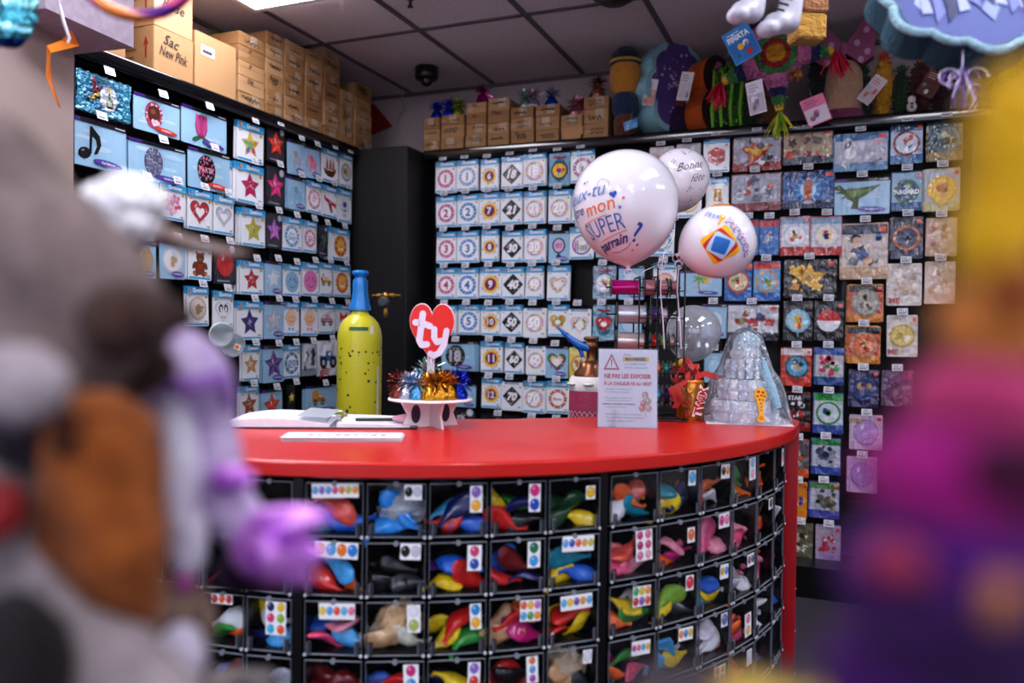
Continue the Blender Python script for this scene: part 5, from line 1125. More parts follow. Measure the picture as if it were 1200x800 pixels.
# --- warning notice
def notice():
    c = ctop(735, 501); t = thing('notice_stand', 'white French warning notice in a clear upright holder on the counter', 'sign', (c.x, c.y, CT), FACE-rad(6))
    w, h = .165, .222; g = G(); g.T = Matrix.Rotation(rad(-7), 4, 'X')
    g.box(-w/2, 0, 0, w/2, .002, h, '#e2dde4'); S = lambda s, x, z, hh, c, **k: g.text(s, x*w, z*h, hh*h, c, 2, **k)
    g.poly([(-.42*w, .735*h), (-.14*w, .735*h), (-.28*w, .945*h)], '#b03040', 1); g.poly([(-.375*w, .757*h), (-.185*w, .757*h), (-.28*w, .905*h)], '#e8dce0', 2)
    g.rect(-.288*w, .80*h, -.272*w, .87*h, '#181014', 3); g.ell(-.28*w, .782*h, .011*w, .009*h, '#181014', 3, 8)
    S('POUR', -.01, .93, .026, '#5c4c70'); g.rect(-.09*w, .845*h, .36*w, .905*h, '#e8b820', 1); S('MAXIMISER', .135, .875, .038, '#181418', bold=.05, maxw=.42*w)
    S('LA DURÉE DE VIE', .13, .815, .026, '#5c5070', maxw=.44*w); S('DE VOS BALLONS', .14, .765, .026, '#5c5070', maxw=.46*w)
    S('NE PAS LES EXPOSER', .0, .655, .055, '#c8202c', bold=.045, maxw=.8*w); S('À LA CHALEUR NI AU VENT', .0, .565, .042, '#c8202c', bold=.045, maxw=.82*w)
    S('Les ballons sont affectés par le', -.15, .485, .02, '#3c3850', maxw=.56*w); S('vent, la chaleur et la lumière.', -.18, .452, .02, '#3c3850', maxw=.5*w)
    S('Par conséquent, le ballon n\'aura', -.15, .375, .02, '#484460', maxw=.56*w); S('pas la même durée de vie en', -.15, .343, .02, '#484460', maxw=.56*w); S('extérieur et intérieur en fonction', -.15, .300, .024, '#302c48', maxw=.56*w, bold=.03); S('du vent et de la lumière.', -.2, .262, .02, '#484460', maxw=.42*w)
    S('POUR LES BALLONS, CONSERVER', -.06, .165, .022, '#6c6880', maxw=.72*w); S('ET LE GARDER DANS UN ENDROIT', -.04, .125, .022, '#6c6880', maxw=.74*w); S('FRAIS À L\'ABRI DU VENT', -.12, .085, .022, '#6c6880', maxw=.6*w)
    for x, z, c_ in ((.30, .42, '#b88070'), (.35, .34, '#b8907c'), (.27, .31, '#c8604c'), (.25, .25, '#c8685c'), (.36, .25, '#c09884'), (.31, .38, '#d0a890')): g.ell(x*w, z*h, .055*w, .045*h, c_, 3, 14); g.ell(x*w-.015*w, z*h+.012*h, .015*w, .012*h, '#f0dcd4', 4, 8)
    g.line([(.31*w, .21*h), (.30*w, .13*h)], .006*w, '#8c7c88', 3)
    link('printed_sheet', g.mesh('printed_sheet', M_PAPER()), t)
    q = G(); q.T = Matrix.Rotation(rad(-7), 4, 'X'); q.box(-w/2-.003, -.006, 0, w/2+.003, -.0045, h+.003, 'white'); q.T = None; q.box(-w/2-.003, -.002, 0, w/2+.003, .07, .002, 'white')
    link('clear_holder', q.mesh('clear_holder', clear_mat('notice_acrylic', refl=.02, rough=.04)), t)
notice()
# --- ribbon spool rack
def spool(mi, loc, r, w, col, label, metal=True, axis_rz=0):
    t = thing('ribbon_spool', label, 'spool', loc, FACE+axis_rz, 'curling ribbon spools on the wire rack')
    g = G(); X = Matrix.Rotation(PI/2, 4, 'Y')
    g.T = X; g.lathe([(r, -w/2), (r*1.0, w/2)], 28, col, cap=True); g.T = None
    link('ribbon', g.mesh('ribbon', attr_mat('satin_ribbon', .22, metal=.45, coat=.3)), t)
    for s in (-1, 1):
        q = G(); q.T = Matrix.Translation((s*(w/2+.001), 0, 0)) @ X; q.lathe([(r*1.32, -.001), (r*1.36, 0), (r*1.32, .001)], 28, '#111114'); q.T = None
        link('flange', q.mesh('flange', M_PLAST()), t)
RK = None
def wire_rack():
    global RK
    c = ctop(769, 489); ox = R0; oy = F0
    t = thing('ribbon_rack', 'black wire rack holding ribbon spools on the counter', 'rack', (c.x, c.y, CT), FACE)
    W = .125; D = .11; z1 = .475; z2 = .44; g = G(); k = '#0c0c0e'; r = .0028
    xl, xm, xr = -.068, -.012, .072
    g.tube([(xr, -D/2, .0), (xr, -D/2, z1), (xm, -D/2, z1+.01), (xm, -D/2, .0)], r, k); g.tube([(xr, D/2, 0), (xr, D/2, z1), (xm, D/2, z1+.01), (xm, D/2, 0)], r, k)
    g.tube([(xl, -D/2, .19), (xl, -D/2, z2), (xm+.0, -D/2, z2)], r, k); g.tube([(xl, D/2, .19), (xl, D/2, z2), (xm, D/2, z2)], r, k)
    for x, z in ((xr, z1), (xm, z1+.01), (xl, z2)): g.tube([(x, -D/2, z), (x, D/2, z)], r, k)
    for x in (xm, xr, -.09): g.tube([(x, -D/2-.06, .003), (x, D/2+.02, .003)], r, k)
    for y in (-D/2-.06, -D/2, D/2+.02): g.tube([(-.09, y, .003), (xr, y, .003)], r, k)
    link('frame', g.mesh('frame', M_BLACK()), t)
    zs = [z1-.065-.085*i for i in range(5)]
    for z in zs:
        g = G(); g.tube([(-.165 if z > .19 else -.02, 0, z), (.07, 0, z)], .0028, k); g.tube([(xr, -D/2, z-.012), (xm, -D/2, z-.012), (xl, -D/2, z-.012)] if z > .2 else [(xr, -D/2, z-.012), (xm, -D/2, z-.012)], .002, k)
        link('rod', g.mesh('rod', M_BLACK()), t)
    RK = c
    def P(x, z, y=0): return Vector((c.x, c.y, CT))+R0*x+F0*y+Z0*z
    A = 'ribbon spool on the wire rack'
    spool(0, P(-.105, zs[0]), .023, .088, '#b8147c', 'large shiny magenta '+A); spool(0, P(-.03, zs[0]-.0), .025, .03, '#c88c90', 'rose spool next to the magenta '+A); 
    spool(0, P(.012, zs[0]), .024, .026, '#c89098', 'dusty rose middle '+A[:-15]+' top rod'); spool(0, P(.048, zs[0]), .022, .02, '#a8787c', 'mauve spool at the right end of the top rod')
    spool(0, P(-.085, zs[1]), .029, .088, '#b4b8c0', 'wide silver ribbon spool on the second rod'); spool(0, P(-.012, zs[1]), .024, .018, '#5c3c8c', 'narrow violet ribbon spool on the second rod'); spool(0, P(.018, zs[1]), .022, .016, '#c8ccd4', 'narrow white ribbon spool on the second rod')
    spool(0, P(-.088, zs[2]), .028, .084, '#bcb0ac', 'wide champagne ribbon spool on the third rod'); spool(0, P(-.014, zs[2]), .022, .014, '#c82c28', 'narrow red ribbon spool on the third rod'); spool(0, P(.014, zs[2]), .021, .014, '#5ca03c', 'narrow green ribbon spool on the third rod'); spool(0, P(.042, zs[2]), .021, .014, '#a89c94', 'narrow taupe ribbon spool on the third rod')
    for i, (cc, nm) in enumerate((('#d86c20', 'orange'), ('#2c9c8c', 'teal'), ('#c8a030', 'gold'))): spool(0, P(.0+.026*i, zs[3]), .02, .013, cc, f'narrow {nm} ribbon spool on the fourth rod')
    for i, (cc, nm) in enumerate((('#2c8cb0', 'turquoise'), ('#4c2c80', 'purple'), ('#202024', 'black'))): spool(0, P(.0+.026*i, zs[4]), .026, .013, cc, f'narrow {nm} ribbon spool on the lowest rod')
wire_rack()
# --- small pink gas cylinder
def pink_tank():
    b = atD(692, 470, 2.78); t = thing('party_gas_tank', 'small pink helium tank with bronze valve and blue nozzle behind the counter', 'gas cylinder', (b.x, b.y, 0), FACE)
    zc = onY(692, 442, b.y).z; r = .075; g = G()
    g.lathe([(r*.95, 0), (r, .01), (r, zc-.05), (r*.99, zc-.04)], 36, '#a03c5c'); link('tank', g.mesh('tank', attr_mat('pink_enamel', .5, bump=.2, scale=40)), t)
    g = G()
    for i in range(26):
        for j in range(4):
            a = 2*PI*i/26; z = zc-.19+j*.022; da = PI/26
            pts = [((r+.002)*math.cos(a+da*u), (r+.002)*math.sin(a+da*u), z+v) for u, v in ((0, -.011), (1, 0), (0, .011), (-1, 0), (0, -.011))]
            g.tube(pts, .0011, '#d8c8cc', 4)
    link('mesh_guard', g.mesh('mesh_guard', M_PLAST()), t)
    g = G(); g.lathe([(r*1.0, zc-.045), (r*1.03, zc-.04), (r*1.0, zc-.008), (r*.9, zc+.004)], 32, '#dcdcd8', smooth=True)
    for i in range(7): a = i*.9; g.sphere((r*math.cos(a), r*math.sin(a), zc-.02), (.02, .02, .006), ['#58a888', '#e8e8e4', '#c8d8d0'][i % 3], 8, 5)
    link('taped_collar', g.mesh('taped_collar', attr_mat('tape', .5)), t)
    g = G(); br = '#7c5438'; g.lathe([(r*.8, zc+.002), (r*.78, zc+.015), (.042, zc+.035), (.040, zc+.05), (.022, zc+.055), (.016, zc+.065), (.016, zc+.10), (.024, zc+.105), (.02, zc+.12), (.012, zc+.125), (.026, zc+.13), (.028, zc+.138), (.022, zc+.142)], 24, br)
    link('valve', g.mesh('valve', attr_mat('bronze', .3, metal=.7)), t)
    g = G(); bl = '#1c68b8'; z = zc+.10
    g.tube([(-.01, -.01, z), (-.045, -.012, z+.012), (-.075, -.014, z+.035), (-.095, -.016, z+.052), (-.12, -.018, z+.075)], 0, bl, 12, radii=[.012, .015, .010, .008, .003]); g.sphere((-.045, -.012, z+.015), (.018, .012, .012), bl, 12, 8); g.tube([(-.045, -.012, z+.012), (-.03, -.012, z-.03)], .007, bl, 8); g.sphere((-.092, -.016, z+.05), (.013, .01, .007), bl, 10, 6)
    link('nozzle', g.mesh('nozzle', M_PLAST()), t)
pink_tank()
# --- chocolate gift weight with red bow
def gift():
    c = ctop(814, 492); t = thing('gift_bundle', 'gold wrapped chocolate bundle with big red organza bow on the counter', 'gift', (c.x-.016, c.y+.016, CT), FACE+rad(10))
    g = G(); n = 7
    for i in range(n):
        a = 2*PI*i/n; x, y = .026*math.cos(a), .026*math.sin(a)
        g.rings([[(x+(.019)*k*math.cos(j*PI/6)*1, y+.013*k*math.sin(j*PI/6), z) for j in range(12)] for z, k in ((0, .8), (.006, 1), (.06, 1.05), (.112, 1), (.12, .7))], ['#b0762c', '#8c5820', '#c48c3c'][i % 3])
    link('wrapped_bar', g.mesh('wrapped_bar', attr_mat('gold_wrapper', .25, metal=.6, bump=.4, scale=60)), t)
    q = G(); q.T = Matrix.Translation((.014, -.043, .06)) @ Matrix.Rotation(rad(-75), 4, 'Y'); q.text('TWIX', 0, 0, .026, '#f0e8e4', 2, bold=.08); q.text('TWIX', 0, 0, .023, '#c81c24', 4, bold=.03); q.T = None
    q.T = Matrix.Translation((-.024, -.043, .05)) @ Matrix.Rotation(rad(-90), 4, 'Y'); q.text('TWIX', 0, 0, .022, '#8c3020', 2, bold=.03); q.T = None
    link('lettering', q.mesh('lettering', M_PAPER()), t)
    g = G(); g.lathe([(.036, .112), (.041, .118), (.036, .124)], 20, '#d8842c'); link('neck_band', g.mesh('neck_band', attr_mat('satin_ribbon', .22, metal=.45, coat=.3)), t)
    g = G(); rd = '#b8281c'
    for i in range(11):                        # soft loops of organza
        a = i*.62+.3; L_ = random.uniform(.03, .055); up = random.uniform(-.01, .05); w = random.uniform(.008, .014); o = Vector((-.02, -.01, .130))
        d = Vector((math.cos(a), math.sin(a)*.6, 0)); P = [o+d*L_*math.sin(PI*u)*1.0+Vector((0, 0, up*u*1.4+.02*math.sin(2*PI*u))) for u in [k/10 for k in range(11)]]
        u_ = Vector((-d.y, d.x, .6)).normalized()*w; vs = []
        for p in P: vs += [tuple(p-u_), tuple(p+u_)]
        g.add(vs, [(2*k, 2*k+1, 2*k+3, 2*k+2) for k in range(10)], rd, True)
    for x, z in ((-.062, .03), (-.052, .05), (-.070, .06)): P = [Vector((-.02, -.03, .125)), Vector((x-.01, -.045, .10)), Vector((x, -.055, .06)), Vector((x-.008, -.05, z+.01))]; vs = []; [vs.extend([tuple(p-Vector((.012, 0, 0))), tuple(p+Vector((.012, .004, 0)))]) for p in P]; g.add(vs, [(2*k, 2*k+1, 2*k+3, 2*k+2) for k in range(3)], '#a82018', True)
    P = [Vector((.0, -.03, .13)), Vector((.03, -.035, .145)), Vector((.06, -.04, .135)), Vector((.085, -.04, .13))]; vs = []; [vs.extend([tuple(p-Vector((0, 0, .009))), tuple(p+Vector((0, 0, .009)))]) for p in P]; g.add(vs, [(2*k, 2*k+1, 2*k+3, 2*k+2) for k in range(3)], '#c83420', True)
    link('bow', g.mesh('bow', attr_mat('red_organza', .5, sheen=.4)), t)
    g = G(); g.box(-.006, -.002, .12, .006, .002, .165, '#e8d8e0'); g.sphere((0, 0, .168), (.009, .007, .01), '#8c2c6c', 10, 7); g.sphere((-.03, .005, .175), (.012, .006, .014), '#e8a838', 8, 6); link('pick', g.mesh('pick', M_PLAST()), t)
gift()
# --- diaper cake in cellophane
def diaper_cake():
    c = ctop(872, 493); c = Vector((c.x, c.y, CT))
    t = tag(link('paper_sheet', G().box(-.12, -.11, 0, .13, .12, .0015, '#e2e4ec').mesh('paper_sheet', M_PAPER()), None, c, FACE-rad(10)), 'white paper sheet lying under the diaper cake', 'paper')
    t = thing('diaper_cake', 'tiered diaper cake of rolled white nappies wrapped in clear cellophane', 'gift', c+Vector((0, 0, .002)), FACE)
    for (z, R, h, n, nm) in ((0.0, .098, .066, 20, 'tier'), (.066, .080, .064, 16, 'tier'), (.130, .060, .06, 12, 'tier')):
        g = G()
        for i in range(n):
            a = 2*PI*i/n; rr = R*.2; x, y = (R-rr)*math.cos(a), (R-rr)*math.sin(a); g.T = Matrix.Translation((x, y, z)) @ Matrix.Rotation(a, 4, 'Z')
            cc = ['#dfe6ee', '#cfdceb', '#e8ecf0', '#d6dfee'][i % 4]
            g.rings([[(rr*k*1.15*math.cos(j*PI/5), rr*k*.85*math.sin(j*PI/5), q) for j in range(10)] for q, k in ((.001, .75), (.008, 1), (h-.010, 1), (h-.002, .75))], cc); g.T = None
        g.lathe([(R*.6, z+h-.006), (R*.6, z+h-.004)], 20, '#dde4ec')
        o = link(nm, g.mesh(nm, attr_mat('soft_nappy', .8, bump=.5, scale=60, sheen=.3)), t)
        b = G(); b.lathe([(R*1.035, z+h*.42), (R*1.045, z+h*.44), (R*1.045, z+h*.56), (R*1.035, z+h*.58)], 36, '#c4ccdc', cap=False); link('band', b.mesh('band', attr_mat('satin_band', .4)), o)
    g = G(); g.sphere((0, 0, .205), (.048, .045, .028), '#e4ecf2', 18, 10); g.sphere((.005, 0, .238), (.042, .038, .034), '#b4d6e2', 18, 10); g.sphere((-.012, -.01, .225), (.03, .03, .025), '#d4e4ee', 14, 8)
    link('knitted_hat', g.mesh('knitted_hat', attr_mat('soft_knit', .85, bump=.9, scale=120, sheen=.4)), t)
    g = G(); P = [Vector((.03+.006*i, -.045-.012*i*.6, .2-.022*i)) for i in range(8)]
    g.tube([tuple(p) for p in P], 0, '#9cc8dc', 8, radii=[.008, .014, .015, .016, .016, .017, .015, .01]); link('rolled_cloth', g.mesh('rolled_cloth', attr_mat('soft_knit', .85)), t)
    # giraffe-patterned spoon on the front
    g = G(); P = [(0.0, .0), (.010, .003), (.012, .012), (.006, .024), (.007, .045), (.013, .066), (.018, .078), (.016, .094), (.006, .102), (-.006, .102), (-.016, .094), (-.018, .078), (-.013, .066), (-.007, .045), (-.006, .024), (-.012, .012), (-.010, .003)]
    P = [(x*1.0, z) for x, z in P]; g.prism(P, -.004, .0, '#e8a81c', '#c88c14')
    for x, z, r in ((-.006, .09, .005), (.007, .088, .0048), (-.009, .077, .004), (.002, .079, .004), (.011, .077, .004), (-.003, .067, .0035), (.006, .066, .003), (0, .056, .003), (.001, .046, .0025), (0, .036, .0025), (0, .013, .006)): g.ell(x, z, r, r*.85, '#8c4414', 1, 7, y0=-.004)
    g.ell(0, .013, .003, .003, '#e8a81c', 2, 8, y0=-.004)
    link('giraffe_spoon', g.mesh('giraffe_spoon', M_PLAST()), t, (.012, -.128, .008), rot=(rad(-9), 0, 0))
    g = G(); rs = []; prof = [(.130, .001), (.128, .012), (.118, .05), (.108, .09), (.093, .13), (.078, .17), (.064, .21), (.056, .24), (.046, .262), (.024, .28), (.008, .287)]
    for i, (r, z) in enumerate(prof):
        rr = []
        for j in range(56):
            a = 2*PI*j/56; k = 1+.045*noise.noise(Vector((math.cos(a)*6, math.sin(a)*6, z*45)))+.035*math.sin(9*a+z*30)+.03*math.sin(17*a-z*50)+.05*noise.noise(Vector((math.cos(a)*3, math.sin(a)*3, z*20)))
            rr.append((r*k*math.cos(a)*(1.08 if z < .15 else 1), r*k*math.sin(a), z))
        rs.append(rr)
    g.rings(rs, 'white', False, cap=False)
    link('cellophane', g.mesh('cellophane', clear_mat('crinkled_cellophane', tint=(.97, .98, .99), refl=.10, rough=.10, bump=1.0, scale=38, haze=.10, hazecol=(.75, .85, .95))), t)
diaper_cake()
# --- inflated balloons
def latex_balloon(name, label, c, r, axis, col, mat, squash=1.12, prints=None, string_to=None):
    """c centre, axis points from knot to crown"""
    q = Vector(axis).normalized().to_track_quat('Z', 'Y'); t = thing(name, label, 'balloon', c, 0)
    prof = [(.0, -1.17), (.05, -1.17), (.055, -1.15), (.03, -1.125), (.035, -1.10), (.09, -1.06), (.27, -1.0), (.52, -.87), (.73, -.67), (.88, -.43), (.965, -.18), (.997, .04), (1.0, .15), (.975, .34), (.90, .54), (.77, .73), (.59, .88), (.38, .98), (.18, 1.03), (.0, 1.045)]
    g = G(); g.T = q.to_matrix().to_4x4()
    g.lathe([(max(a*r, .0003), b*r*squash/1.12) for a, b in prof], 56, col, cap=False); g.T = None
    o = link('skin', g.mesh('skin', mat), t)
    s = o.modifiers.new('smooth', 'SUBSURF'); s.levels = 1; s.render_levels = 1
    if prints:
        g = G(); prints(g, r); g.refine(.09*r)
        # wrap artwork (x right, z up, seen by the customer) onto the balloon surface
        M = q.to_matrix().inverted(); new = []
        prof2 = [(b*squash/1.12, a) for a, b in prof]
        for v in g.v:
            lay = -v[1]/G.E; lon, lat = v[0]/r, v[2]/r
            d = (-F0*math.cos(lon)+R0*math.sin(lon))*math.cos(lat)+Z0*math.sin(lat)
            dl = M @ d; rho = math.hypot(dl.x, dl.y)
            lo, hi = 0.2, 1.5                      # march along d until the profile radius is met
            for _ in range(22):
                m_ = (lo+hi)/2; z, p_ = dl.z*m_, rho*m_; rad_ = 0
                for (z0, a0), (z1, a1) in zip(prof2[:-1], prof2[1:]):
                    if z0 <= z <= z1: rad_ = a0+(a1-a0)*(z-z0)/(z1-z0+1e-9); break
                if p_ < rad_: lo = m_
                else: hi = m_
            new.append(tuple(d*(lo*r+.0010+lay*.0003)))
        g.v = new; link('print', g.mesh('print', M_PAPER()), t)
    if string_to is not None:
        g = G(); k = q @ Vector((0, 0, -1.14*r*squash/1.12)); e = Vector(string_to)-Vector(c)
        g.tube([tuple(k), tuple(k.lerp(e, .3)+Vector((.01, 0, -.02))), tuple(k.lerp(e, .7)+Vector((-.008, 0, -.01))), tuple(e)], .0012, '#e4e0ea', 5)
        g.tube([tuple(k+Vector((.012*math.cos(a), 0, .012*math.sin(a)-.008))) for a in [i*.9 for i in range(8)]], .0013, '#e4e0ea', 5)
        link('string', g.mesh('string', M_PAPER()), t)
    return t
WL = flat_mat('white_latex', '#e4e2e8', .10, col2='#e0dfe6', coat=.6, nscale=3)
WL.node_tree.nodes['Principled BSDF'].inputs['Subsurface Weight'].default_value = .05
TOPR = Vector((RK.x, RK.y, CT+.478))
def p1(g, r):
    b = '#3c64a8'; nv = '#28347c'; o = '#e0702c'; u = r
    T = lambda s, x, z, h, c, **k: g.text(s, x*u, z*u, h*u, c, 2, **k)
    T("Veux-tu", -1.03, .14, .25, '#6484b8', shear=.4, rot=.16); T('être', -1.25, -.16, .2, nv, shear=.3, rot=.12); T('mon', -.64, -.14, .26, o, shear=.15, bold=.0, rot=.22)
    g.line([(-1.1*u, -.42*u), (-.8*u, -.34*u), (-.5*u, -.27*u)], .018*u, '#e08858', 2); T('SUPER', -.62, -.48, .34, b, rot=.24, bold=-.01, maxw=.95*u)
    g.line([(-.75*u, -.78*u), (-.45*u, -.68*u), (-.10*u, -.56*u)], .018*u, '#e08858', 2); T('parrain', -.50, -.86, .22, nv, shear=.3, bold=.02, rot=.28, maxw=.95*u); T('?', .13, -.60, .40, '#2c50a8', shear=.2, bold=.01)
    g.heart(-.36*u, .08*u, .075*u, '#2c50b0', 2, rot=.2); g.star(-.18*u, .02*u, .04*u, o, 2); g.star(-.24*u, -.14*u, .045*u, '#4868b0', 2); g.star(-1.0*u, .34*u, .04*u, b, 2); g.star(-.93*u, .37*u, .035*u, o, 2); g.star(.10*u, -.98*u, .04*u, o, 2); g.ell(.2*u, -.86*u, .03*u, .03*u, nv, 2, 8)
    g.line([(-.56*u+.12*u*math.cos(a), .27*u+.10*u*math.sin(a)) for a in [i*.45-1 for i in range(12)]], .012*u, '#8ca0c4', 2); g.line([(-.6*u, -1.04*u), (-.3*u, -1.03*u), (-.05*u, -.92*u), (.02*u, -.80*u)], .014*u, nv, 2)
latex_balloon('printed_balloon', 'largest white balloon with blue and orange lettering above the ribbon rack', atD(733, 243, 2.25), .149, (.0-.06, 0, 1), 'white', WL, 1.16, p1, TOPR+R0*-.012)
def p2(g, r):
    k = '#28242c'; u = r
    g.text('Bonne', .15*u, .32*u, .27*u, k, 2, shear=.6, rot=.2, bold=-.012); g.text('fête', .42*u, -.06*u, .26*u, k, 2, shear=.6, rot=.25, bold=-.012)
    for i in range(26):
        x, z = random.uniform(-1.0, 1.0), random.uniform(-1.0, 1.0)
        if -.4 < x < .9 and -.3 < z < .55: continue
        (g.star if i % 3 else g.ell)(x*u, z*u, .035*u, *((k,) if i % 3 else (.035*u, '#6c6874')), 2)
    for x, z in ((-.45, .45), (.18, -.45), (-.1, .85)): g.star(x*u, z*u, .11*u, k, 2, 4, .3); g.star(x*u, z*u, .06*u, '#e4e2e8', 3, 4, .4)
latex_balloon('printed_balloon', 'white balloon lettered Bonne fête partly behind the largest white balloon', atD(797, 211, 2.75), .100, (.12, 0, 1), 'white', WL, 1.18, p2, TOPR+Vector((0, .05, 0)))
def p3(g, r):
    u = r; cx, cz = -.16*u, -.18*u
    def sq(h, c, rot, lay, rd=.12):
        P = []
        for k in range(4):
            a0 = rot+PI/4+k*PI/2
            for d in (-.13, 0, .13): P.append((cx+h*1.3*math.cos(a0+d)*(1-abs(d)*.35), cz+h*1.3*math.sin(a0+d)*(1-abs(d)*.35)))
        g.poly(P, c, lay)
    sq(.42*u, '#f0b81c', .50, 1); sq(.345*u, '#cc2c20', .78, 3); sq(.29*u, '#b8d4ec', 1.02, 5); sq(.205*u, '#2474c0', 1.25, 7)
    for i, (a, ch) in enumerate(zip([.92, .78, .64, .50, .36, .20, .05], 'Partout')):
        x, z = (.62-.60*(a-.05))*u, (-.34+.90*(a-.05))*u
        g.text(ch, x, z, .21*u, '#7ca8dc', 2, bold=.09, rot=-.85); g.text(ch, x, z, .21*u, '#c83048', 4, bold=.035, rot=-.85); g.text(ch, x, z, .20*u, '#f4e8ee', 6, bold=-.0, rot=-.85)
    for i, ch in enumerate('Fête'): x, z = (-.62+.13*i)*u, (.76-.05*i)*u; g.text(ch, x, z, .17*u, '#9ca8d0', 2, bold=.05, rot=-.4)
    g.ell(-.10*u, .58*u, .09*u, .09*u, '#e8a828', 2, 12); g.line([(-.12*u, .54*u), (-.22*u, .36*u)], .07*u, '#e8a828', 2); g.ell(-.08*u, .60*u, .035*u, .035*u, '#f4f0f0', 4, 8)
    for h, c, l in ((.34, '#f0b81c', 1), (.26, '#cc2c20', 3), (.19, '#b8d4ec', 5), (.12, '#2474c0', 6)): g.ell(0.02*u, 1.28*u, h*1.1*u*2.2, h*.55*u, c, l, 24)
latex_balloon('printed_balloon', 'white balloon with red, yellow and blue square lettered Partout', atD(840, 284, 2.2), .103, (.80, 0.3, .28), 'white', WL, 1.10, p3, TOPR+R0*.07)
CB = clear_mat('clear_latex', tint=(.93, .94, .96), refl=.16, rough=.1, haze=.30, hazecol=(.66, .70, .76))
latex_balloon('clear_balloon', 'translucent clear balloon between the ribbon rack and the diaper cake', atD(812, 391, 2.72), .092, (.25, 0, 1), 'white', CB, 1.15, None, Vector((RK.x, RK.y, CT+.12))+F0*.12+R0*.1)
# two white ribbons hanging down in front of the spools
for i, x in enumerate((-.002, .05)):
    g = G(); P = [(x, -.062, .478), (x-.004, -.066, .40), (x+.006, -.066, .30), (x+.012, -.063, .22)]
    g.tube(P, .0022, '#dcd8e4', 5); g.tube([(x+.012*math.cos(a), -.062, .478+.014*math.sin(a)) for a in [k*.7 for k in range(9)]], .002, '#dcd8e4', 5)
    o = link('ribbon_tail', g.mesh('ribbon_tail', M_PAPER()), None, (RK.x, RK.y, CT), FACE); tag(o, ['white ribbon tail hanging left of the rack middle', 'white ribbon tail hanging near the rack right side'][i], 'ribbon')
# ------------------------------------------------------------------ cartons on top of the display units
CBC = ['#9c7850', '#a48058', '#946e46', '#a98660', '#906b44']
def carton(w, d, h, base, rz, label, group, words=None, seed=0, col=None, arrow=False):
    rnd = random.Random(seed); c = col or CBC[seed % 5]; t = thing('carton', label, 'box', base, rz, group)
    g = G(); g.bbox(-w/2, 0, 0, w/2, d, h, c, min(.003, h*.03))
    E_ = G(); y0 = -.0005
    if h < .2: E_.rect(-w/2, h*.60, w/2, h*.60+.0016, mixc(c, 'black', .35), 1, y0)
    if seed % 3 == 1: E_.poly([(-w*.5, h*.6), (-w*.1, h*.6), (-w*.16, h*.3), (-w*.5, h*.22)], mixc(c, 'white', .12), 1, y0)
    k = '#1c120c'
    if words:
        for i, s in enumerate(words): E_.text(s, (-.08+.06*i)*w, h*(.78-.26*i), min(h*.30, w*.22, .045), k, 3, bold=.01, shear=.3, rot=rnd.uniform(-.12, .05), y0=y0, maxw=w*.7)
    else:
        for _ in range(rnd.choice((1, 2))):
            x, z = rnd.uniform(-.40, -.2)*w, rnd.uniform(.3, .75)*h; P = []
            for i in range(11): P.append((x+i*w*.055, z+h*.15*math.sin(i*2.3+seed)*rnd.uniform(.4, 1)))
            E_.line(P, .0036, k, 3, y0)
    g.v += []; link('body', g.mesh('body', M_CARDB()), t); 
    if E_.v: link('handwriting', E_.mesh('handwriting', M_PAPER()), t)
    q = G(); tw = min(.05, w*.35); tc = mixc(c, 'white', .35)
    if seed % 4 != 3 and not words:
        x = rnd.uniform(-.1, .25)*w
        q.box(x-tw/2, -.0012, h*.25, x+tw/2, 0, h, tc); q.box(x-tw/2, 0, h, x+tw/2, d, h+.0008, tc)
        link('tape', q.mesh('tape', attr_mat('packing_tape', .18, coat=.8, bump=.9, scale=70)), t)
    if arrow:
        a = G(); X = -w/2-.0006
        a.T = Matrix.Translation((-w/2, 0, 0)) @ Matrix.Rotation(-PI/2, 4, 'Z')
        a.poly([(-d*.2, h*.35), (-d*.16, h*.35), (-d*.16, h*.62), (-d*.12, h*.62), (-d*.18, h*.8), (-d*.24, h*.62), (-d*.2, h*.62)], '#8c2c20', 1)
        for i in range(4): a.rect(-d*.85, h*(.2+.16*i), -d*(.40+.05*(i % 2)), h*(.25+.16*i), '#6c4c30', 1)
        link('side_marking', a.mesh('side_marking', M_PAPER()), t)
    return t
XB, YB = -2.715, 4.262+.03                 # front planes of the cartons
def seen(p, ys): return ys
def stackL(px0, px1, ys, nm, words={}, d=.24, arrow=False, cols=None):
    ym = (onX(px0, 100, XB).y+onX(px1, 100, XB).y)/2; w = onX(px1, 100, XB).y-onX(px0, 100, XB).y-.003
    pc = (px0+px1)/2; zs = [onX(pc, y, XB).z for y in ys]; n = len(zs)-1; k = (TOPZ-zs[-1]); zb = TOPZ
    hs = [zs[i]-zs[i+1] for i in range(n)][::-1]; tot = zs[0]-TOPZ; s = tot/sum(hs)
    for i, h in enumerate(hs):
        h *= s; seed = int(px0)*7+i*13
        pos = 'only carton' if n == 1 else ('bottom carton' if i == 0 else 'top carton' if i == n-1 else f'{["", "second", "third", "fourth", "fifth", "sixth", "seventh"][i]} carton from the bottom')
        dx = random.uniform(-.004, .004)
        carton(w-random.uniform(0, .004), d, h-.001, (XB-abs(dx), ym, zb), PI/2+rad(random.uniform(-1, 1)), f'{pos} {nm}', 'cartons on top of the left display units', words.get(n-1-i), seed, cols, arrow)
        zb += h
stackL(84, 120, [-18, 14, 54], 'in the stack at the near end of the left shelf', d=.26)
stackL(122, 148, [-30, 4, 64], 'in the narrow stack left of the big marked cartons', d=.26)
stackL(180, 227, [-20, 36, 90], 'in the big stack marked Sac Rose', {0: ['Sac', 'Rose'], 1: ['Sac', 'New Pink'], 2: ['Sac Rose', 'Sac Rouge']}, d=.26, arrow=True)
stackL(228.5, 278, [45, 103], 'tall and plain with a white shipping label', {0: [' ']}, d=.22)
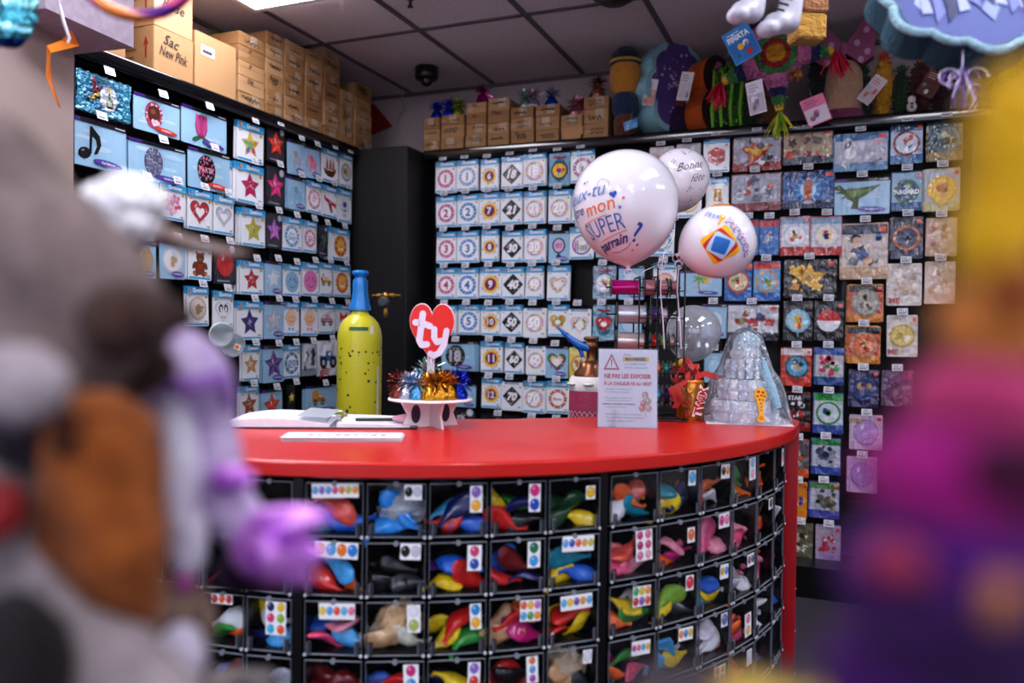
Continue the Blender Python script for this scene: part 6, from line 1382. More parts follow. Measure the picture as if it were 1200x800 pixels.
stackL(280, 311, [42, 56, 72, 88, 105, 121], 'in the stack right of the tall plain carton', {2: ['Jr'], 1: ['Jr'], 3: ['OR']})
stackL(312, 333, [40, 53, 68, 84, 101, 117, 130], 'in the stack second after the tall carton', {3: ['Rose', 'Or']})
stackL(334, 357, [50, 65, 80, 95, 110, 125, 140], 'in the stack third after the tall carton')
stackL(358.5, 378.5, [61, 75, 89, 103, 117, 131, 146], 'in the stack fourth after the tall carton')
stackL(380, 399, [57, 71, 86, 99, 113, 127, 139, 152], 'in the tall narrow stack of eight thin boxes'.replace('eight', 'seven'), {1: ['Rouge']})
stackL(400, 415, [107, 121, 162], 'in the low stack next to the last one')
stackL(416.5, 436, [100, 115, 129, 141, 154, 168], 'in the last stack before the corner', {0: ['Violet', 'Argent']})
def label_sticker():
    p = onX(248, 60, XB); t = link('shipping_label', None)
for o in [o for o in bpy.data.objects if o.get('label', '').startswith('only carton tall')]:
    g = G(); g.rect(-.10, .17, -.015, .215, '#dfe2e6', 3); g.rect(-.09, .18, -.03, .195, '#3c3c40', 4); g.rect(-.09, .203, -.06, .208, '#3c3c40', 4)
    link('shipping_label', g.mesh('shipping_label', M_PAPER()), o)
WEIGHT_SPOTS = {}
def stackB(px0, px1, ys, nm, words={}, d=.22, over=None):
    x0, x1 = onY(px0, 150, YB).x, onY(px1, 150, YB).x; w = x1-x0-.003; pc = (px0+px1)/2
    zs = [onY(pc, y, YB).z for y in ys]; n = len(zs)-1; hs = [zs[i]-zs[i+1] for i in range(n)][::-1]; s = (zs[0]-TOPZ)/sum(hs); zb = TOPZ
    for i, h in enumerate(hs):
        h *= s; seed = int(px0)*5+i*11; pos = 'bottom carton' if i == 0 else 'top carton' if i == n-1 else f'{["", "second", "third"][i]} carton from the bottom'
        carton(w-random.uniform(0, .006), d, h-.001, ((x0+x1)/2+random.uniform(-.002, .002), YB+random.uniform(0, .006), zb), rad(random.uniform(-1.5, 1.5)), f'{pos} {nm}', 'cartons on top of the back display units', words.get(n-1-i), seed)
        zb += h
    WEIGHT_SPOTS[px0] = (x0, x1, zb)
stackB(496, 515.5, [137.5, 151, 164, 175], 'in the first stack from the corner on the back shelf')
stackB(516, 544, [134, 145, 159, 172], 'in the second stack from the corner on the back shelf')
stackB(545.5, 570, [120, 132, 144, 156, 170], 'in the third stack from the corner on the back shelf', {0: ['Sac'], 1: ['Sac']})
stackB(571, 597, [115, 127.5, 142, 154, 167], 'in the tallest stack of the back shelf', {1: ['Plein']})
stackB(598, 625.5, [125, 137, 151, 164.5], 'in the stack lettered Etoile on the back shelf', {2: ['Etoile', 'Rose']})
stackB(627, 655.5, [122, 135.5, 149, 162], 'in the stack right of the Etoile cartons')
stackB(657, 682, [134, 147, 160], 'in the low stack left of the last back stack')
stackB(683, 713, [113, 125, 139, 153], 'in the last stack at the right of the cartons')
def flap():
    x0, x1, z = WEIGHT_SPOTS[657]; zb = onY(670, 149, YB).z
    g = G(); g.add([(-.06, 0, .035), (.07, 0, .04), (.075, 0, .0), (.015, 0, -.055), (-.05, 0, -.01)], [(0, 4, 3, 2, 1)], '#b0875c'); g.add([(-.06, .002, .035), (.07, .002, .04), (.075, .002, .0), (.015, .002, -.055), (-.05, .002, -.01)], [(0, 1, 2, 3, 4)], '#b0875c')
    o = link('carton_flap', g.mesh('carton_flap', M_CARDB()), None, ((x0+x1)/2, YB-.012, TOPZ+.03)); tag(o, 'torn cardboard flap hanging over the back shelf edge', 'cardboard')
flap()
def shelf_weight(px, py, px0, body, tuft, label, s=2.0):
    zb = WEIGHT_SPOTS[px0][2]; x = onY(px, py, YB).x
    tinsel_weight(0, (x, YB+.05+random.uniform(0, .02), zb), body, tuft, label, 'tinsel balloon weights on the back shelf cartons', random.uniform(0, 6), s)
bl = ['#1c38c0', '#3058e0', '#0c1c70']
shelf_weight(506, 125, 496, '#1c38b8', bl, 'left royal blue tinsel weight on the cartons nearest the corner')
shelf_weight(521, 123, 516, '#1c38b8', bl, 'right royal blue tinsel weight beside the green one')
shelf_weight(532, 120, 516, '#7c9424', ['#8ca028', '#c8d048', '#3c5c18'], 'yellow green tinsel weight on the second carton stack')
shelf_weight(561, 108, 545.5, '#a81878', ['#b01c80', '#e048a8', '#701050'], 'magenta tinsel weight on the third carton stack')
shelf_weight(612, 113, 598, '#90b0a8', ['#98c8b8', '#d8e4e0', '#587c70'], 'pearly tinsel weight on the Etoile cartons')
shelf_weight(621, 114, 598, '#a8a8b4', ['#c4c4cc', '#c83c30', '#8c98a0'], 'silver tinsel weight with a red fleck on the Etoile cartons')
shelf_weight(642, 111, 627, '#2040a8', ['#b8bcc8', '#70788c', '#e0e4ec'], 'silver-topped blue tinsel weight')
shelf_weight(671, 122, 657, '#a87078', ['#b88088', '#e0b0b4', '#7c4c54'], 'rosy tinsel weight on the low stack')
shelf_weight(679, 121, 657, '#8c5058', ['#b88088', '#c89098', '#7c4c54'], 'dark rosy tinsel weight behind the rosy one')
shelf_weight(697, 104, 683, '#a07060', ['#8c5c4c', '#c8988c', '#5c3830'], 'bronze tinsel weight on the last carton stack', 2.3)
# ------------------------------------------------------------------ pinatas on the back shelf
PZ = TOPZ
def at_shelf(px, py=140): return onY(px, py, 4.36)
def hang_tag(name, label, px, py, Y, w, h, cols, rot, words=None, group='cardboard tags of the pinatas'):
    p = onY(px, py, Y); g = G(); g.box(-w/2, -.0006, -h/2, w/2, .0006, h/2, cols[0]); 
    g.rect(-w*.46, -h*.46, w*.46, h*.1, cols[1], 1, -.0004); g.asp = 1
    for i in range(6): g.ell(random.uniform(-.3, .3)*w, random.uniform(-.35, .05)*h, w*.12, h*.1, cols[i % len(cols)], 2, 10, y0=-.0004)
    for i in range(3): g.rect(-w*.36, h*(.18+.09*i), w*(.1+.1*(i % 2)), h*(.21+.09*i), mixc(cols[-1], cols[0], .2), 3, -.0004)
    if words: g.text(words, 0, h*.25, h*.16, 'white', 5, bold=.04, y0=-.0006, maxw=w*.8)
    g.tube([(0, .002, h*.45), (.01, .03, h*.5+.05)], .0008, '#c8c4c8', 4)
    o = link('pinata_tag', g.mesh('pinata_tag', M_PAPER()), None, p); o.rotation_euler = (0, rad(rot), random.uniform(-.2, .1)); tag(o, label, 'tag', group)
def cloud_outline(cx, cz, pts):
    """union outline of circles, star-shaped about the centre"""
    P = []
    for i in range(72):
        a = 2*PI*i/72; d = (math.cos(a), math.sin(a)); best = 0.01
        for x, z, r in pts:
            b = x*d[0]+z*d[1]; q = r*r-(x*x+z*z-b*b)
            if q > 0: best = max(best, b+math.sqrt(q))
        P.append((cx+best*d[0], cz+best*d[1]))
    return P
def pinata_cloud():
    p = at_shelf(778); z0 = onY(775, 40, 4.36).z-PZ; h = z0
    t = thing('cloud_pinata', 'pale blue scalloped piñata with purple snowy print on the shelf', 'piñata', (p.x+.02, 4.44, PZ), rad(48))
    pts = [(0, .36*h, .16*h), (-.14*h, .2*h, .17*h), (-.2*h, -.04*h, .18*h), (-.1*h, -.28*h, .18*h), (.1*h, -.3*h, .2*h), (.2*h, -.02*h, .2*h), (.13*h, .2*h, .18*h), (0, 0, .25*h)]
    P = cloud_outline(0, h*.5, pts); P = [(x, max(z, .002)) for x, z in P]
    g = G(); g.prism(P, -.06, .10, '#a8d4dc', '#9cd0da'); link('body', g.mesh('body', attr_mat('pale_crepe', .85, bump=1.0, scale=60, stretch=(8, 1, .7))), t)
    q = G(); q.asp = 1; Pi = [((x)*.86, h*.5+(z-h*.5)*.88) for x, z in P]; q.poly(Pi, '#54407c', 1, -.06)
    for i in range(40):
        a = random.uniform(0, 6.28); r_ = random.uniform(0, .36)*h; (q.ell if i % 2 else q.star)(r_*.6*math.cos(a), h*.5+r_*math.sin(a), random.uniform(.004, .012), *((random.uniform(.004, .012), ['#b8a8d8', '#7c68ac', '#e0d8ec'][i % 3]) if i % 2 else (['#c8b8e0', '#8c78b8'][i % 2],)), 2+i % 3, y0=-.06)
    q.poly([(-.1*h, .04*h), (.2*h, .04*h), (.16*h, .3*h), (.04*h, .36*h), (-.08*h, .22*h)], '#2c2048', 3, -.06); q.poly([(-.02*h, .3*h), (.08*h, .3*h), (.06*h, .62*h), (.0, .6*h)], '#7c4430', 4, -.06)
    link('print', q.mesh('print', M_PAPER()), t)
    g = G(); g.tube([(0, 0, h-.01), (-.03, 0, h+.05), (.03, 0, h+.09), (.02, 0, h)], .0012, '#b0a8ac', 5); link('cord', g.mesh('cord', M_PAPER()), t)
pinata_cloud()
def pinata_column():
    p = at_shelf(738); h = onY(738, 55, 4.3).z-PZ
    t = thing('column_pinata', 'small plain piñata with navy top, amber middle and brown base', 'piñata', (p.x-.02, 4.33, PZ), 0)
    g = G(); k = h/.30
    g.lathe([(.035*k, 0), (.04*k, .05*k), (.034*k, .07*k)], 20, '#5c3420'); link('base', g.mesh('base', M_FRINGE()), t)
    g = G(); g.lathe([(.038*k, .07*k), (.046*k, .09*k), (.046*k, .13*k), (.036*k, .145*k)], 20, '#182c50'); link('lower_band', g.mesh('lower_band', M_FRINGE()), t)
    g = G(); g.lathe([(.036*k, .145*k), (.052*k, .165*k), (.054*k, .20*k), (.052*k, .235*k), (.045*k, .245*k)], 24, '#c08428'); link('middle', g.mesh('middle', M_FRINGE()), t)
    g = G(); g.lathe([(.045*k, .245*k), (.056*k, .25*k), (.05*k, .28*k), (.03*k, .3*k), (.01, .302*k)], 24, '#101c38'); g.lathe([(.0565*k, .249*k), (.058*k, .253*k), (.056*k, .258*k)], 24, '#c8a030'); link('cap', g.mesh('cap', M_FRINGE()), t)
pinata_column()
def number_pinata():
    p = at_shelf(815, 120); h = onY(815, 62, 4.36).z-PZ
    t = thing('number_pinata', 'orange-sided dark red figure-three piñata leaning on the shelf', 'piñata', (p.x+.05, 4.47, PZ), rad(50))
    for i, (cz, r) in enumerate(((h*.29, h*.29), (h*.72, h*.27))):
        P = []
        for k in range(40):
            a = 2*PI*k/40; P.append((r*.85*math.cos(a), cz+r*math.sin(a)))
        g = G(); g.prism(P, -.07, .07, '#3c1418', '#c8601c'); g.ell(0, cz, r*.38, r*.45, '#200a0c', 1, 20, y0=-.07)
        link(['lower_bowl', 'upper_bowl'][i], g.mesh('bowl', attr_mat('orange_crepe', .8, bump=1.0, scale=60, stretch=(6, 1, .6))), t)
number_pinata()
def fringed(g, c, r, cols, n, L_, w=.006):
    for i in range(n):
        a, b = random.uniform(0, 2*PI), math.acos(random.uniform(-1, 1)); d = Vector((math.sin(b)*math.cos(a), math.sin(b)*math.sin(a), math.cos(b)))
        p = Vector((c[0]+r[0]*d.x, c[1]+r[1]*d.y, c[2]+r[2]*d.z)); g.tuft(p, d, 1, L_, w, cols, spread=.6)
def cactus_pinata():
    p = at_shelf(848, 120); h = onY(850, 55, 4.36).z-PZ
    t = thing('cactus_pinata', 'green ribbed cactus piñata with lime stripes and yellow flower top', 'piñata', (p.x+.02, 4.42, PZ), 0)
    g = G(); gr = ['#1c5020', '#2c7028', '#144018']
    for i, (x, hh, r) in enumerate(((-.05, h*.8, .05), (.04, h*.95, .06), (.11, h*.75, .04))): g.sphere((x, 0, hh/2), (r, .05, hh/2), gr[i], 20, 12)
    fringed(g, (0, 0, h*.42), (.11, .06, h*.40), gr+['#58a82c'], 420, .02)
    link('body', g.mesh('body', M_FRINGE()), t)
    g = G()
    for x in (-.075, -.03, .02, .07): g.tube([(x, -.05, .01), (x-.006, -.062, h*.25), (x+.004, -.066, h*.5), (x, -.05, h*.75)], 0, '#7cb830', 8, radii=[.006, .010, .010, .005])
    fringed(g, (0, -.055, h*.4), (.08, .01, h*.36), ['#8cc838', '#70a828'], 160, .014); link('stripe', g.mesh('stripe', M_FRINGE()), t)
    g = G(); g.tuft((.03, -.02, h*.93), (0, -.3, 1), 90, .055, .008, ['#d8c020', '#e8d840', '#b8a018']); g.tuft((-.05, -.02, h*.8), (-.3, -.4, .6), 30, .03, .006, ['#b85c90']); link('flower', g.mesh('flower', M_FRINGE()), t)
cactus_pinata()
def star_pinata():
    c = atD(908, 66, 3.85); t = thing('star_pinata', 'multicoloured fringed star piñata with tassels resting on the shelf edge', 'piñata', c, rad(8))
    bands = [(.045, ['#e0a820', '#c88c18']), (.07, ['#a82820', '#8c1c18']), (.10, ['#4c8c50', '#5ca060']), (.155, ['#c06c98', '#d084b0', '#a85480']), (.195, ['#1c2458', '#283478']), (.235, ['#3c8044', '#54a058']), (.265, ['#d8b02c', '#e8c848'])]
    def colr(r):
        for q, cs in bands:
            if r < q: return cs
        return ['#b8382c']
    dirs = [(-.95, -.42), (.1, -1.0), (.98, .02), (.45, .9), (-.55, .75)]
    g = G(); rr_ = [.002, .02, .045, .07, .10, .13, .135]
    g.rings([[(r_*math.cos(j*PI/16), -.055*math.sqrt(max(0, 1-(r_/.135)**2)), r_*math.sin(j*PI/16)) for j in range(32)] for r_ in rr_]+[[(.1*math.cos(j*PI/16), .05, .1*math.sin(j*PI/16)) for j in range(32)]], ['#d89c20', '#d89c20', '#a82820', '#4c8c50', '#c06c98', '#c06c98', '#a05080'])
    for dx, dz in dirs:
        v = Vector((dx, 0, dz)).normalized(); n = 8
        for i in range(n):
            a, b = v*(.10+.165*i/n), v*(.10+.165*(i+1)/n); r1, r2 = .062*(1-i/n*.72), .062*(1-(i+1)/n*.72)
            g.tube([a, b], 0, colr((a.length+b.length)/2)[0], 14, radii=[r1, r2], cap=True)
    for i in range(2600):
        a = random.uniform(0, 6.28); r = .25*math.sqrt(random.random()); x, z = r*math.cos(a), r*math.sin(a); y = None
        if r < .125: y = -.055*math.sqrt(max(0, 1-(r/.13)**2))
        else:
            for dx, dz in dirs:
                v = Vector((dx, dz)).normalized(); s_ = x*v.x+z*v.y; o_ = abs(-x*v.y+z*v.x)
                if s_ > .08:
                    rr = .062*(1-(s_-.10)/.165*.72)
                    if o_ < rr: y = -math.sqrt(rr*rr-o_*o_)
        if y is None: continue
        g.tuft((x, y, z), (x*1.5, -.5, z*1.5-.05), 1, .016, .007, colr(math.hypot(x, z)), spread=.5)
    link('body', g.mesh('body', M_FRINGE()), t)
    for (dx, dz), cs in ((dirs[0], ['#c81c3c', '#e0405c', '#a81430']), (dirs[1], ['#d8c828', '#58a038', '#e8e048']), (dirs[2], ['#c81c3c', '#d83c58'])):
        v = Vector((dx, 0, dz)).normalized()*.27; g = G(); g.tuft(tuple(v), (dx*.4, -.1, -1), 70, .10, .008, cs, spread=.55, droop=.3); link('tassel', g.mesh('tassel', attr_mat('tassel_film', .35)), t)
    g = G(); g.tuft((.10, -.05, -.01-.07), (0, -.3, -1), 60, .06, .014, ['#c88c1c', '#d8a030', '#a8541c'], spread=.5); link('lower_fringe', g.mesh('lower_fringe', M_FRINGE()), t)
star_pinata()
def bow_pinata():
    p = at_shelf(988, 110); h = onY(988, 20, 4.30).z-PZ; k = h/.42
    t = thing('bow_pinata', 'plain tan drum piñata topped with a big mauve dotted bow', 'piñata', (p.x, 4.36, PZ), 0)
    g = G(); g.rings([[(.075*k*q*math.cos(j*PI/14), .05*k*math.sin(j*PI/14)*q, z*k) for j in range(28)] for z, q in ((.0, .8), (.03, 1.0), (.12, 1.06), (.2, .98), (.245, .7))], '#b89478'); link('body', g.mesh('body', M_FRINGE()), t)
    g = G()
    for s in (-1, 1):
        P = [(s*.008, .02), (s*.05, .08), (s*.10, .15), (s*.12, .06), (s*.115, -.04), (s*.07, -.07), (s*.008, -.02)]
        P = [(x*k, (.29+z)*k) for x, z in P]; g.prism(P, -.05, .02, '#8c4c6c', '#6c3450')
        for x, z in ((.05, .02), (.085, .07), (.09, -.02), (.065, -.05), (.10, .11)): g.ell(s*x*k, (.29+z)*k, .012*k, .014*k, '#b890a4', 1, 10, y0=-.05)
    g.sphere((0, -.045, .29*k), (.018*k, .02, .028*k), '#985878', 12, 8); link('bow', g.mesh('bow', attr_mat('mauve_board', .8)), t)
    g = G(); g.lathe([(.085*k, .0), (.088*k, .02*k), (.08*k, .04*k)], 24, '#7c3458', sy=.75); fringed(g, (0, 0, .02), (.088*k, .06*k, .02), ['#8c3c60', '#6c2848'], 220, .016); link('hem', g.mesh('hem', M_FRINGE()), t)
bow_pinata()
def pineapple_pinata(px, body, top, label, r=.042, hh=.20, name='pineapple_pinata'):
    p = at_shelf(px, 110); t = thing(name, label, 'piñata', (p.x, 4.38, PZ), 0)
    g = G(); g.sphere((0, 0, hh*.5), (r, r, hh*.5), body[0], 18, 12); fringed(g, (0, 0, hh*.5), (r, r, hh*.5), body, 420, .014); link('body', g.mesh('body', M_FRINGE()), t)
    g = G(); g.tuft((0, -.01, hh*.93), (0, -.1, 1), 70, .05, .008, top, spread=.8); link('crown', g.mesh('crown', M_FRINGE()), t)
pineapple_pinata(1035, ['#c89018', '#d8a828', '#b07c14'], ['#c83420', '#d85828'], 'yellow pineapple piñata with red tuft, beside the tan drum piñata', .044, .30)
pineapple_pinata(1056, ['#1c3c20', '#28502c', '#143018'], ['#28502c', '#3c6c38'], 'dark green fringed bottle piñata between yellow and maroon ones', .04, .22, 'bottle_pinata')
pineapple_pinata(1012, ['#14281a', '#1c3c22'], ['#28502c', '#1c3c22'], 'dark green piñata behind the white tags', .035, .24, 'bottle_pinata')
pineapple_pinata(1080, ['#4c1418', '#6c1c20', '#381014'], ['#c08c20', '#d8a430'], 'maroon fringed piñata with golden rim under the hanging cloud', .052, .27, 'barrel_pinata')
pineapple_pinata(1104, ['#30141c', '#481c24', '#281018'], ['#38182c', '#502038'], 'dark wine fringed piñata at the far right of the shelf', .05, .25, 'barrel_pinata')
pineapple_pinata(902, ['#5c3818', '#7c4c1c'], ['#c89018', '#d8a828'], 'brown piñata behind the star piñata', .05, .33, 'barrel_pinata')
pineapple_pinata(960, ['#20242c', '#2c3038'], ['#b8c028', '#a8a820'], 'charcoal piñata with lime tuft behind the star piñata', .05, .42, 'barrel_pinata')
pineapple_pinata(1178, ['#b8981c', '#c8a828'], ['#d8c030', '#e8d040'], 'mustard fringed piñata behind the blurred yellow toy', .08, .40, 'barrel_pinata')
def marshmallow():
    p = at_shelf(1067, 122); g = G(); g.sphere((0, 0, .025), (.024, .02, .026), '#b8b4ac', 14, 10); g.sphere((0, 0, .06), (.019, .017, .019), '#c8c4bc', 14, 10)
    for z in (.02, .035): g.sphere((.0, -.02, z), (.006, .003, .006), '#201c1c', 8, 5)
    o = link('white_figurine', g.mesh('white_figurine', attr_mat('matt_figure', .6)), None, (p.x, 4.29, PZ)); tag(o, 'small plain white rounded figurine with dark buttons on the shelf', 'figurine')
marshmallow()
hang_tag('t', 'white and orange printed tag on the pale blue cloud piñata', 762, 108, 4.27, .065, .14, ['#d0ccd0', '#c88c78', '#c8c4c8', '#8c8890'], 12)
hang_tag('t', 'white tag printed in grey on the figure-three piñata', 803, 101, 4.27, .07, .15, ['#d4d2d8', '#c8c6cc', '#b8b6bc', '#6c6a74'], 12)
hang_tag('t', 'square blue card tag lettered Piñata above the star piñata', 869, 51, 3.72, .125, .16, ['#3c8cc8', '#2c6cb0', '#e0b040', '#b03c34', '#e8ecf0'], -26, 'PIÑATA')
hang_tag('t', 'white and pink box-like tag between star tassels', 886, 114, 3.72, .075, .15, ['#c4bec8', '#a8a0ac', '#8c8490'], -10)
hang_tag('t', 'pink bordered round-picture tag below the star arm', 956, 129, 4.10, .11, .135, ['#d87898', '#c8c0cc', '#a05878', '#6c5c74'], -20)
hang_tag('t', 'tilted white tag with orange sticker beside the yellow piñata', 1022, 105, 4.22, .065, .14, ['#c0b8bc', '#aca4a8', '#c8503c'], 38)
hang_tag('t', 'dark red tag with white sticker beside the white figurine', 1091, 98, 4.22, .08, .12, ['#5c2420', '#481814', '#b8b4b8'], 30)
hang_tag('t', 'small blue brochure lying on the shelf before the column piñata', 739, 146, 4.20, .08, .05, ['#3c78b0', '#5c98c8', '#d8b040', '#e0e4e8'], -12)
# ------------------------------------------------------------------ hanging things
def cord(g, x, y, z, top=CZ): g.tube([(x, y, z), (x, y, top-.004)], .0008, '#b0acb0', 4)
def hanging_cloud():
    c = atD(1134, 14, 1.55); t = thing('cloud_pinata', 'large light blue scalloped piñata hanging at the upper right', 'piñata', c, FACE+rad(-12), rot=None)
    t.rotation_euler = (rad(-24), rad(-4), FACE+rad(-8))
    k = .00166
    pts = [(-.12, .05, .055), (-.10, -.02, .055), (-.045, -.055, .05), (.015, -.085, .05), (.045, -.065, .055), (.10, -.01, .055), (.13, .04, .05), (.11, .12, .06), (0, .16, .07), (-.1, .13, .06), (0, 0, .10)]
    P = cloud_outline(0, 0, [(x, z, r) for x, z, r in pts]); n = len(P)
    g = G(); g.prism(P, -.035, .035, '#9cc8d4', '#3c6474'); link('body', g.mesh('body', attr_mat('pale_crepe', .85, bump=1.0, scale=60, stretch=(8, 1, .7))), t)
    g = G(); 
    for i in range(n):
        a, b = Vector((P[i][0], -.036, P[i][1])), Vector((P[(i+1) % n][0], -.036, P[(i+1) % n][1])); g.tube([a*.97, b*.97], .008, '#a4ccd8', 6)
    link('rim', g.mesh('rim', M_FRINGE()), t)
    q = G(); Pi = [(x*.88, z*.88) for x, z in P]; q.poly(Pi, '#4c5c9c', 1, -.036)
    for i in range(26):
        x, z = random.uniform(-.11, .12), random.uniform(-.05, .12); s = random.uniform(.015, .04); q.poly([(x, z-s), (x+s*.5, z), (x, z+s), (x-s*.5, z)], ['#8ca0d0', '#5c54a0', '#b8c4e4', '#38487c'][i % 4], 2+i % 3, -.036)
    for i in range(10): x = -.10+.022*i; q.poly([(x, -.03-.03*math.sin(i)), (x+.02, -.03), (x+.015, .02), (x+.002, .01)], ['#a8b4dc', '#7480bc', '#24305c'][i % 3], 5, -.036)
    link('print', q.mesh('print', M_PAPER()), t)
    g = G(); g.tube([(0, .0, .2), (.0, .1, .5), (0, .3, 1.25)], .001, '#b0acb0', 4); link('cord', g.mesh('cord', M_PAPER()), t)
    p = atD(1128, 78, 1.5); t = thing('ribbon_bunch', 'white and purple curled pull ribbons dangling under the blue piñata', 'ribbon', p, FACE)
    g = G()
    g.tube([(0, 0, .03), (0, .03, .12)], .003, '#b8b0d4', 6)
    for i in range(12):
        a = random.uniform(0, 6.28); x, l = .025*math.cos(a), random.uniform(.04, .085)
        g.tube([(0, 0, .035), (0, 0, .0), (x*.5, .01*math.sin(a), -l*.4), (x*1.2, .012*math.sin(a), -l*.8), (x*.9, 0, -l)], .002, ['#d8d4e4', '#6c48b0', '#b8b0d4', '#4c2c90'][i % 4], 5)
    for i in range(5): g.tube([(.02*math.cos(u)+(.012*(i-2)), .01*math.sin(i), -.02+.016*math.sin(u)) for u in [k*.6 for k in range(9)]], .0018, ['#d8d4e4', '#7c5cb8'][i % 2], 5)
    link('curls', g.mesh('curls', attr_mat('satin_ribbon', .22, metal=.45, coat=.3)), t)
hanging_cloud()
def hanging_boots():
    c = atD(905, -35, 1.9); t = thing('dressed_pinata', 'hanging figure piñata with white laced boots and brown trousers', 'piñata', c, FACE)
    for i, (px, py, px2, py2) in enumerate(((858, 18, 888, 6), (893, 34, 930, 18))):
        a = atD(px, py, 1.86)-c; b = atD(px2, py2, 1.88)-c; Ri = Matrix.Rotation(-FACE, 3, 'Z'); a, b = Ri @ a, Ri @ b; up = b+Vector((.012, .02, .12))
        o = blobs('boot', [('e', tuple(a+Vector((.012, 0, 0))), (.026, .030, .020), 'white'), ('e', tuple((a+b)/2+Vector((0, .01, 0))), (.034, .032, .026), 'white'), ('l', [tuple(b+Vector((-.01, .01, -.01))), tuple(up)], [.030, .026], 'white')], .006, flat_mat('white_boot', '#c8c8d4', .45, coat=.2), t, smooth=4)
        g = G()
        for k in range(5): v = a.lerp(b, .4+.12*k)+Vector((.0, -.03-.002*k, .02+.008*k)); g.tube([tuple(v+Vector((-.012, 0, .004))), tuple(v+Vector((.012, 0, -.002)))], .0026, '#201820', 5)
        link('lace', g.mesh('lace', M_PAPER()), o)
    g = G(); g.tube([(-.03, .03, .09), (-.02, .03, .2)], .035, '#5c2418', 12); g.tube([(.03, .03, .09), (.02, .03, .2)], .035, '#5c2418', 12); g.sphere((0, .03, .24), (.06, .05, .07), '#7c3820', 14, 10); link('trousers', g.mesh('trousers', M_FRINGE()), t)
    g = G(); g.tube([(0, .03, .3), (0, .03, CZ-c.z)], .001, '#b0acb0', 4); link('cord', g.mesh('cord', M_PAPER()), t)
    c = atD(947, -2, 2.3); t = thing('block_pinata', 'gold and brown block piñata hanging behind the white boots', 'piñata', c, FACE+.1)
    g = G(); g.bbox(-.045, -.03, -.125, .045, .04, -.05, '#b88c38', .006); g.bbox(-.03, -.035, -.05, .047, .04, .12, '#a07048', .006); link('body', g.mesh('body', M_FRINGE()), t)
    g = G(); g.tube([(0, 0, .12), (0, 0, CZ-c.z)], .001, '#b0acb0', 4); link('cord', g.mesh('cord', M_PAPER()), t)
hanging_boots()
def foil_corner():
    c = atD(12, 12, 1.25); t = thing('foil_balloon', 'crinkled turquoise foil balloon hanging in the upper left corner', 'balloon', c, 0)
    g = G(); rs = []
    for i in range(1, 14):
        th = PI*i/14; rr = []
        for j in range(30):
            a = 2*PI*j/30; k = 1+.09*math.sin(14*a)*math.sin(th)**3+.05*math.sin(5*th*3); rr.append((.042*k*math.sin(th)*math.cos(a), .02*k*math.sin(th)*math.sin(a), -.06*math.cos(th)*1.0))
        rs.append(rr)
    g.rings(rs, ['#1c3c80' if i < 2 else '#58b4c4' if i % 3 else '#8cd0d8' for i in range(13)]); link('skin', g.mesh('skin', M_FOIL()), t, rz=FACE)
    g = G(); g.tube([(0, 0, .055), (0, 0, CZ-c.z)], .0008, '#b0acb0', 4); link('cord', g.mesh('cord', M_PAPER()), t)
    c2 = atD(-6, 36, 1.3); t = thing('foil_balloon', 'yellow and blue foil balloon mostly outside the left frame edge', 'balloon', c2, 0)
    g = G(); g.sphere((0, 0, 0), (.028, .015, .03), '#d8b820', 16, 10); link('skin', g.mesh('skin', M_FOIL()), t); g = G(); g.tube([(0, 0, .029), (0, 0, CZ-c2.z)], .0008, '#b0acb0', 4); link('cord', g.mesh('cord', M_PAPER()), t)
foil_corner()
def hoop():
    c = atD(160, -48, 1.05); t = thing('twisted_hoop', 'hanging hoop twisted in orange, pink and purple ribbons', 'decoration', c, FACE+.1)
    g = G(); R = .078; r = .0085; n = 72; m = 10; vs = []; fs = []; cl = []
    for i in range(n):
        a = 2*PI*i/n
        for j in range(m):
            b = 2*PI*j/m+i*.35; vs.append(((R+r*math.cos(b))*math.cos(a), r*math.sin(b), (R+r*math.cos(b))*math.sin(a)*.95))
    for i in range(n):
        for j in range(m):
            fs.append((i*m+j, i*m+(j+1) % m, ((i+1) % n)*m+(j+1) % m, ((i+1) % n)*m+j)); cl.append(['#e07c30', '#e09838', '#d8508c', '#d8508c', '#5c2c90', '#5c2c90', '#a83c94', '#e8a878', '#e07c30', '#e07c30'][j])
    g.add(vs, fs, cl, True); link('ring', g.mesh('ring', attr_mat('satin_ribbon', .22, metal=.45, coat=.3)), t)
    g = G(); g.tube([(0, 0, R*.95), (0, 0, CZ-c.z)], .001, '#b0acb0', 4); link('cord', g.mesh('cord', M_PAPER()), t)
hoop()
def streamer():
    c = atD(70, 58, 1.95); t = thing('paper_streamer', 'orange folded paper streamer hanging by a white strap at upper left', 'decoration', c, FACE)
    s = 1.95/FPX; Q = lambda px, py, y=0: ((px-70)*s, y, -(py-58)*s)
    g = G()
    g.add([Q(84, 36), Q(88, 50, .02), Q(60, 62, .0), Q(52, 52, .01), Q(66, 44, .02)], [(0, 1, 2, 3, 4)], '#d87c14'); g.add([Q(52, 52, .01), Q(60, 62), Q(56, 70, .01), Q(55, 92, .02), Q(64, 124, .03), Q(60, 120, .03), Q(51, 88, .01)], [(0, 1, 2, 3, 6), (3, 4, 5, 6)], '#c86c10')
    link('paper', g.mesh('paper', attr_mat('orange_paper', .6)), t)
    g = G(); g.tube([Q(72, 8, -.01), Q(78, 30, -.01), Q(84, 46, -.01), Q(82, 52, -.01)], .004, '#b8b4bc', 6); g.tube([Q(72, 8, -.01), Q(70, -12, -.01), ((0), 0, CZ-c.z)], .002, '#b8b4bc', 6); link('strap', g.mesh('strap', M_PLAST()), t)
streamer()
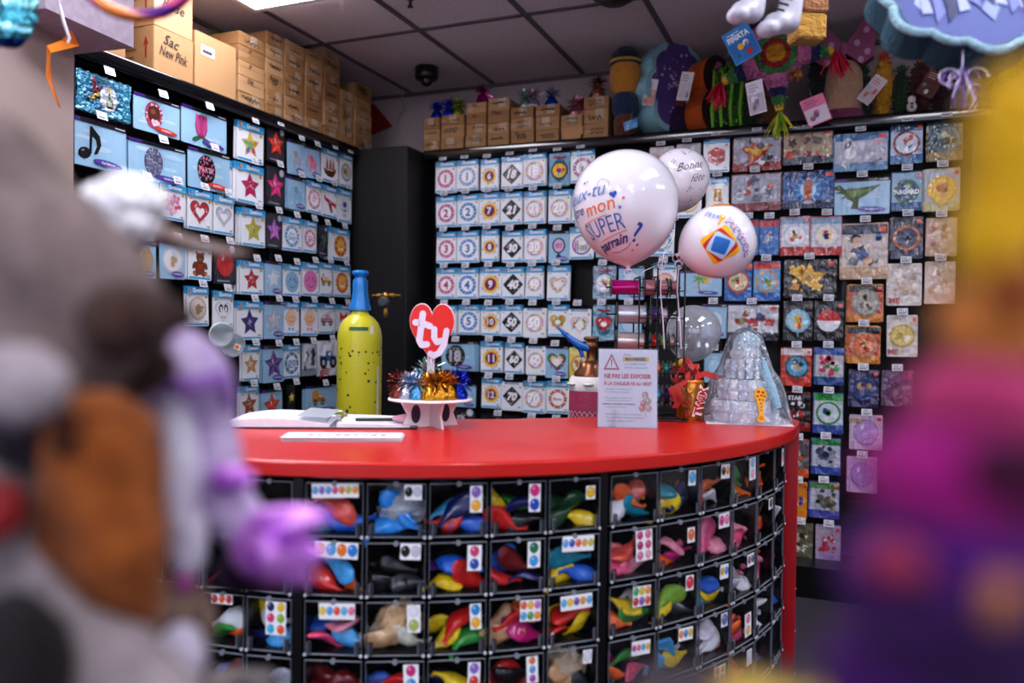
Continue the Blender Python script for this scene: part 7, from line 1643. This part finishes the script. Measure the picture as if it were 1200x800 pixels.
# ------------------------------------------------------------------ pillar, pennants, cameras, fan-shaped lamp
def pillar():
    a = atD(43, 300, 2.25); m = flat_mat('pillar_paint', '#aea09a', 0.75, col2='#a6988f', nscale=3)
    g = G(); g.box(-.34, -.25, 0, 0, .15, CZ, 'grey'); o = struct('trim_2', g, m, 'plain grey pillar at the left edge'); o.location = (a.x, a.y, 0); o.rotation_euler = (0, 0, rad(14))
    b = atD(110, 35, 2.25); g = G(); g.box(-.40, -.16, b.z, 0, .15, CZ, 'grey'); o = struct('trim_3', g, flat_mat('soffit_paint', '#b0a6b4', .75), 'grey boxed soffit beside the pillar'); o.location = (b.x, b.y, 0); o.rotation_euler = (0, 0, rad(5))
pillar()
def pennant(px, py, w, h, col, label, wall='L'):
    if wall == 'L': p = onX(px, py, WX+.012); rz = PI/2
    else: p = onY(px, py, WY-.012); rz = 0
    g = G(); g.poly([(-w/2, 0), (w/2, 0), (w*.1, -h)], col, 1); g.poly([(-w/2, 0), (w/2, 0), (w*.1, -h)], col, 0); g.box(-w/2, -.002, -.004, w/2, .001, .004, 'white')
    o = link('pennant', g.mesh('pennant', attr_mat('pennant_film', .35, bump=.3, scale=10)), None, p, rz); tag(o, label, 'pennant')
def red_pennant():
    for pts, Y, X, col, lab in ((((432, 119), (440, 124), (460, 148), (436, 158), (430, 150)), WY-.015, None, '#8c2024', 'dark red pennant on the wall behind the last left cartons'), (((250, 26), (263, 36), (266, 40), (252, 44), (248, 36)), None, WX+.015, '#7cb02c', 'lime green pennant on the left wall above the cartons')):
        P = [onY(*q, Y) if Y else onX(*q, X) for q in pts]; a = P[0]; g = G()
        off = Vector((0, .002, 0)) if Y else Vector((-.002, 0, 0)); n = len(P)
        vs = [tuple(p-a) for p in P]+[tuple(p-a+off) for p in P]
        g.add(vs, [tuple(range(n))[::-1], tuple(range(n, 2*n))]+[(k, (k+1) % n, n+(k+1) % n, n+k) for k in range(n)], col)
        o = link('pennant', g.mesh('pennant', attr_mat('pennant_film', .35)), None, a); tag(o, lab, 'pennant')
    g = G()
    a = onY(473, 110, WY-.02); g = G(); P = [a+Vector((0, 0, .03)), a+Vector((-.02, 0, -.05)), a+Vector((.01, 0, -.10)), a+Vector((-.05, -.01, -.16)), a+Vector((-.04, -.02, -.21)), a+Vector((-.10, -.02, -.24))]; o = link('white_cable', g.mesh('white_cable', M_PLAST())); bpy.data.objects.remove(o)
    g.tube([tuple(p-a) for p in P], .005, '#a8a0a4', 8); o = link('white_cable', g.mesh('white_cable', M_PLAST()), None, a); tag(o, 'white cable running down the back wall from the ceiling', 'cable')
red_pennant()
def dome_camera():
    p = onZ(500, 79, CZ); t = thing('dome_camera', 'black dome security camera on the ceiling above the corner', 'security camera', (p.x, p.y, CZ), 0)
    g = G(); g.lathe([(.066, 0), (.07, -.004), (.07, -.06), (.062, -.075), (.045, -.08)], 32, '#121214'); link('housing', g.mesh('housing', M_PLAST()), t)
    g = G(); g.sphere((0, 0, -.078), (.038, .038, .036), '#0c0c10', 24, 14); link('dome', g.mesh('dome', attr_mat('dome_glass', .05, coat=1.0)), t)
    g = G(); g.sphere((.012, -.028, -.092), .012, '#5c6068', 12, 8); link('lens', g.mesh('lens', M_PLAST()), t)
dome_camera()
def bullet_camera():
    p = onX(426, 183, PX+.02); t = thing('bullet_camera', 'small black camera with white ring under the left shelf end', 'security camera', p, rad(40))
    g = G(); g.T = Matrix.Rotation(PI/2, 4, 'X'); g.lathe([(.028, -.05), (.034, -.045), (.034, .01), (.028, .012)], 28, '#141416'); g.T = None; link('body', g.mesh('body', M_PLAST()), t)
    g = G(); g.tube([(.036*math.cos(a), -.014, .036*math.sin(a)) for a in [i*2*PI/24 for i in range(25)]], .0035, '#c8c8cc', 6); link('ring', g.mesh('ring', M_PLAST()), t)
    g = G(); g.T = Matrix.Rotation(PI/2, 4, 'X'); g.lathe([(.016, .012), (.012, .016)], 20, '#2c3038'); g.T = None; link('lens', g.mesh('lens', attr_mat('dome_glass', .05, coat=1.0)), t)
    g = G(); g.tube([(.0, .02, .03), (.0, .03, .085)], .006, '#1c1c1e', 8); g.tube([(.036, 0, .0), (.05, .02, .03), (.045, .04, .06), (.05, .05, .085)], .003, '#b8b8bc', 6); link('bracket', g.mesh('bracket', M_PLAST()), t)
bullet_camera()
def ceiling_speaker():
    p = onZ(720, -16, CZ); t = thing('ceiling_dome', 'dark round fixture hanging from the ceiling at the top edge', 'fixture', (p.x, p.y, CZ), 0)
    p2 = atD(722, -10, 2.1); 
    g = G(); g.lathe([(.11, 0), (.115, -.01), (.10, -.05), (.06, -.075), (.01, -.08)], 32, '#141214'); link('shell', g.mesh('shell', M_PLAST()), t)
    t.location = (p.x, p.y, CZ)
    p = onZ(481, -2, CZ); t = thing('sprinkler_head', 'small dark sprinkler head on the ceiling at the top edge', 'sprinkler', (p.x, p.y, CZ), 0)
    g = G(); g.lathe([(.02, 0), (.02, -.006), (.008, -.01), (.008, -.035), (.014, -.038), (.014, -.042)], 14, '#3c2c28'); link('head', g.mesh('head', M_PLAST()), t)
ceiling_speaker()
# clear lids hanging on the left wall
for i, (px, py) in enumerate(((273, 404), (259, 392))):
    p = onX(px, py, PX+.05); t = thing('plastic_lid', ['front clear round plastic lid with orange sticker on the left wall', 'rear clear round plastic lid left of the stickered one'][i], 'lid', p, PI/2-.5)
    g = G(); g.T = Matrix.Rotation(PI/2, 4, 'X'); g.lathe([(.0, 0), (.050, 0), (.055, .002), (.055, .007), (.050, .008)], 32, '#a8b4bc', cap=False); g.T = None; link('disc', g.mesh('disc', clear_mat('frosted_lid', refl=.15, rough=.2, haze=.5, hazecol=(.5, .58, .62))), t)
    g = G(); g.tube([(.055*math.cos(a), -.004, .055*math.sin(a)) for a in [k*2*PI/28 for k in range(29)]], .003, '#c8d0d4', 6); link('rim', g.mesh('rim', M_PLAST()), t)
    if i == 0: g = G(); g.rect(.005, -.015, .035, .012, '#e8dcd8', 1, -.008); g.rect(.01, -.01, .028, .006, '#e07c20', 2, -.008); link('sticker', g.mesh('sticker', M_PAPER()), t, rot=(0, .4, 0))
# ------------------------------------------------------------------ soft toys right in front of the lens, piled on two display tables
def fur_mat(name, col, col2=None, rough=.9, glit=False):
    if glit:
        if name in MATS: return MATS[name]
        m, nt, b = _new(name); N, L_ = nt.nodes, nt.links
        tc = N.new('ShaderNodeTexCoord'); vo = N.new('ShaderNodeTexVoronoi'); vo.inputs['Scale'].default_value = 75; L_.new(tc.outputs['Object'], vo.inputs['Vector'])
        rp = N.new('ShaderNodeValToRGB'); rp.color_ramp.elements[0].color = (*lin(C(col)), 1); rp.color_ramp.elements[1].color = (*lin(C(col2)), 1)
        L_.new(vo.outputs['Color'], rp.inputs['Fac']); L_.new(rp.outputs['Color'], b.inputs['Base Color'])
        bp = N.new('ShaderNodeBump'); bp.inputs['Strength'].default_value = .6; bp.inputs['Distance'].default_value = .01; L_.new(vo.outputs['Color'], bp.inputs['Height']); L_.new(bp.outputs['Normal'], b.inputs['Normal'])
        b.inputs['Metallic'].default_value = .45; b.inputs['Roughness'].default_value = .38; return m
    return flat_mat(name, col, rough, col2=col2, bump=.7, scale=260, nscale=60, sheen=.08, spec=.2)
def W(px, py, d): return tuple(atD(px, py, d))
def eyes(par, pts, r, col='#20141c'):
    g = G()
    for p in pts: g.sphere(p, r, col, 14, 10)
    return link('eye', g.mesh('eye', attr_mat('glass_eye', .05, coat=1.0)), par)
Rz = lambda a: Matrix.Rotation(a, 3, 'Z')
def table(label, c, w, d, h):
    t = thing('display_table', label, 'table', (c[0], c[1], 0), FACE)
    g = G(); g.bbox(-w/2, -d/2, h-.02, w/2, d/2, h, '#3a3436', .003); link('tabletop', g.mesh('tabletop', M_PLAST()), t)
    for x in (-1, 1):
        for y in (-1, 1): g = G(); g.box(x*(w/2-.02)-.012, y*(d/2-.02)-.012, 0, x*(w/2-.02)+.012, y*(d/2-.02)+.012, h-.02, '#242022'); link('leg', g.mesh('leg', M_PLAST()), t)
def px2m(px, d): return px*d/FPX
# --- left pile
D1, D2, D3 = .44, .52, .40
def base_of(x): return (x.x, x.y)
tc_ = atD(95, 400, .43); table('dark display table under the soft toys at the left', (tc_.x, tc_.y), .16, .20, 1.07)
def plush(name, label, group=None): return thing(name, label, 'soft toy', (0, 0, 0), 0, group)
# lower left: white and grey toy
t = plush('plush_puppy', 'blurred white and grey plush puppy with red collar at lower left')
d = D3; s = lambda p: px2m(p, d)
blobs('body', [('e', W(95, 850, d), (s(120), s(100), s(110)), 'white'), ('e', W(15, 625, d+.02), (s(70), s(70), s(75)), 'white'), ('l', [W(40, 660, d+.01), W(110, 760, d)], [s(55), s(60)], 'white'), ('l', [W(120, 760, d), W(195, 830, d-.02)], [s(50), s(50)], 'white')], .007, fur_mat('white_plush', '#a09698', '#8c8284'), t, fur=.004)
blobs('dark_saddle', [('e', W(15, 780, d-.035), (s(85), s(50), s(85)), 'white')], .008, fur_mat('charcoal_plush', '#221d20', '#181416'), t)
g = G(); P_ = Vector(W(-38, 605, d-.03)); g.T = Matrix.Translation(P_) @ Matrix.Rotation(.2, 4, 'X'); g.lathe([(s(50), -s(22)), (s(56), -s(14)), (s(56), s(16)), (s(50), s(22))], 30, '#7c1418'); g.T = None; link('collar', g.mesh('collar', attr_mat('red_band', .6)), t)
# orange-brown toy in the middle of the pile
t = plush('plush_fox', 'blurred orange brown plush toy in the middle of the left pile'); d = .41; s = lambda p: px2m(p, d)
blobs('body', [('e', W(122, 555, d-.0), (s(75), s(70), s(105)), 'white'), ('l', [W(95, 500, d), W(150, 640, d-.01), W(165, 720, d)], [s(50), s(52), s(30)], 'white'), ('e', W(130, 650, d-.01), (s(52), s(50), s(70)), 'white'), ('e', W(85, 620, d), (s(50), s(50), s(70)), 'white')], .008, fur_mat('orange_plush', '#9c5a26', '#7c441c'), t, fur=.004)
blobs('ear', [('e', W(75, 505, d-.03), (s(26), s(14), s(40)), 'white')], .006, fur_mat('brown_plush', '#5a3220', '#4a281a'), t)
# big taupe toy above
t = plush('plush_donkey', 'large blurred grey brown plush with dark muzzle at the left'); d = .47; s = lambda p: px2m(p, d)
TA = fur_mat('taupe_plush', '#8a7a76', '#766864')
blobs('body', [('e', W(20, 330, d), (s(125), s(110), s(140)), 'white'), ('e', W(60, 425, d-.01), (s(120), s(90), s(70)), 'white'), ('e', W(-30, 230, d), (s(110), s(80), s(110)), 'white'), ('l', [W(60, 300, d-.02), W(130, 350, d-.03), W(165, 385, d-.02)], [s(80), s(62), s(42)], 'white')], .009, TA, t, fur=.004)
blobs('muzzle', [('l', [W(140, 375, d-.05), W(185, 368, d-.03), W(222, 372, d-.02)], [s(44), s(32), s(15)], 'white'), ('l', [W(150, 430, d-.01), W(185, 430, d-.01)], [s(44), s(26)], 'white')], .006, fur_mat('dark_brown_plush', '#4e3a32', '#3a2a26'), t)
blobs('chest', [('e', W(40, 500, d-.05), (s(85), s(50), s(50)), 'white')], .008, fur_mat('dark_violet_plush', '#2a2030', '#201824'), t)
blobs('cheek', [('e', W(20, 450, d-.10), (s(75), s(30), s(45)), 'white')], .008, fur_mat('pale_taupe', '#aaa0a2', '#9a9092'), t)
# white pompom bear: glittery tuft on the side
t = plush('plush_pompom', 'blurred white glittery pompom between big plush and packs'); d = .62; s = lambda p: px2m(p, d)
g = G(); c0 = Vector(W(146, 250, d))
for i in range(10):
    a = i*2.4; r_ = s(30)*math.sqrt(i/10); p = c0+RT*(r_*math.cos(a))+UP*(r_*1.1*math.sin(a)); g.sphere(tuple(p), s(random.uniform(24, 31)), ['#d8d6da', '#c4c2c8'][i % 2], 12, 8)
link('tuft', g.mesh('tuft', fur_mat('white_glitter', '#d0d0d4', '#ffffff', glit=True)), t)
blobs('stalk', [('l', [W(150, 280, d+.01), W(110, 340, d), W(70, 400, d-.06)], [s(26), s(34), s(40)], 'white')], .008, TA, t)
blobs('paw', [('l', [W(165, 262, d+.02), W(215, 285, d+.04), W(300, 300, d+.02)], [s(17), s(13), s(5)], 'white')], .005, fur_mat('tan_plush', '#b09c92', '#a08c82'), t)
# lilac toy with glitter paws
t = plush('plush_unicorn', 'blurred lilac and white plush with purple glitter paws'); d = .53; s = lambda p: px2m(p, d)
blobs('body', [('e', W(215, 470, d), (s(62), s(60), s(85)), 'white'), ('e', W(190, 420, d+.01), (s(48), s(45), s(55)), 'white'), ('e', W(235, 540, d), (s(52), s(48), s(70)), 'white'), ('l', [W(245, 560, d), W(272, 600, d-.01), W(300, 630, d-.01)], [s(38), s(34), s(30)], 'white')], .007, fur_mat('lilac_plush', '#cabcd8', '#b8a4cc'), t, fur=.003)
blobs('belly', [('e', W(200, 545, d-.035), (s(36), s(30), s(85)), 'white'), ('e', W(222, 635, d-.03), (s(24), s(22), s(48)), 'white')], .006, fur_mat('milk_plush', '#dcd8e6', '#ccc8d8'), t)
blobs('mane', [('l', [W(180, 445, d-.05), W(225, 455, d-.05), W(262, 440, d-.03), W(268, 480, d-.02)], [s(15), s(17), s(15), s(11)], 'white')], .006, fur_mat('violet_plush', '#a47cc0', '#8f66b0'), t)
GL = fur_mat('purple_glitter', '#8420b0', '#f8b0ff', glit=True)
blobs('foot', [('e', W(308, 642, d-.02), (s(42), s(34), s(38)), 'white'), ('l', [W(310, 622, d-.02), W(350, 608, d-.02), W(385, 604, d-.02)], [s(28), s(20), s(12)], 'white'), ('l', [W(312, 650, d-.02), W(380, 648, d-.02)], [s(24), s(11)], 'white'), ('l', [W(310, 662, d-.02), W(360, 682, d-.02)], [s(22), s(12)], 'white')], .006, GL, t)
blobs('horn', [('l', [W(262, 560, d-.03), W(288, 560, d-.03)], [s(20), s(16)], 'white')], .006, GL, t)
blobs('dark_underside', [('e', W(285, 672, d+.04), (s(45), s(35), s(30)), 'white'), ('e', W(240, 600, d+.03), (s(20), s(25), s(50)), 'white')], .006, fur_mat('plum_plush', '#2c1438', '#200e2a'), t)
blobs('heart_tag', [('e', W(216, 682, d-.06), (s(14), s(8), s(16)), 'white')], .004, fur_mat('pink_felt', '#c860b0', '#b850a0'), t)
# speckled toy under the lilac one, down to the table
t = plush('plush_leopard', 'blurred speckled tan plush under the lilac one'); d = .52; s = lambda p: px2m(p, d)
blobs('body', [('e', W(205, 735, d), (s(42), s(60), s(62)), 'white'), ('e', W(195, 830, d), (s(62), s(60), s(70)), 'white')], .008, flat_mat('speckled_plush', '#8c7668', .9, col2='#2c2224', nscale=90, bump=.5), t)
blobs('scarf', [('e', W(212, 770, d-.05), (s(28), s(30), s(40)), 'white')], .006, fur_mat('milk_plush', '#dcd8e6', '#ccc8d8'), t)
# --- right side: rainbow toy very close to the lens
tc_ = atD(1100, 400, .22); table('dark display table under the rainbow plush at the right', (tc_.x, tc_.y), .15, .11, 1.185)
t = plush('rainbow_plush', 'large out-of-focus rainbow plush in yellow, orange, pink and purple'); d = .205; s = lambda p: px2m(p, d)
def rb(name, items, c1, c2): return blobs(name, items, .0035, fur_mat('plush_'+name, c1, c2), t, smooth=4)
rb('yellow_crest', [('e', W(1190, 180, d), (s(62), s(50), s(110)), 'white'), ('e', W(1165, 280, d), (s(52), s(45), s(80)), 'white')], '#cca21e', '#bc9214')
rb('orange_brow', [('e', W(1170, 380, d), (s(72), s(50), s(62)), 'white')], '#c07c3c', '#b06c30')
rb('tan_patch', [('e', W(1190, 340, d-.015*.65), (s(40), s(30), s(40)), 'white')], '#8c4c24', '#7c4020')  # darker tan patch in front of the orange brow
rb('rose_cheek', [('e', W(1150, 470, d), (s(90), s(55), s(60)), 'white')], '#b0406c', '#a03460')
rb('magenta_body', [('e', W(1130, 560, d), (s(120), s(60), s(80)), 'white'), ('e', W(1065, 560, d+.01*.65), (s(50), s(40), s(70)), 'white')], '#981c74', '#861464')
rb('wine_patch', [('e', W(1195, 555, d-.02*.65), (s(70), s(30), s(42)), 'white')], '#420a30', '#380828')  # dark wine patch at the side of the plush
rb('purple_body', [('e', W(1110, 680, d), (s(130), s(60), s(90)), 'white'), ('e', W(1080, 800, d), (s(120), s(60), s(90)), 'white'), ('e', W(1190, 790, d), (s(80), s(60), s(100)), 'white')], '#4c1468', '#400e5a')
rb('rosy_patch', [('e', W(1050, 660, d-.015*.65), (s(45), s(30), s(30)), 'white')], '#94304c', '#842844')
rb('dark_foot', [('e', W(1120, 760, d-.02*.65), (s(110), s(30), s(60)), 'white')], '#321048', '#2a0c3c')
rb('gold_button', [('e', W(1172, 700, d-.045*.65), (s(28), s(14), s(34)), 'white')], '#c08444', '#b07438')
rb('yellow_foot', [('e', W(885, 822, d+.04*.65), (s(58), s(40), s(30)), 'white'), ('l', [W(885, 830, d+.06*.65), W(1000, 830, d+.02*.65)], [s(20), s(30)], 'white')], '#d8b850', '#c8a840')
# ------------------------------------------------------------------ light
P0 = GP
def tilec(i, j): return (P0.x+1.22*(i+.5), P0.y+.61*(j+.5))
n_ = 0
for i, j, nm in ((0, -3, 'nearest the left cartons'),):
    pass
LPS = [(-2.37, 2.55, 'lit white ceiling panel above the left wall cartons'), (-1.17, 1.35, 'lit ceiling panel left above the counter'), (.63, 1.95, 'lit ceiling panel right above the counter'), (.63, -.45, 'added ceiling fill panel above and behind the camera'),  # panels behind the camera are added for light from the front
  (-1.77, -.45, 'added ceiling fill panel behind the left soft toys'), (2.43, 2.55, 'lit ceiling panel over the right aisle'), (2.43, .15, 'lit ceiling panel over the right front'), (-.57, -2.0, 'added ceiling fill panel near the front wall'), (1.83, -2.0, 'added ceiling fill panel in the front right')]
for x, y, nm in LPS: light_panel(x, y, nm)
SC.world = bpy.data.worlds.new('room_air'); SC.world.use_nodes = True
SC.world.node_tree.nodes['Background'].inputs['Color'].default_value = (.75, .78, .9, 1); SC.world.node_tree.nodes['Background'].inputs['Strength'].default_value = .15
# ------------------------------------------------------------------ camera
cam = bpy.data.cameras.new('camera'); co = bpy.data.objects.new('camera', cam); COL.objects.link(co)
M = Matrix((RT, UP, -FW)).transposed().to_4x4(); M.translation = CAM; co.matrix_world = M
cam.sensor_width = 36; cam.lens = FPX/1200*36; cam.clip_start = .02
cam.dof.use_dof = True; cam.dof.focus_distance = 2.75; cam.dof.aperture_fstop = 1.8; cam.dof.aperture_blades = 0
SC.camera = co
SC.view_settings.view_transform = 'Standard'; SC.view_settings.look = 'Medium High Contrast'; SC.view_settings.exposure = -0.12
# one label, one thing: repeats that differ only by place are told apart
for lab, os_ in list(LABELS.items()):
    if len(os_) > 1 and not all(o.get('group') for o in os_):
        for o in os_: o['group'] = o.get('group') or lab
